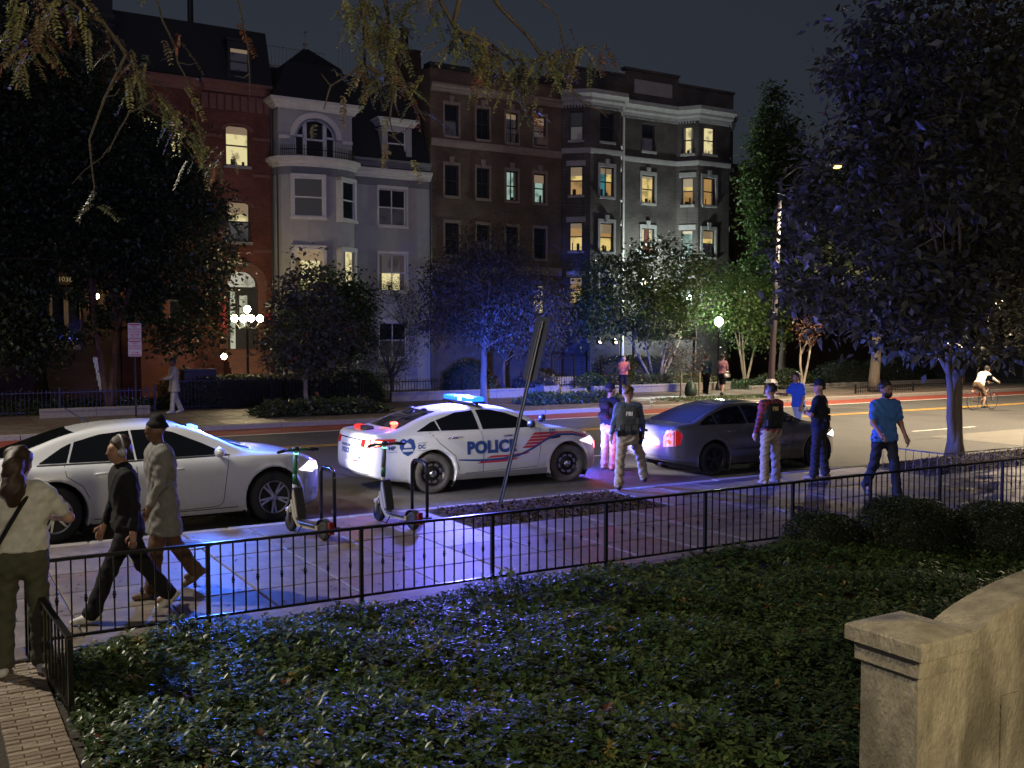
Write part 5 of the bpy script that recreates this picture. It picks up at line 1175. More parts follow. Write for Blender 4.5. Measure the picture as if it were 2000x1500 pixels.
for v in 'RL':
    A.line('door_seam', [(1.07, .98), (1.09, .7), (1.08, .3)], v); A.line('door_seam', [(2.38, .98), (2.33, .7), (2.28, .35), (2.2, .30), (.55, .27)], v); A.line('door_seam', [(.14, 1.0), (.16, .85), (.36, .72), (.45, .55)], v)
    A.line('sill_line', [(.5, .27), (2.5, .27)], v, m_seam, .012)
    A.panel('tail_lamp', [(-.95, .84), (-.80, .90), (-.86, 1.0), (-.99, .99)], v, m_tail, .006); A.panel('headlamp', [(3.45, .72), (3.72, .66), (3.80, .76), (3.66, .84)], v, m_head, .006)
    A.panel('fog_lamp', [(3.66, .34), (3.8, .33), (3.82, .42), (3.72, .44)], v, m_lens, .006)
A.panel('tail_lamp', [(-.86, .82), (.86, .82), (.84, 1.0), (-.84, 1.0)], 'B', m_tail, .007); A.panel('number_plate', [(-.26, .62), (.26, .62), (.26, .77), (-.26, .77)], 'B', m_plate, .01)
A.panel('grille', [(-.52, .52), (.52, .52), (.5, .76), (-.5, .76)], 'F', m_black, .008); A.panel('headlamp', [(.55, .68), (.80, .70), (.78, .82), (.55, .80)], 'F', m_head, .008); A.panel('headlamp', [(-.55, .68), (-.80, .70), (-.78, .82), (-.55, .80)], 'F', m_head, .008)
A.mirror(2.22, 1.0, m_wpaint); A.handle(.62, .86, m_wpaint); A.handle(1.62, .85, m_wpaint)
MB().tube([(.62, .35, 1.43), (.2, .35, 1.72)], [.012, .004], 6).build('aerial', m_black, A.root)
p, n = A.hit((2.0, -.2, 3), (0, 0, -1)); vb = MB(); vb.box((2.0, -.34, p.z - .03), (2.06, .10, p.z + .025)); vb.build('visor_light', M('blue_visor_light', (.1, .2, 1), .3, emit=9, ecol=(.06, .22, 1.)), A.root)
for q_ in (((2.45, -.3, 1.14), (2.75, -.62, 1.05)), ((2.5, .3, 1.14), (2.8, .0, 1.06))): MB().tube(q_, .012, 5).build('wiper', m_black, A.root)

# --- marked patrol car
m_ppaint = car_paint('patrol_white_paint', (.60, .60, .60), .3)
prof = [(-.85, .27), (-1.16, .34), (-1.26, .46), (-1.275, .66), (-1.24, .92), (-1.20, 1.06), (-1.12, 1.115), (-.95, 1.13), (-.64, 1.16), (-.2, 1.34), (.25, 1.46), (.7, 1.52), (1.15, 1.535), (1.5, 1.51), (1.9, 1.40), (2.3, 1.20), (2.5, 1.12), (2.9, 1.07), (3.3, .99), (3.6, .87), (3.74, .74), (3.79, .56), (3.78, .38), (3.7, .24), (3.3, .19), (1.5, .19), (-.3, .2)]
T = Car('police_car', 'marked white police saloon with red stripes, blue lightbar and POLICE lettering', (7.92, 16.84, 0), R(-1.0), prof, plan_of(-1.28, 3.8, .955), SECT(.955, 1.08, 1.545), 2.87, m_ppaint, .365, .43, cat='police car')
T.wheels('steel', .80, m_tyre_d, R(-9))
T.both('side_window', [(-.30, 1.12), (.02, 1.27), (.10, 1.29), (.16, 1.115)], m_carglass); T.both('side_window', [(.19, 1.115), (.13, 1.30), (.55, 1.415), (.92, 1.445), (.96, 1.105)], m_carglass); T.both('side_window', [(1.03, 1.105), (1.0, 1.448), (1.3, 1.44), (1.6, 1.375), (1.95, 1.24), (2.18, 1.10)], m_carglass)
T.panel('windscreen', [(-.68, 1.14), (.68, 1.14), (.56, 1.45), (-.56, 1.45)], 'F', m_carglass, .005); T.panel('rear_window', [(-.64, 1.175), (.64, 1.175), (.52, 1.44), (-.52, 1.44)], 'B', m_carglass, .005)
m_blue = M('livery_blue', (.02, .055, .20), .4); m_rd = M('livery_red', (.42, .03, .04), .4); m_grey = M('grey_sill', (.20, .20, .21), .5)
for v in 'RL':
    T.line('door_seam', [(.98, 1.08), (1.0, .8), (.99, .32)], v); T.line('door_seam', [(2.24, 1.08), (2.22, .7), (2.16, .36), (.62, .33)], v); T.line('door_seam', [(-.05, 1.1), (.12, .9), (.42, .66), (.5, .4)], v)
    T.panel('sill', [(.5, .22), (2.38, .22), (2.38, .325), (.5, .325)], v, m_grey, .005); T.panel('headlamp', [(3.12, .80), (3.5, .68), (3.55, .76), (3.42, .87)], v, m_head, .006)
    T.panel('tail_lamp', [(-1.10, .88), (-.78, .93), (-.72, 1.02), (-1.08, 1.03)], v, m_tail, .006); T.panel('side_marker', [(2.45, .86), (2.66, .88), (2.68, .92), (2.5, .915)], v, m_black, .006)
    dx = 1 if v == 'R' else -1
    t_ = T.text('POLICE', .30, 1.17, .775, v, m_blue, .017, spacing=1.06, flip=(v == 'L'))
    for k in range(5):
        z = 1.0 - k * .058; T.panel('stripe', [(2.03 - k * .055, z - .046), (2.42 - k * .10 + .1, z - .046), (2.52 - k * .10 + .1, z), (2.10 - k * .055, z)], v, m_rd)
    for z, x0, x1 in ((.60, 1.05, 2.0), (.51, .85, 1.75)):
        T.panel('stripe', [(x0, z - .018), (x1 - .3, z - .016), (x1 - .1, z + .008), (x1, z + .045), (x1 - .1, z + .045), (x1 - .4, z + .022), (x0 + .1, z + .02)], v, m_rd)
    sw = [(.48, .575), (.9, .55), (1.4, .552), (1.75, .60), (2.05, .71), (2.35, .86), (2.6, .94), (2.95, .93), (3.3, .84)]
    T.panel('stripe', [(x, z + .02) for x, z in sw] + [(x, z - .02 * (1 if 0 < i < len(sw) - 1 else .2)) for i, (x, z) in reversed(list(enumerate(sw)))], v, m_blue, .006)
    T.panel('stripe', [(x, z + .055) for x, z in sw[5:]] + [(x, z + .028) for x, z in reversed(sw[5:])], v, m_rd, .006)
    T.text('371', .11, 2.5, 1.0, v, m_blue, .004, flip=(v == 'L')); T.text('MP', .10, -.80, .86, v, m_blue, .004, flip=(v == 'L')); T.text('DC', .10, -.24, .86, v, m_blue, .004, flip=(v == 'L'))
    sh = [(-.65, .99), (-.58, 1.02), (-.52, .985), (-.46, 1.02), (-.39, .99), (-.36, .86), (-.42, .76), (-.51, .71), (-.60, .76), (-.66, .86)]
    bd = T.panel('badge', sh, v, m_blue, .004); T.panel('badge_dome', [(-.58, .86), (-.57, .91), (-.51, .95), (-.45, .91), (-.44, .86)], v, M('badge_pale', (.5, .5, .52), .4), .007, parent=bd); T.panel('badge_band', [(-.61, .79), (-.41, .79), (-.41, .83), (-.61, .83)], v, M('badge_pale', ()), .007, parent=bd)
    for z in (.93, .795): T.line('badge_rule', [(-.88, z), (-.70, z)], v, m_blue, .008); T.line('badge_rule', [(-.32, z), (-.14, z)], v, m_blue, .008)
T.panel('tail_lamp', [(-.78, .865), (-.50, .88), (-.50, 1.0), (-.78, 1.02)], 'B', m_tail, .007); T.panel('tail_lamp', [(.78, .865), (.50, .88), (.50, 1.0), (.78, 1.02)], 'B', m_tail, .007)
T.panel('brake_light', [(-.77, .885), (-.66, .89), (-.66, .99), (-.77, 1.0)], 'B', m_hot, .012); T.panel('brake_light', [(-1.09, .905), (-.9, .93), (-.88, .99), (-1.07, 1.0)], 'R', m_hot, .011)
T.panel('chrome_bar', [(-.5, .985), (.5, .985), (.5, 1.0), (-.5, 1.0)], 'B', m_chrome, .008); T.panel('number_plate', [(-.16, .44), (.16, .44), (.16, .60), (-.16, .60)], 'B', m_plate, .012); T.panel('bumper_trim', [(-.75, .28), (.75, .28), (.72, .42), (-.72, .42)], 'B', m_grey, .006)
T.text('METROPOLITAN', .062, .15, .86, 'B', m_blue, .002, flip=True); T.text('POLICE', .12, .15, .765, 'B', m_blue, .004, flip=True); T.text('371', .10, -.5, .66, 'B', m_blue, .004, flip=True)
T.panel('reflector_strip', [(-.45, .605), (-.2, .605), (-.2, .63), (-.45, .63)], 'B', m_rd, .008)
T.panel('grille', [(-.5, .52), (.5, .52), (.5, .74), (-.5, .74)], 'F', m_black, .008); T.panel('lower_grille', [(-.55, .28), (.55, .28), (.55, .42), (-.55, .42)], 'F', m_black, .008)
T.panel('grille_strobe', [(-.35, .6), (-.15, .6), (-.15, .66), (-.35, .66)], 'F', M('red_strobe', (1, .05, .05), .3, emit=26, ecol=(1, .03, .05)), .02); T.panel('grille_strobe', [(.15, .6), (.35, .6), (.35, .66), (.15, .66)], 'F', M('blue_strobe', (.05, .1, 1), .3, emit=30, ecol=(.04, .10, 1)), .02)
T.mirror(2.0, 1.12, m_black); T.handle(.38, .98, m_chrome); T.handle(1.52, .97, m_chrome)
for y_, c_ in ((.28, 'red'), (-.02, 'black')): B((-.98, y_ - .16, 1.125), (-.84, y_ + .16, 1.20), .015).build('deck_light', M('deck_light_red', (.35, .02, .02), .3, emit=.8, ecol=(1, .05, .03)) if c_ == 'red' else m_black, T.root)
MB().ball((-.5, -.30, 1.24), .06, 10, 6, (1.2, 1.4, .6)).build('rear_beacon', M('rear_beacon_red', (1, .1, .05), .3, emit=10, ecol=(1, .07, .04)), T.root, True)
MB().ball((2.45, -.62, 1.24), .075, 12, 8).build('spotlight', m_black, T.root, True); MB().tube([(2.3, -.66, 1.17), (2.45, -.62, 1.2)], .015, 6).build('spotlight_arm', m_black, T.root)
for y_ in (-.3, .3): MB().ball((.1, y_, 1.47), .035, 8, 5, (2.2, 1, .8)).build('roof_aerial', m_black, T.root, True)
bar = B((.93, -.62, 1.565), (1.19, .62, 1.60), .01).build('lightbar', m_black, T.root)
hb = 0
for k in range(8):
    y0 = -.61 + k * .1525; c_ = 'r' if k == 9 else ('w' if k == 3 else 'b')
    mt = {'r': M('lightbar_red', (.9, .03, .05), .25, emit=3, ecol=(1, .05, .1)), 'b': M('lightbar_blue', (.03, .08, 1), .25, emit=9, ecol=(.004, .05, 1.)), 'w': M('lightbar_white', (.8, .9, 1), .25, emit=20, ecol=(.06, .35, 1.))}[c_]
    B((.94, y0, 1.601), (1.18, y0 + .146, 1.685), .02).build('light_module', mt, bar)
for y_ in (-.55, .55): MB().tube([(1.06, y_, 1.5), (1.06, y_, 1.57)], .03, 6).build('lightbar_foot', m_black, bar)
# people and seats glimpsed through the glass are too dark to read

# --- dark saloon stopped ahead
m_dpaint = car_paint('dark_grey_paint', (.16, .16, .18), .26, .5)
prof = [(-.75, .28), (-1.0, .32), (-1.07, .46), (-1.08, .62), (-1.05, .82), (-1.02, .98), (-.94, 1.035), (-.75, 1.045), (-.45, 1.08), (-.05, 1.25), (.35, 1.385), (.75, 1.45), (1.1, 1.465), (1.45, 1.44), (1.85, 1.33), (2.25, 1.13), (2.5, 1.01), (2.9, .95), (3.25, .87), (3.55, .75), (3.68, .62), (3.71, .46), (3.68, .3), (3.55, .22), (3.2, .18), (1.5, .17), (-.3, .19)]
N = Car('parked_car', 'dark grey saloon with lit tail lamps stopped ahead of the police car', (13.78, 15.93, 0), R(-.5), prof, plan_of(-1.085, 3.72, .895), SECT(.895, .99, 1.475), 2.8, m_dpaint, .33, .395)
N.root.scale = (1.04, 1, 1)
N.wheels('dark', .755)
N.both('side_window', [(-.34, 1.03), (-.08, 1.17), (.08, 1.22), (.12, 1.025)], m_carglass); N.both('side_window', [(.15, 1.025), (.11, 1.23), (.5, 1.335), (.86, 1.368), (.9, 1.015)], m_carglass); N.both('side_window', [(.95, 1.015), (.92, 1.37), (1.2, 1.365), (1.5, 1.30), (1.9, 1.13), (2.1, 1.015)], m_carglass)
N.panel('windscreen', [(-.62, 1.03), (.62, 1.03), (.52, 1.37), (-.52, 1.37)], 'F', m_carglass, .005); N.panel('rear_window', [(-.60, 1.075), (.60, 1.075), (.5, 1.37), (-.5, 1.37)], 'B', M('hazy_rear_glass', (.05, .055, .07), .3, coat=1), .005)
for v in 'RL':
    N.line('door_seam', [(.91, .99), (.93, .7), (.92, .3)], v); N.line('door_seam', [(2.12, .99), (2.1, .65), (2.04, .32)], v); N.line('door_seam', [(-.02, 1.0), (.1, .85), (.35, .68), (.42, .5)], v); N.line('side_moulding', [(.5, .52), (2.0, .52)], v, m_black, .02, off=.006)
    N.panel('headlamp', [(3.1, .68), (3.42, .60), (3.5, .68), (3.36, .77)], v, m_head, .006); N.panel('mud_flap', [(-.42, .2), (-.33, .18), (-.36, .42), (-.42, .44)], v, M('pale_flap', (.35, .34, .33), .6), .004)
    N.panel('tail_lamp', [(-.93, .63), (-.80, .68), (-.76, .86), (-.84, .95), (-.93, .94)], v, m_tail, .006)
for sg in (-1, 1):
    N.panel('tail_lamp', [(sg * .76, .64), (sg * .57, .62), (sg * .55, .82), (sg * .62, .94), (sg * .76, .95)][::sg], 'B', M('clear_tail_lens', (.5, .3, .3), .12, .2, coat=1, emit=.5, ecol=(1, .5, .45)), .007)
    for z in (.86, .72): N.panel('tail_bulb', [(sg * .665 + .05 * math.cos(t * .785), z + .05 * math.sin(t * .785)) for t in range(8)], 'B', m_taillit, .012)
N.panel('number_plate', [(-.26, .66), (.26, .66), (.26, .80), (-.26, .80)], 'B', m_plate, .01); N.line('boot_seam', [(-.55, .95), (-.5, .62), (.5, .62), (.55, .95)], 'B'); N.panel('boot_badge', [(-.06, .88), (.06, .88), (.06, .93), (-.06, .93)], 'B', m_chrome, .008)
N.panel('bumper_reflector', [(-.8, .42), (.8, .42), (.8, .43), (-.8, .43)], 'B', m_seam, .005); N.panel('grille', [(-.4, .56), (.4, .56), (.38, .7), (-.38, .7)], 'F', m_black, .008)
N.mirror(1.92, 1.02, m_black); N.handle(.42, .88, m_dpaint); N.handle(1.42, .87, m_dpaint)
MB().tube([(-1.02, -.5, .28), (-1.09, -.5, .27)], .03, 8).build('exhaust', m_chrome, N.root)

# real beams of the lit lamps
for (car, x, z, tgt) in ((A, 3.98, .74, (9, 0, .5)), (T, 3.83, .74, (9, 0, .35))):
    for y_ in (-.62, .62):
        l = lamp('headlamp_beam', 'SPOT', (x + .02, y_, z), 330 if car is A else 520, (1, .95, .86), car.root, .06, None, 70, .7)
        l.rotation_euler = (Vector((tgt[0] - x, tgt[1] * 0, tgt[2] - z))).to_track_quat('-Z', 'Y').to_euler()
lamp('lightbar_glow', 'POINT', (1.06, 0, 1.95), 1700, (.16, .16, 1.), T.root, .2)
for tgt, pw, cn in (((15.5, 19.7, .8), 70000, 26), ((12, 19, 2.5), 14000, 26), ((11.2, -3.4, 1.3), 5200, 30), ((7.5, -6.0, -2.2), 3600, 64)):   # the bar's own reflector beams
    l = lamp('lightbar_beam', 'SPOT', (1.06, 0, 1.9), pw, (.05, .12, 1.), T.root, .15, None, cn, .8); l.rotation_euler = (Vector(tgt) - Vector((1.06, 0, 1.9))).to_track_quat('-Z', 'Y').to_euler()
lamp('brake_glow', 'POINT', (-1.38, -.72, .95), 7, (1, .12, .05), T.root, .08)
lamp('beacon_glow', 'POINT', (-.62, -.3, 1.36), 5, (1, .1, .06), T.root, .05)
lamp('strobe_glow', 'POINT', (3.98, .25, .62), 160, (.05, .12, 1.), T.root, .08); lamp('strobe_glow', 'POINT', (3.98, -.25, .62), 26, (1, .05, .08), T.root, .08)
lamp('visor_glow', 'POINT', (2.3, -.35, 1.55), 560, (.06, .18, 1.), A.root, .08)
lamp('tail_glow', 'POINT', (-1.2, -.7, .8), 3, (1, .1, .06), N.root, .08)

# ------------------------------------------------------------------ people
SK = {'fair': M('skin_fair', (.42, .25, .18), .55), 'tan': M('skin_tan', (.30, .165, .11), .55), 'brown': M('skin_brown', (.13, .065, .04), .55)}
HR = {'dark': M('hair_dark', (.016, .012, .010), .5, var=.5, scale=40, stretch=(1, 1, .15)), 'brown': M('hair_brown', (.040, .022, .014), .6, var=.5, scale=40, stretch=(1, 1, .12)), 'fair': M('hair_fair', (.10, .062, .034), .5, var=.4, scale=40), 'grey': M('hair_grey', (.3, .28, .26), .6)}
def cloth(name, c, var=.18, rough=.85): return M('cloth_' + name, c, rough, var=var, scale=14, bump=.25, bscale=120, spec=.25)
def plaid():
    m = bpy.data.materials.new('cloth_plaid'); m.use_nodes = True; n = m.node_tree; b = n.nodes['Principled BSDF']; b.inputs['Roughness'].default_value = .85
    tc = n.nodes.new('ShaderNodeTexCoord'); mix = None
    cols_ = []
    for d, sc_ in (('Z', 7.5), ('Y', 9.0)):
        wv = n.nodes.new('ShaderNodeTexWave'); wv.bands_direction = d; wv.inputs['Scale'].default_value = sc_ / 2; n.links.new(tc.outputs['Object'], wv.inputs['Vector'])
        r = n.nodes.new('ShaderNodeValToRGB'); r.color_ramp.interpolation = 'CONSTANT'; r.color_ramp.elements[0].color = (.03, .03, .05, 1); r.color_ramp.elements[1].position = .5; r.color_ramp.elements[1].color = (.36, .035, .03, 1)
        n.links.new(wv.outputs['Fac'], r.inputs['Fac']); cols_.append(r)
    mx = n.nodes.new('ShaderNodeMix'); mx.data_type = 'RGBA'; mx.inputs['Factor'].default_value = .5; n.links.new(cols_[0].outputs[0], mx.inputs[6]); n.links.new(cols_[1].outputs[0], mx.inputs[7]); n.links.new(mx.outputs[2], b.inputs['Base Color']); return m

class Prims:
    def __init__(s): s.p = []
    def cap(s, a, b, ra, rb=None, k=.03, sx=1., rz=0.): s.p.append((np.array(a, float), np.array(b, float), ra, ra if rb is None else rb, k, sx)); return s
    def mesh(s, name, mat, h, clip=None, wr=0., parent=None, seed=0., extra=None):
        wr = wr * 1.5
        lo = np.min([np.minimum(a - max(ra, rb), b - max(ra, rb)) for a, b, ra, rb, k, sx in s.p], 0) - .03; hi = np.max([np.maximum(a + max(ra, rb), b + max(ra, rb)) for a, b, ra, rb, k, sx in s.p], 0) + .03
        def f(X, Y, Z):
            D = None
            for a, b, ra, rb, k, sx in s.p:
                ba = b - a; L2 = max(1e-9, (ba * ba).sum()); t = (((X - a[0]) * ba[0] + (Y - a[1]) * ba[1] + (Z - a[2]) * ba[2]) / L2).clip(0, 1)
                d = np.sqrt(((X - a[0] - t * ba[0]) * sx) ** 2 + (Y - a[1] - t * ba[1]) ** 2 + (Z - a[2] - t * ba[2]) ** 2) - (ra + (rb - ra) * t)
                D = d if D is None else smin(D, d, k)
            if wr: D = D + wr * (np.sin(Z * 38 + 7 * np.sin(Y * 9 + seed) + 5 * X) * .6 + np.sin(Z * 71 + Y * 33 + seed) * np.sin(X * 41 + Z * 15) * .6)
            if clip is not None:
                for c in clip: D = smax(D, c(X, Y, Z), .012)
            return D
        V, F = surfnet(f, lo, hi, h)
        return link(name, np_mesh(name, V, F, mat, None, True), parent)

def rotz(p, a, c=(0, 0)):
    x, y = p[0] - c[0], p[1] - c[1]; return (c[0] + x * math.cos(a) - y * math.sin(a), c[1] + x * math.sin(a) + y * math.cos(a), p[2])

def person(label, loc, rz, h=1.78, legs=((0, 3, 3), (0, 3, 3)), arms=((5, 8, 15, 0), (5, 8, 15, 0)), lean=0., turn=0., skin='fair', top=None, bottom=None, shoes=None, hair=None, res=.02, build=1.0, extras=(), group=None, nod=0.):
    """legs/arms are (left, right); leg = (forward, outward, knee) in degrees, arm = (forward, outward, elbow, inward)"""
    root = thing('person', label, 'person', loc, rz, group); root.scale = (h / 1.8,) * 3
    J = {}
    for i, sd in ((0, 1), (1, -1)):
        a, o, k = [R(q) for q in legs[i]]; hip = np.array([0, sd * .095, .93]); kn = hip + .43 * np.array([math.sin(a), sd * math.sin(o), -math.cos(a) * math.cos(o)]); an = kn + .42 * np.array([math.sin(a - k), sd * math.sin(o) * .6, -math.cos(a - k)])
        J[i] = [hip, kn, an, a - k]
    dz = .085 - min(J[0][2][2], J[1][2][2])
    for i in (0, 1): J[i][:3] = [q + np.array([0, 0, dz]) for q in J[i][:3]]
    PZ = np.array([0, 0, .93 + dz]); la = R(lean)
    def up(x, y, z):   # spine point, leaned forward about the pelvis
        z0 = z - .93; return np.array([x * math.cos(la) + z0 * math.sin(la), y, -x * math.sin(la) + z0 * math.cos(la)]) + PZ
    AR = {}
    for i, sd in ((0, 1), (1, -1)):
        a, o, e, inw = arms[i]; a, o, e = R(a) + la, R(o), R(e); sh = up(0, sd * .185, 1.445); el = sh + .29 * np.array([math.sin(a), sd * math.sin(o), -math.cos(a) * math.cos(o)])
        d = np.array([math.sin(a + e), sd * (math.sin(o) * .5) - sd * inw, -math.cos(a + e)]); d /= np.linalg.norm(d); wr = el + .25 * d; AR[i] = (sh, el, wr, d)
    bw = build
    def torso(P, g, z0=0, sy=1.0):
        for z, hw, r in ((.96, .06, .118), (1.10, .05, .112), (1.25, .065, .122), (1.36, .085, .118), (1.44, .11, .078)):
            P.cap(up(0, -hw * bw * sy, z), up(0, hw * bw * sy, z), (r + g) * bw ** .5, None, .07, 1.18)
    hc = up(.02, 0, 1.68); th = R(turn)
    def hd(x, y, z): p = rotz((x, y, 0), th); return hc + np.array([p[0], p[1], z])
    # body: one continuous skin from head to ankles
    P = Prims(); torso(P, -.012); P.cap(up(-.01, 0, 1.46), up(.01, 0, 1.60), .058, .055, .04)
    P.cap(hd(-.015, 0, .03), hd(.01, 0, -.01), .093, .085, .03).cap(hd(.03, 0, -.055), hd(.045, 0, -.075), .055, .042, .04).cap(hd(.093, 0, .005), hd(.108, 0, -.028), .009, .015, .02)
    for sd in (-1, 1): P.cap(hd(-.005, sd * .083, 0), hd(-.01, sd * .088, -.03), .02, .016, .012).cap(hd(.075, sd * .03, .03), hd(.08, sd * .012, .03), .016, None, .02)
    for i in (0, 1):
        hip, kn, an, sa = J[i]; P.cap(hip, kn, .078 * bw, .054, .05).cap(kn, (kn * .6 + an * .4), .052, .056, .03).cap(kn * .6 + an * .4, an, .055, .036, .03).cap(an, an + np.array([.1, 0, -.05]), .035, .03, .03)
        sh, el, wr, d = AR[i]; P.cap(sh, el, .05, .04, .04).cap(el, wr, .04, .027, .03).cap(wr, wr + d * .075, .032, .038, .03, 1.15)
    body = P.mesh('body', SK[skin], res, parent=root)
    # fingers, rooted in the palm
    for i, sd in ((0, 1), (1, -1)):
        fm = MB(); sh, el, wr, d = AR[i]; d = Vector(d); f_ = Vector((math.cos(.3), 0, 0)); sdv = d.cross(Vector((0, 1, 0))); sdv = sdv.normalized() if sdv.length > .1 else Vector((1, 0, 0)); pn = d.cross(sdv)
        w0 = Vector(wr)
        for k, (off, L) in enumerate(((-.03, .072), (-.01, .08), (.01, .076), (.03, .06))):
            p0 = w0 + d * .085 + sdv * off; p1 = p0 + d * L * .55 + pn * sd * .006; p2 = p1 + d * L * .35 + pn * sd * .03; fm.tube([p0, p1, p2], [.010, .009, .007], 5)
        p0 = w0 + d * .03 + sdv * .03; fm.tube([p0, p0 + d * .03 + sdv * .03, p0 + d * .065 + sdv * .03], [.012, .011, .008], 5)
        fm.build('hand_fingers', SK[skin], body, True)
    em = MB()
    for sd in (-1, 1): em.ball(tuple(hd(.086, sd * .032, .008)), .010, 8, 5)
    em.build('eyes', M('eye_dark', (.02, .015, .012), .2), body, True)
    mm = MB(); mm.tube([hd(.088, -.022, -.062), hd(.097, 0, -.06), hd(.088, .022, -.062)], .005, 5); mm.build('mouth', M('lips', (.22, .07, .06), .5), body, True)
    # clothes
    if top:
        P = Prims(); torso(P, top.get('g', .016)); L = top.get('hem', .90); sl = top.get('sleeve', 'long')
        if L < .86:   # long tunic
            for z, hw, r in ((.86, .07, .15), (.74, .075, .16), (L + .02, .08, .175)): P.cap(up(.01, -hw, z), up(.01, hw, z), r, None, .07, 1.1)
        else: P.cap(up(0, -.065 * bw, L + .05), up(0, .065 * bw, L + .05), .125 * bw ** .5 + .012, None, .06, 1.1)
        for i in (0, 1):
            sh, el, wr, d = AR[i]
            if sl == 'long': P.cap(sh, el, .064, .053, .05).cap(el, wr - d * .02, .052, .04, .03)
            elif sl == 'short': P.cap(sh, sh + (el - sh) * .7, .066, .064, .05)
        if top.get('collar'): P.cap(up(-.02, 0, 1.49), up(.0, 0, 1.53), .066, .064, .03)
        if top.get('hood'): P.cap(up(-.08, -.05, 1.49), up(-.08, .05, 1.49), .06, None, .05)
        hem = up(0, 0, L)[2]; P.mesh('shirt', top['mat'], res, [lambda X, Y, Z: hem - Z], top.get('wr', .004), root, loc[0])
    if bottom:
        P = Prims(); g = bottom.get('g', .022); P.cap(PZ + np.array([0, -.065 * bw, .06]), PZ + np.array([0, .065 * bw, .06]), .125 * bw ** .5, None, .06, 1.12).cap(PZ + np.array([-.02, -.07 * bw, -.03]), PZ + np.array([-.02, .07 * bw, -.03]), .125 * bw ** .5, None, .06, 1.1)
        for i in (0, 1):
            hip, kn, an, sa = J[i]
            if bottom.get('kind') == 'shorts': P.cap(hip, hip + (kn - hip) * .95, .095 * bw, .088, .05)
            else: P.cap(hip, kn, .088 * bw + g * .3, .062 + g * .6, .05).cap(kn, kn * .1 + an * .9, .062 + g * .6, .05 + g, .03).cap(kn * .1 + an * .9, an + np.array([.01, 0, .01]), .05 + g, .052 + g, .02)
        zt = PZ[2] + .13; zb_ = min(J[0][2][2], J[1][2][2]) - .03
        P.mesh('trousers' if bottom.get('kind') != 'shorts' else 'shorts', bottom['mat'], res, [lambda X, Y, Z: Z - zt], bottom.get('wr', .005), root, loc[1])
    for i in (0, 1):
        hip, kn, an, sa = J[i]; p = max(-.5, min(.7, -sa * .8)) if an[2] > .1 else 0.; c, s_ = math.cos(p), math.sin(p)
        P = Prims(); hv = lambda x, z: an + np.array([x * c + z * s_, 0, -x * s_ + z * c]); P.cap(hv(-.05, -.035), hv(.06, -.04), .045, .046, .03).cap(hv(.05, -.045), hv(.165, -.055), .045, .034, .03).cap(hv(-.01, -.01), hv(.0, .02), .045, .042, .03)
        zf = an[2] - .083; P.mesh('shoe', shoes or M('shoe_dark', (.02, .018, .016), .5), min(res, .016), [lambda X, Y, Z: (zf - Z) if an[2] < .1 else (Z * 0 - 1)], 0, root)
    if hair:
        st, hm = hair; P = Prims()
        P.cap(hd(-.022, 0, .045), hd(-.03, 0, .0), .103, .098, .03)
        cl = [lambda X, Y, Z: ((X - hc[0]) * math.cos(th) + (Y - hc[1]) * math.sin(th)) - .045 - .6 * (Z - hc[2] - .03), lambda X, Y, Z: hc[2] - .05 - Z]
        if st == 'ponytail':
            P = Prims().cap(hd(-.022, 0, .045), hd(-.035, 0, -.01), .106, .10, .03).cap(hd(-.10, 0, .06), hd(-.15, -.01, .02), .055, .06, .03).cap(hd(-.14, -.01, .02), hd(-.17, -.02, -.18), .07, .09, .03).cap(hd(-.17, -.02, -.18), hd(-.13, -.02, -.36), .085, .035, .03); cl = cl[:1]
        if st == 'long': P.cap(hd(-.05, 0, -.02), hd(-.07, 0, -.2), .1, .085, .03); cl = cl[:1]
        if st in ('short', 'ponytail', 'long', 'crew'):
            if st == 'crew': cl[1] = lambda X, Y, Z: hc[2] - .01 - Z
            P.mesh('hair', hm, min(res, .014), cl, .006, root)
        if st == 'beard' or hair[0] == 'shortbeard':
            P.mesh('hair', hm, min(res, .018), cl, .004, root); Q = Prims().cap(hd(.035, -.03, -.075), hd(.035, .03, -.075), .05, None, .03).cap(hd(.06, 0, -.09), hd(.06, 0, -.1), .035, None, .02); Q.mesh('beard', hm, .014, [lambda X, Y, Z: Z - (hc[2] - .045)], 0, root)
        if st == 'beanie': P = Prims().cap(hd(-.02, 0, .05), hd(-.025, 0, .09), .11, .075, .03); P.mesh('beanie', hm, .016, [lambda X, Y, Z: hc[2] + .01 - Z], .004, root)
        if st == 'cap':
            P = Prims().cap(hd(-.02, 0, .05), hd(-.015, 0, .065), .108, .1, .03); o = P.mesh('cap', hm, .016, [lambda X, Y, Z: hc[2] + .025 - Z], 0, root)
            Prims().cap(hd(.08, -.045, .045), hd(.08, .045, .045), .022, None, .02).cap(hd(.11, -.03, .04), hd(.165, 0, .028), .024, .02, .04).cap(hd(.11, .03, .04), hd(.165, 0, .028), .024, .02, .04).mesh('cap_brim', hm, .012, [lambda X, Y, Z: np.abs(Z - hc[2] - .04) - .009], 0, o)
            Prims().cap(hd(-.03, 0, .02), hd(-.04, 0, -.02), .097, .09, .03).mesh('hair', HR['brown'], .018, [cl[0], lambda X, Y, Z: hc[2] - .05 - Z], 0, root)
    for e in extras: e(root, up, AR, J, hd, PZ)
    return root

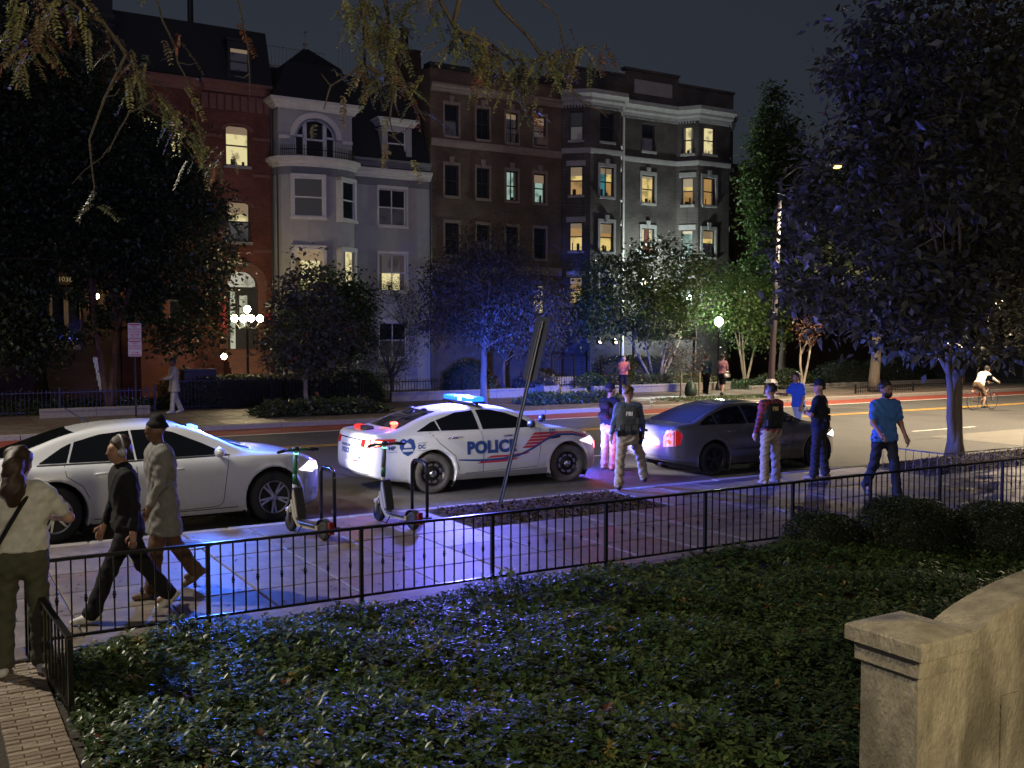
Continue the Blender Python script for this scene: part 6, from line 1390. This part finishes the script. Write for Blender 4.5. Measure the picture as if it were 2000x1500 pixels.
def vest(mat, text=None, tcol=None, pouches=True, pack=False):
    def f(root, up, AR, J, hd, PZ):
        P = Prims()
        for z, hw, r in ((1.08, .07, .138), (1.2, .075, .142), (1.33, .08, .142), (1.42, .075, .115)): P.cap(up(0, -hw, z), up(0, hw, z), r, None, .06, 1.08)
        z0, z1 = up(0, 0, 1.03)[2], up(0, 0, 1.47)[2]; v = P.mesh('vest', mat, .018, [lambda X, Y, Z: z0 - Z, lambda X, Y, Z: Z - z1], .002, root)
        V = v.data; bv = BVHTree.FromPolygons([q.co.copy() for q in V.vertices], [tuple(q.vertices) for q in V.polygons])
        for sd in (-1, 1): MB().tube([up(-.09, sd * .085, 1.45), up(-.02, sd * .10, 1.52), up(.08, sd * .09, 1.44)], [.026, .022, .026], 6).build('shoulder_strap', mat, v, True)
        if pouches:
            for z, y_, w_ in ((1.12, -.10, .05), (1.12, .02, .05), (1.12, .13, .04), (1.24, -.14, .03)):
                h0 = bv.ray_cast(up(-1, y_, z), Vector((1, 0, 0)))
                if h0[0] is not None: c = h0[0]; B((c.x - .035, c.y - w_, c.z - .055), (c.x + .02, c.y + w_, c.z + .055), .008).build('pouch', mat, v)
            for z in (1.19, 1.23, 1.27):
                pts = []
                for y_ in (-.12, -.06, 0, .06, .12):
                    h0 = bv.ray_cast(up(-1, y_, z), Vector((1, 0, 0)))
                    if h0[0] is not None: pts.append(h0[0] + Vector((-.004, 0, 0)))
                if len(pts) > 2: MB().tube(pts, .007, 4).build('webbing', mat, v)
        if text:
            me = text_mesh(text, .095, .004); me.materials.clear(); me.materials.append(tcol)
            zc = 1.365
            for q in me.vertices:
                y_, z = -q.co.x, q.co.y; o = up(-1, y_, zc); h0 = bv.ray_cast(Vector((o[0], o[1], o[2] + z)), Vector((1, 0, 0))); x = h0[0].x if h0[0] is not None else up(-.14, 0, zc)[0]
                q.co = (x - .008, o[1], o[2] + z)
            link('lettering', me, v)
        if pack:
            Prims().cap(up(-.17, -.06, 1.15), up(-.17, .06, 1.15), .09, None, .04).cap(up(-.17, -.06, 1.36), up(-.17, .06, 1.36), .085, None, .04).mesh('backpack', mat, .02, None, .004, root)
    return f
def belt(mat, items=True):
    def f(root, up, AR, J, hd, PZ):
        P = Prims().cap(PZ + np.array([0, -.07, .10]), PZ + np.array([0, .07, .10]), .142, None, .05, 1.1); z = PZ[2] + .1
        b_ = P.mesh('belt', mat, .016, [lambda X, Y, Z: np.abs(Z - z) - .026], 0, root)
        if items:
            for (x, y_, dz_, hx, hy, hz) in ((-.03, -.215, -.10, .05, .028, .11), (-.13, .09, .0, .03, .04, .06), (-.11, .17, -.02, .03, .03, .055), (-.14, -.07, 0, .028, .035, .05)):
                c = PZ + np.array([x, y_, .08 + dz_]); B(tuple(c - (hx, hy, hz)), tuple(c + (hx, hy, hz)), .012).build('pouch' if hz < .1 else 'holster', mat, b_)
    return f
def strap_bag(mat, bagmat, side=-1, tote=False):
    def f(root, up, AR, J, hd, PZ):
        if tote:
            sh = up(0, side * .19, 1.48); c = up(-.03, side * .27, .92); MB().tube([sh, c + np.array([.06, 0, .2])], .01, 5).tube([sh, c + np.array([-.08, 0, .2])], .01, 5).build('bag_strap', mat, root)
            Prims().cap(c + np.array([-.12, 0, -.05]), c + np.array([.12, 0, -.05]), .09, None, .05).cap(c + np.array([-.09, 0, .12]), c + np.array([.09, 0, .12]), .04, None, .06).mesh('bag', bagmat, .02, None, .004, root)
        else: MB().tube([up(-.06, .11, 1.49), up(-.135, .03, 1.36), up(-.15, -.06, 1.2), up(-.12, -.15, 1.04), up(0, -.2, .97)][::1] if side < 0 else [up(-.06, -.11, 1.49), up(-.145, -.03, 1.36), up(-.16, .06, 1.2), up(-.135, .15, 1.04), up(0, .2, .97)], .016, 6).build('shoulder_strap', mat, root)
    return f
def phone(lit=True):
    def f(root, up, AR, J, hd, PZ):
        w0 = AR[1][2] + AR[1][3] * .1; B(tuple(w0 + np.array([.01, -.04, -.02])), tuple(w0 + np.array([.02, .04, .12])), .003).build('phone', M('phone_dark', (.02, .02, .022), .3), root)
    return f
def headphones():
    def f(root, up, AR, J, hd, PZ):
        m = MB(); m.tube([hd(-.01, math.cos(t) * .112, .02 + math.sin(t) * .125) for t in [math.pi * k / 8 for k in range(9)]], .012, 6)
        for sd in (-1, 1): m.ball(tuple(hd(-.005, sd * .105, -.01)), .042, 10, 6, (1, .6, 1.1))
        m.build('headphones', M('headphone_grey', (.3, .3, .34), .35), root, True)
    return f

c_black = cloth('black', (.010, .010, .012)); c_navy = cloth('navy', (.012, .016, .032)); c_khaki = cloth('khaki', (.30, .25, .185)); c_vest = cloth('vest_dark', (.022, .023, .024)); c_vestg = cloth('vest_grey', (.06, .065, .062))
t_gold = M('patch_gold', (.5, .38, .12), .6, emit=.03); t_white = M('patch_white', (.7, .7, .68), .6, emit=.05)
m_sneak = M('white_sneaker', (.55, .54, .52), .6); m_boot = M('black_boot', (.014, .013, .012), .45); m_tanshoe = M('tan_shoe', (.26, .2, .14), .6)

person('person with a ponytail in a cream blouse and olive trousers, on the brick path', (.68, 8.72, .152), R(78), 1.80, ((0, 4, 2), (3, 4, 4)), ((14, 26, 75, 1.6), (14, 34, 75, 1.8)), 3, -15, 'fair',
       dict(mat=cloth('cream', (.56, .55, .50)), sleeve='short', hem=.99, wr=.006, g=.022), dict(mat=cloth('olive', (.075, .075, .048)), g=.03), m_sneak, ('ponytail', HR['brown']), .014, 1.03, (strap_bag(c_black, None, 1),))
person('person in dark clothes and headphones striding along the pavement with white trainers', (1.72, 10.08, .15), R(182), 1.80, ((28, 2, 6), (-22, 2, 14)), ((-14, 8, 14, .0), (4, 8, 14, 0)), 4, 8, 'tan',
       dict(mat=c_black, hem=.84 + .06, wr=.005, collar=1), dict(mat=c_black, g=.025), m_sneak, ('short', HR['brown']), .017, 1.08, (headphones(),))
person('person in a long grey tunic and black beanie walking beside the darkly dressed one', (2.18, 10.72, .15), R(182), 1.86, ((14, 3, 8), (-16, 3, 18)), ((5, 6, 20, 0), (-8, 8, 12, 0)), 3, 12, 'brown',
       dict(mat=cloth('grey_tunic', (.17, .165, .16)), hem=.62, wr=.006, g=.03), dict(mat=cloth('brown', (.10, .055, .038))), M('brown_shoe', (.12, .08, .05), .6), ('beanie', c_black), .018, 1.06)
person('officer in khaki trousers and a load vest stepping off the kerb beside the police car', (10.62, 13.82, .15), R(62), 1.80, ((-4, 6, 2), (24, 22, 4)), ((6, 12, 18, 0), (8, 14, 20, 0)), -2, -25, 'fair',
       dict(mat=cloth('blue_shirt', (.07, .10, .17)), hem=.95), dict(mat=c_khaki, g=.03, wr=.007), m_boot, ('crew', HR['fair']), .016, 1.0, (vest(c_vestg, 'FBI', t_white), belt(c_black)))
person('officer in a navy cap and pale trousers carrying a pack, facing the dark saloon', (12.5, 16.9, 0), R(15), 1.80, ((2, 4, 2), (-2, 4, 3)), ((25, 8, 70, .2), (20, 10, 75, .3)), 2, -15, 'fair',
       dict(mat=c_navy, hem=.92), dict(mat=cloth('pale_trousers', (.45, .42, .38)), g=.03), m_sneak, ('cap', c_navy), .02, 1.0, (vest(c_vest, None, None, True, True),))
pl = plaid()
person('agent in a plaid shirt, dark vest and khaki trousers watching the dark saloon', (13.22, 13.0, .15), R(80), 1.80, ((-2, 5, 2), (4, 5, 4)), ((4, 10, 14, 0), (10, 10, 20, .1)), 0, 12, 'fair',
       dict(mat=pl, hem=.88), dict(mat=c_khaki, g=.03, wr=.007), m_tanshoe, ('crew', HR['dark']), .016, 1.05, (vest(c_vest, 'FBI', t_gold), belt(c_black, False)))
person('agent in a dark cap, navy shirt and vest standing with folded arms by the kerb', (14.45, 12.98, .15), R(118), 1.84, ((4, 7, 3), (-4, 7, 3)), ((16, 18, 82, 1.9), (18, 18, 84, 1.8)), 0, 45, 'fair',
       dict(mat=c_navy, sleeve='short', hem=.93), dict(mat=cloth('charcoal', (.035, .034, .042)), g=.028, wr=.007), m_tanshoe, ('cap', c_navy), .016, 1.04, (vest(c_vest, 'FBI', t_gold), belt(c_black)))
person('bearded person in a blue polo shirt and dark jeans walking along the pavement', (13.8, 11.0, .15), R(-112), 1.93, ((14, 3, 6), (-12, 3, 20)), ((10, 9, 22, 0), (14, 10, 38, .15)), 0, 12, 'tan',
       dict(mat=cloth('blue_polo', (.06, .17, .45)), sleeve='short', hem=.87, collar=1, wr=.006), dict(mat=cloth('dark_jeans', (.022, .026, .045)), g=.02), m_boot, ('shortbeard', HR['dark']), .016, 1.0)
person('person in bright blue shirt and pale shorts crossing behind the dark saloon', (20.5, 19.15, 0), R(175), 1.84, ((18, 3, 10), (-16, 3, 20)), ((-12, 8, 30, 0), (30, 8, 60, .1)), 6, 0, 'tan',
       dict(mat=cloth('bright_blue', (.03, .10, .55)), hem=.88, sleeve='short'), dict(mat=cloth('pale_stripe', (.30, .38, .55)), kind='shorts'), m_sneak, ('short', HR['dark']), .022, 1.05)
person('person in an orange jacket and black trousers raising a phone on the far pavement', (27.1, 35.6, .15), R(-120), 1.72, ((0, 4, 2), (0, 4, 2)), ((40, 8, 100, .2), (45, 8, 105, .25)), 0, 0, 'fair',
       dict(mat=cloth('orange', (.55, .14, .06)), hem=.92), dict(mat=c_black), m_boot, ('long', HR['fair']), .025, 1.0, (phone(), strap_bag(c_black, None, 1)))
person('person in a teal jacket and black trousers walking beside one with a white tote', (30.7, 34.2, .15), R(20), 1.76, ((8, 3, 4), (-8, 3, 8)), ((5, 8, 12, 0), (-8, 8, 12, 0)), 2, 0, 'fair',
       dict(mat=cloth('teal', (.03, .07, .10)), hem=.90), dict(mat=c_black), m_boot, ('short', HR['brown']), .025)
person('person in pink shirt and dark shorts carrying a white tote bag', (30.75, 33.2, .15), R(15), 1.80, ((12, 3, 6), (-10, 3, 14)), ((12, 9, 14, 0), (5, 10, 20, 0)), 2, 0, 'fair',
       dict(mat=cloth('pink', (.36, .17, .20)), hem=.90, sleeve='short'), dict(mat=c_black, kind='shorts'), m_boot, ('short', HR['dark']), .025, 1.04, (strap_bag(c_black, cloth('tote_white', (.5, .48, .44)), -1, True),))
person('person in pale loose clothes walking past the iron fence across the street', (7.6, 35.2, .15), R(180), 1.86, ((10, 3, 6), (-10, 3, 12)), ((25, 8, 50, .1), (20, 8, 50, .1)), 2, 0, 'brown',
       dict(mat=cloth('pale_top', (.36, .33, .27)), hem=.70, g=.03), dict(mat=cloth('cream_trousers', (.48, .45, .38)), g=.03), m_sneak, ('short', HR['dark']), .025, 1.1)

# cyclist on the far lane
def bicycle(loc, rz):
    b = thing('bicycle', 'dark bicycle with a small red rear lamp ridden along the far lane', 'bicycle', loc, rz); fr_m = M('bike_frame', (.05, .02, .02), .4)
    for x in (0, 1.05):
        w_ = MB().lathe([(.325, -.018), (.345, 0), (.325, .018), (.31, 0)], 28, 'y', (0, 0, 0), True).build('wheel', m_tyre, b, True, (x, 0, .345)); s_ = MB()
        for k in range(12): a = math.pi * 2 * k / 12; s_.tube([(0, 0, 0), (.315 * math.cos(a), 0, .315 * math.sin(a))], .0025, 3, False)
        s_.build('spokes', m_alloy, w_)
    f_ = MB(); P = {'r': (0, 0, .345), 'f': (1.05, 0, .345), 'b': (.43, 0, .29), 's': (.28, 0, .86), 'h': (.88, 0, .84), 'hh': (.84, 0, .98)}
    for a, c in (('r', 'b'), ('r', 's'), ('b', 's'), ('b', 'h'), ('s', 'h'), ('h', 'f'), ('h', 'hh')): f_.tube([P[a], P[c]], .016, 6)
    f_.build('frame', fr_m, b); MB().tube([(.86, -.28, 1.0), (.88, 0, 1.02), (.86, .28, 1.0)], .014, 6).build('handlebar', m_black, b); MB().ball((.24, 0, .90), .07, 10, 6, (1.8, .9, .5)).build('saddle', m_black, b, True)
    MB().lathe([(.09, -.01), (.09, .01), (.001, .012)], 14, 'y', (.43, -.05, .29)).build('chainring', m_alloy, b); MB().ball((-.02, 0, .72), .03, 8, 5).build('rear_lamp', M('bike_lamp', (1, .1, .05), .3, emit=8, ecol=(1, .06, .03)), b)
    return b
bicycle((33.9, 23.1, 0), R(-4))
person('cyclist in a white shirt and brown shorts leaning over the handlebars', (34.18, 23.08, .08), R(-4), 1.80, ((62, 4, 50), (30, 4, 45)), ((14, 6, 12, 0), (14, 6, 12, 0)), 38, 0, 'tan',
       dict(mat=cloth('white_shirt', (.5, .48, .42)), hem=.90), dict(mat=cloth('brown_shorts', (.14, .09, .055)), kind='shorts'), m_boot, ('short', HR['dark']), .022, 1.05)

# ------------------------------------------------------------------ street furniture
# bike racks
def rack(loc, label):
    r = thing('bike_rack', label, 'bike rack', loc, R(92)); h = .82; w_ = .48; c = .12
    pts = [(0, 0, 0), (0, 0, h - c)] + [(c - c * math.cos(t), 0, h - c + c * math.sin(t)) for t in (.4, .8, 1.2, 1.57)] + [(w_ - c + c * math.sin(t), 0, h - c + c * math.cos(t)) for t in (0, .4, .8, 1.2, 1.57)] + [(w_, 0, 0)]
    MB().tube(pts, .026, 10).build('hoop', M('rack_black', (.012, .012, .014), .25, .3, coat=.6), r, True)
    for x in (0, w_): MB().lathe([(.001, .012), (.07, .012), (.07, 0)], 14, c=(x, 0, 0)).build('foot_plate', m_iron, r)
    return r
rack((4.97, 13.12, .15), 'black inverted-U bike rack beside the scooter with green stem')
rack((6.42, 13.16, .15), 'black inverted-U bike rack beside the mulch bed')
# kick scooters
def scooter(loc, rz, label, upper, lower):
    s = thing('scooter', label, 'scooter', loc, rz); grey = M('scooter_body', (.34, .32, .27), .45, var=.08, scale=6); dk = M('scooter_dark', (.035, .036, .038), .5)
    for x, r_ in ((0, .125), (.86, .125)):
        wl = MB().lathe([(.07, -.03), (r_ - .015, -.035), (r_, -.015), (r_, .015), (r_ - .015, .035), (.07, .03)], 24, 'y').build('wheel', m_tyre, s, True, (x, 0, r_)); MB().lathe([(.001, -.028), (.07, -.028), (.07, .028), (.001, .028)], 16, 'y').build('hub', dk, wl)
    d = MB(); d.prism([(.10, .12), (.62, .10), (.74, .22), (.80, .44), (.74, .46), (.66, .26), (.58, .165), (.10, .18)], 'y', -.05, .05); d.build('frame', grey, s)
    B((.16, -.075, .165), (.58, .075, .185), .006).build('deck', dk, s)
    bp = MB(); bp.prism([(.56, .20), (.63, .19), (.74, .50), (.72, .62), (.66, .62), (.60, .40)], 'y', -.062, .062); bp.build('battery_cover', dk, s)
    MB().prism([(.585, .24), (.62, .22), (.715, .50), (.70, .59), (.675, .59), (.63, .42)], 'y', -.068, .068).build('side_panel', grey, s)
    fd = MB()
    for k in range(9): pass
    fd.lathe([(.150, -.045), (.158, 0), (.150, .045)], 24, 'y'); q = fd
    q.f = [f for f in q.f if sum(q.v[i][2] for i in f) / len(f) > -.02]; q.m = [0] * len(q.f); q.build('rear_fender', dk, s, True, (0, 0, .13))
    B((-.19, -.035, .10), (-.14, .035, .26), .01).build('rear_lamp', M('scooter_lamp', (.15, .01, .01), .3), s)
    for y_ in (-.055, .055): MB().tube([(.86, y_, .125), (.845, y_, .30), (.79, 0, .42)], .017, 8).build('fork_leg', grey, s, True)
    B((.80, -.05, .27), (.93, .05, .33), .02).build('front_fender', grey, s)
    MB().tube([(.785, 0, .40), (.755, 0, .66)], .032, 10).build('stem_lower', grey, s, True); MB().tube([(.755, 0, .66), (.715, 0, 1.10)], .033, 10).build('stem', upper, s, True); MB().tube([(.752, 0, .68), (.74, 0, .80)], .0345, 10).build('stem_band', lower, s, True)
    MB().tube([(.716, 0, 1.075), (.713, 0, 1.095)], .0355, 10).build('light_ring', M('green_ring_light', (.2, .9, .5), .3, emit=2.2, ecol=(.25, 1., .6)), s, True)
    hbm = MB().tube([(.69, -.17, 1.14), (.715, -.08, 1.13), (.72, 0, 1.125), (.715, .08, 1.13), (.69, .17, 1.14)], .018, 8).build('handlebar', upper, s, True)
    for sd in (-1, 1):
        MB().tube([(.69, sd * .15, 1.14), (.655, sd * .31, 1.125)], .021, 8).build('grip', m_black, s, True); MB().tube([(.72, sd * .14, 1.125), (.71, sd * .27, 1.10)], .007, 6).build('brake_lever', m_black, s)
    MB().ball((.70, 0, 1.15), .05, 10, 6, (1, 1.1, .6)).build('display', m_black, s, True)
    MB().tube([(.5, .05, .13), (.47, .16, .005)], .009, 6).build('kickstand', m_black, s)
    return s
m_sgreen = M('scooter_green', (.025, .14, .065), .4); m_sgrey = M('scooter_stem_grey', (.09, .09, .085), .4)
scooter((4.56, 12.42, .15), R(101), 'rental kick scooter with a green stem parked on the pavement', m_sgreen, m_sgreen)
scooter((5.86, 12.46, .15), R(99), 'rental kick scooter with a dark stem and short green band', m_sgrey, m_sgreen)

# leaning parking sign in the mulch, seen almost edge-on
def u_post(h): return MB().prism([(-.03, -.012), (.03, -.012), (.03, .012), (.02, .012), (.018, -.004), (-.018, -.004), (-.02, .012), (-.03, .012)], 'z', -.3, h)
ls = thing('leaning_sign', 'parking sign on a leaning dark post in the mulch bed', 'sign', (7.73, 13.3, .16)); ls.rotation_euler = (R(2), R(15.2), R(84))
ls.rotation_euler = (Matrix.Rotation(R(15.2), 3, 'Y') @ Matrix.Rotation(R(112), 3, 'Z')).to_euler()
m_post = M('sign_post', (.05, .05, .055), .5, .6, var=.3, scale=12); m_signb = M('sign_back', (.016, .016, .019), .75, 0, var=.15, scale=8); m_signw = M('sign_white', (.50, .47, .45), .5); m_signr = M('sign_red', (.38, .03, .035), .5)
u_post(3.0).build('post', m_post, ls)
def rrect(w_, z0, z1, r=.035, n=4):
    P = []
    for cx, cz, a0 in ((w_ - r, z1 - r, 0), (-w_ + r, z1 - r, 90), (-w_ + r, z0 + r, 180), (w_ - r, z0 + r, 270)):
        P += [(cx + r * math.cos(R(a0 + 90 * k / n)), cz + r * math.sin(R(a0 + 90 * k / n))) for k in range(n + 1)]
    return P
for z0, z1 in ((2.05, 2.56), (2.57, 3.08)):
    p_ = MB().prism(rrect(.14, z0, z1), 'y', -.022, -.0165).build('sign_panel', m_signb, ls); MB().prism(rrect(.135, z0 + .008, z1 - .008), 'y', -.0245, -.0225).build('sign_face', m_signw, p_)
# parking regulation signs across the street
ps = thing('parking_sign', 'two red and white parking regulation plates on a slim post across the street', 'sign', (6.2, 34.4, .15), R(-8))
u_post(3.05).build('post', m_signb, ps)
ups = [('NO', .07), ('STANDING', .058), ('OR PARKING', .05), ('ANYTIME', .06)]
for k, (z0, z1) in enumerate(((2.52, 3.06), (1.97, 2.51))):
    p_ = MB().prism(rrect(.205, z0, z1), 'y', -.024, -.018).build('sign_panel', m_signw, ps)
    for a, c in ((z1 - .075, z1 - .03), (z0 + .03, z0 + .065)): MB().prism([(-.175, a), (.175, a), (.175, c), (-.175, c)], 'y', -.0265, -.0245).build('red_band', m_signr, p_)
    for j, (t, sz) in enumerate(ups[:4 if k == 0 else 3]): text_obj(t, sz * 1.25, m_signr, p_, Matrix.Translation((0, -.0265, z1 - .12 - j * (.085 if k == 0 else .08))) @ Matrix.Rotation(R(90), 4, 'X'), .002)
    sg = -1 if k == 0 else 1; az = z0 + .115
    MB().prism([(-.11 * sg, az - .008), (.06 * sg, az - .008), (.06 * sg, az - .028), (.13 * sg, az), (.06 * sg, az + .028), (.06 * sg, az + .008), (-.11 * sg, az + .008)][::sg], 'y', -.0265, -.0245).build('arrow', m_signr, p_)

# street lamps: one in view, the rest of the row stands outside the frame
m_pole = M('painted_pole', (.14, .13, .14), .5, .2, var=.15, scale=6)
def street_lamp(label, loc, head, lean, power, group, colr=(1, .80, .54)):
    s = thing('street_lamp', label, 'street lamp', loc, 0, group); hx, hy, hz = [head[i] - loc[i] for i in range(3)]
    MB().lathe([(.36, 0), (.36, .1), (.30, .14), (.27, .6), (.29, .64), (.16, .8)], 8).build('base', m_pole, s)
    MB().tube([(0, 0, .7), (lean * .5, 0, hz * .5), (lean, 0, hz - .1)], [.145, .11, .075], 10).build('pole', m_pole, s, True)
    MB().tube([(lean, 0, hz - .2), (lean + (hx - lean) * .3, hy * .3, hz + .22), (lean + (hx - lean) * .7, hy * .7, hz + .22), (hx, hy * .93, hz + .12)], .04, 8).build('arm', m_pole, s, True)
    hd_ = MB().ball((hx, hy, hz + .1), .2, 14, 8, (1.0, 1.9, .5)).build('lamp_head', m_pole, s, True)
    MB().ball((hx, hy, hz + .01), .15, 14, 8, (1.0, 1.3, .55)).build('lamp_lens', M('street_lamp_lens', (1, .8, .5), .4, emit=7, ecol=(1, .50, .11)), hd_, True)
    B((lean * .45 - .13, -.13, 4.2), (lean * .45 + .13, -.115, 4.75)).build('pole_plate', m_signb, s); MB().lathe([(.125, 4.3), (.14, 4.32), (.14, 4.5), (.125, 4.52)], 10, c=(lean * .22, 0, -.9)).build('pole_band', m_iron, s)
    lamp('street_lamp_light', 'SPOT', (hx, hy, hz - .2), power, colr, s, .12, None, 148, .45)
    return s
street_lamp('tall grey street lamp with a lit amber head beside the far kerb', (31.2, 30.7, .15), (31.95, 28.0, 9.55), .42, 9000, None)
street_lamp('tall street lamp on the far pavement beyond the numbered door house', (-6.5, 30.7, .15), (-6.5, 28.0, 9.6), 0, 3000, 'street lamps of the row outside the frame')
street_lamp('tall street lamp on the near pavement beyond the large leafy tree', (33.0, 12.6, .15), (33.0, 15.6, 9.6), 0, 26000, 'street lamps of the row outside the frame')
street_lamp('tall street lamp on the near pavement behind the white saloon', (-3.5, 12.2, .15), (-3.5, 15.2, 9.6), 0, 5500, 'street lamps of the row outside the frame', (1, .90, .74))

def globe_post(label, loc, h, globes, power, colr, em, r=.19):
    s = thing('globe_lamp', label, 'lamp', loc); gm = M('globe_' + label[:8], (1, .98, .9), .4, emit=em, ecol=colr)
    MB().lathe([(.16, 0), (.16, .12), (.09, .3), (.055, .5), (.045, h - .4), (.07, h - .35), (.05, h - .25)], 12).build('post', m_iron, s, True)
    for (x, y_, z) in globes:
        MB().tube([(0, 0, h - .35), (x * .6, y_ * .6, h - .4), (x, y_, z - r)], .022, 6).build('arm', m_iron, s, True); MB().ball((x, y_, z), r, 16, 10).build('globe', gm, s, True)
    return s
globe_post('black lamp post with one bright white globe beside the crape myrtle', (33.0, 35.9, .16), 3.15, [(0, 0, 3.28)], 0, (.86, 1., .74), 260, .2)
globe_post('cast lamp post with a cluster of five glowing globes by the red brick house', (11.24, 39.0, .16), 3.3, [(0, 0, 3.66), (.5, 0, 3.3), (-.5, 0, 3.3), (0, .5, 3.3), (0, -.5, 3.3)], 0, (1, .80, .46), 110, .135)
# lanterns fixed to the houses
def lantern(label, loc, colr, em, r=.1, cat='lantern'):
    s = thing('wall_lantern', label, cat, loc); MB().lathe([(.001, .22), (.06, .2), (.13, .12), (.12, .1), (.1, -.12), (.05, -.16), (.001, -.18)], 8).build('cage', m_iron, s); MB().ball((0, -.17, -.02), r, 12, 8).build('bulb', M('bulb_' + label[:14], (1, .9, .7), .4, emit=em, ecol=colr), s, True); MB().tube([(0, .0, .15), (0, .25, .15)], .02, 6).build('bracket', m_iron, s)
    return s
lantern('small lit lantern beside the pale double door', (6.4, 43.72, 4.4), (1, .78, .42), 60, .11)
lantern('lit lantern by the basement entrance of the red brick house', (10.9, 41.4, 1.95), (1, .7, .35), 60, .12)
lantern('larger glowing porch lamp above the clipped hedge', (28.9, 40.0, 2.5), (1, .75, .4), 7, .09); lantern('smaller glowing porch lamp above the clipped hedge', (30.0, 40.2, 2.45), (1, .7, .35), 5, .07)
fl = thing('flood_lamp', 'bright white entrance floodlight behind the crape myrtle', 'lamp', (35.0, 42.6, 4.9)); MB().lathe([(.001, .2), (.12, .18), (.2, 0), (.17, -.02)], 12).build('hood', m_iron, fl); MB().ball((0, 0, -.02), .16, 12, 8).build('bulb', M('flood_bulb', (1, 1, 1), .3, emit=160, ecol=(.82, 1., .92)), fl, True); MB().tube([(0, 0, .15), (0, 1.4, .3)], .03, 6).build('arm', m_iron, fl)
lamp('flood_light', 'POINT', (.0, -.35, .1), 2300, (.86, 1., .93), fl, .15)
ul = thing('garden_uplight', 'small bright uplight in leaves at the foot of the shrubs', 'lamp', (22.9, 36.7, .3)); MB().lathe([(.05, 0), (.07, .1), (.08, .22), (.07, .24)], 10).build('housing', m_iron, ul); MB().ball((0, 0, .26), .07, 10, 6).build('bulb', M('uplight_bulb', (1, .95, .7), .4, emit=70, ecol=(1, .95, .62)), ul, True)
# lamp post of the church forecourt, behind the viewer
cl_ = thing('forecourt_lamp', 'iron lamp post with a warm globe on the garden forecourt', 'lamp', (2.8, -1.4, 0)); MB().lathe([(.15, 0), (.12, .4), (.05, .6), (.045, 3.6)], 10).build('post', m_iron, cl_); MB().ball((0, 0, 3.8), .18, 14, 8).build('globe', M('forecourt_globe', (1, .9, .7), .4, emit=680, ecol=(1, .82, .46)), cl_, True)

# ------------------------------------------------------------------ far fences, planters, steps
def far_fence(label, x0, x1, y_, z0, z1, step=.13):
    f_ = thing('iron_fence', label, 'fence', (x0, y_, z0)); L = x1 - x0; mb = MB()
    for k in range(int(L / step)): mb.box((k * step, -.008, 0), (k * step + .016, .008, z1 - z0))
    o = mb.build('pickets', m_iron, f_); o['kind'] = 'stuff'
    B((0, -.015, z1 - z0 - .12), (L, .015, z1 - z0 - .09)).build('top_rail', m_iron, f_); B((0, -.0145, .08), (L, .0145, .11)).build('bottom_rail', m_iron, f_)
    n = max(1, int(L / 2.4))
    for k in range(n + 1): B((L * k / n - .03, -.03, -.1), (L * k / n + .03, .03, z1 - z0 + .06)).build('post', m_iron, f_)
    return f_
far_fence('black iron fence in front of the dark hedge of the red brick house', 7.8, 14.9, 36.42, .16, 1.28)
far_fence('low black iron gate fence of the pale town house', 15.0, 19.4, 36.42, .16, 1.05)
far_fence('low black iron fence in front of the numbered door house', -2, 7.2, 36.42, .16, 1.0)
far_fence('dark iron railing beside the stone steps', 24.2, 25.4, 37.0, .5, 1.9)
far_fence('dark iron railing between the steps and the clipped hedge', 26.4, 27.2, 37.4, .4, 1.8)
far_fence('low iron edging around the far street tree', 36.6, 40.6, 30.8, .15, .5, .16)
def low_wall(label, x0, x1, y0, y1, z1):
    w_ = thing('planter_wall', label, 'wall', (x0, y0, .1)); n = max(1, int((x1 - x0) / 1.5)); m = B((.006, 0, 0), ((x1 - x0) / n - .006, y1 - y0, z1 - .16)).mesh('block', m_kerb); c = B((.004, -.03, z1 - .16), ((x1 - x0) / n - .004, y1 - y0 + .03, z1 - .08), .012).mesh('coping_stone', m_kerb)
    for k in range(n): link('block', m, w_, ((x1 - x0) / n * k, 0, 0)); link('coping_stone', c, w_, ((x1 - x0) / n * k, 0, 0))
low_wall('low pale planter wall below the blue-lit shrubs', 16.2, 24.2, 36.34, 36.56, .52)
low_wall('low planter wall with flowers in front of the clipped hedge', 26.0, 34.2, 36.34, 36.56, .50)
low_wall('low garden kerb below the forked tree', 34.6, 50, 35.3, 35.5, .32)
low_wall('low stone edging around the tree in front of the red house fence', 3.4, 6.8, 35.2, 35.4, .42)
st_ = thing('stone_steps', 'short flight of stone steps between the planter walls', 'steps', (24.5, 36.4, .1))
for k in range(5): B((0, .32 * k, 0), (1.35, .32 * k + .34, .16 * (k + 1)), .01).build('step', m_kerb, st_)
bn = thing('utility_box', 'black metal cabinet behind the iron fence by the red brick house', 'cabinet', (8.4, 37.2, .16)); B((0, 0, 0), (1.15, .7, 1.35), .02).build('cabinet', M('cabinet_black', (.012, .012, .014), .5), bn); B((-.04, -.04, 1.35), (1.19, .74, 1.41), .015).build('lid', M('cabinet_lid', (.03, .03, .035), .4), bn)
pl_ = thing('planter_box', 'square stone planter with purple flowers beside the steps', 'planter', (23.3, 36.0, .14)); MB().prism([(-.32, 0), (.32, 0), (.4, .55), (.34, .55), (.3, .5), (-.3, .5), (-.34, .55), (-.4, .55)], 'y', -.35, .35).build('box', m_kerb, pl_); leaves('foliage', np.stack([rng.normal(0, .22, 500), rng.normal(0, .2, 500), .5 + np.abs(rng.normal(0, .2, 500))], 1), .12, L_purple + L_mag, parent=pl_, quad=True)
tk = thing('small_sign', 'small pale notice stuck in the bed inside the near railing', 'sign', (13.55, 9.1, .1)); MB().tube([(0, 0, 0), (0, 0, .2)], .006, 5).build('stake', m_iron, tk); B((-.07, -.004, .18), (.07, .004, .28)).build('notice', m_signw, tk)
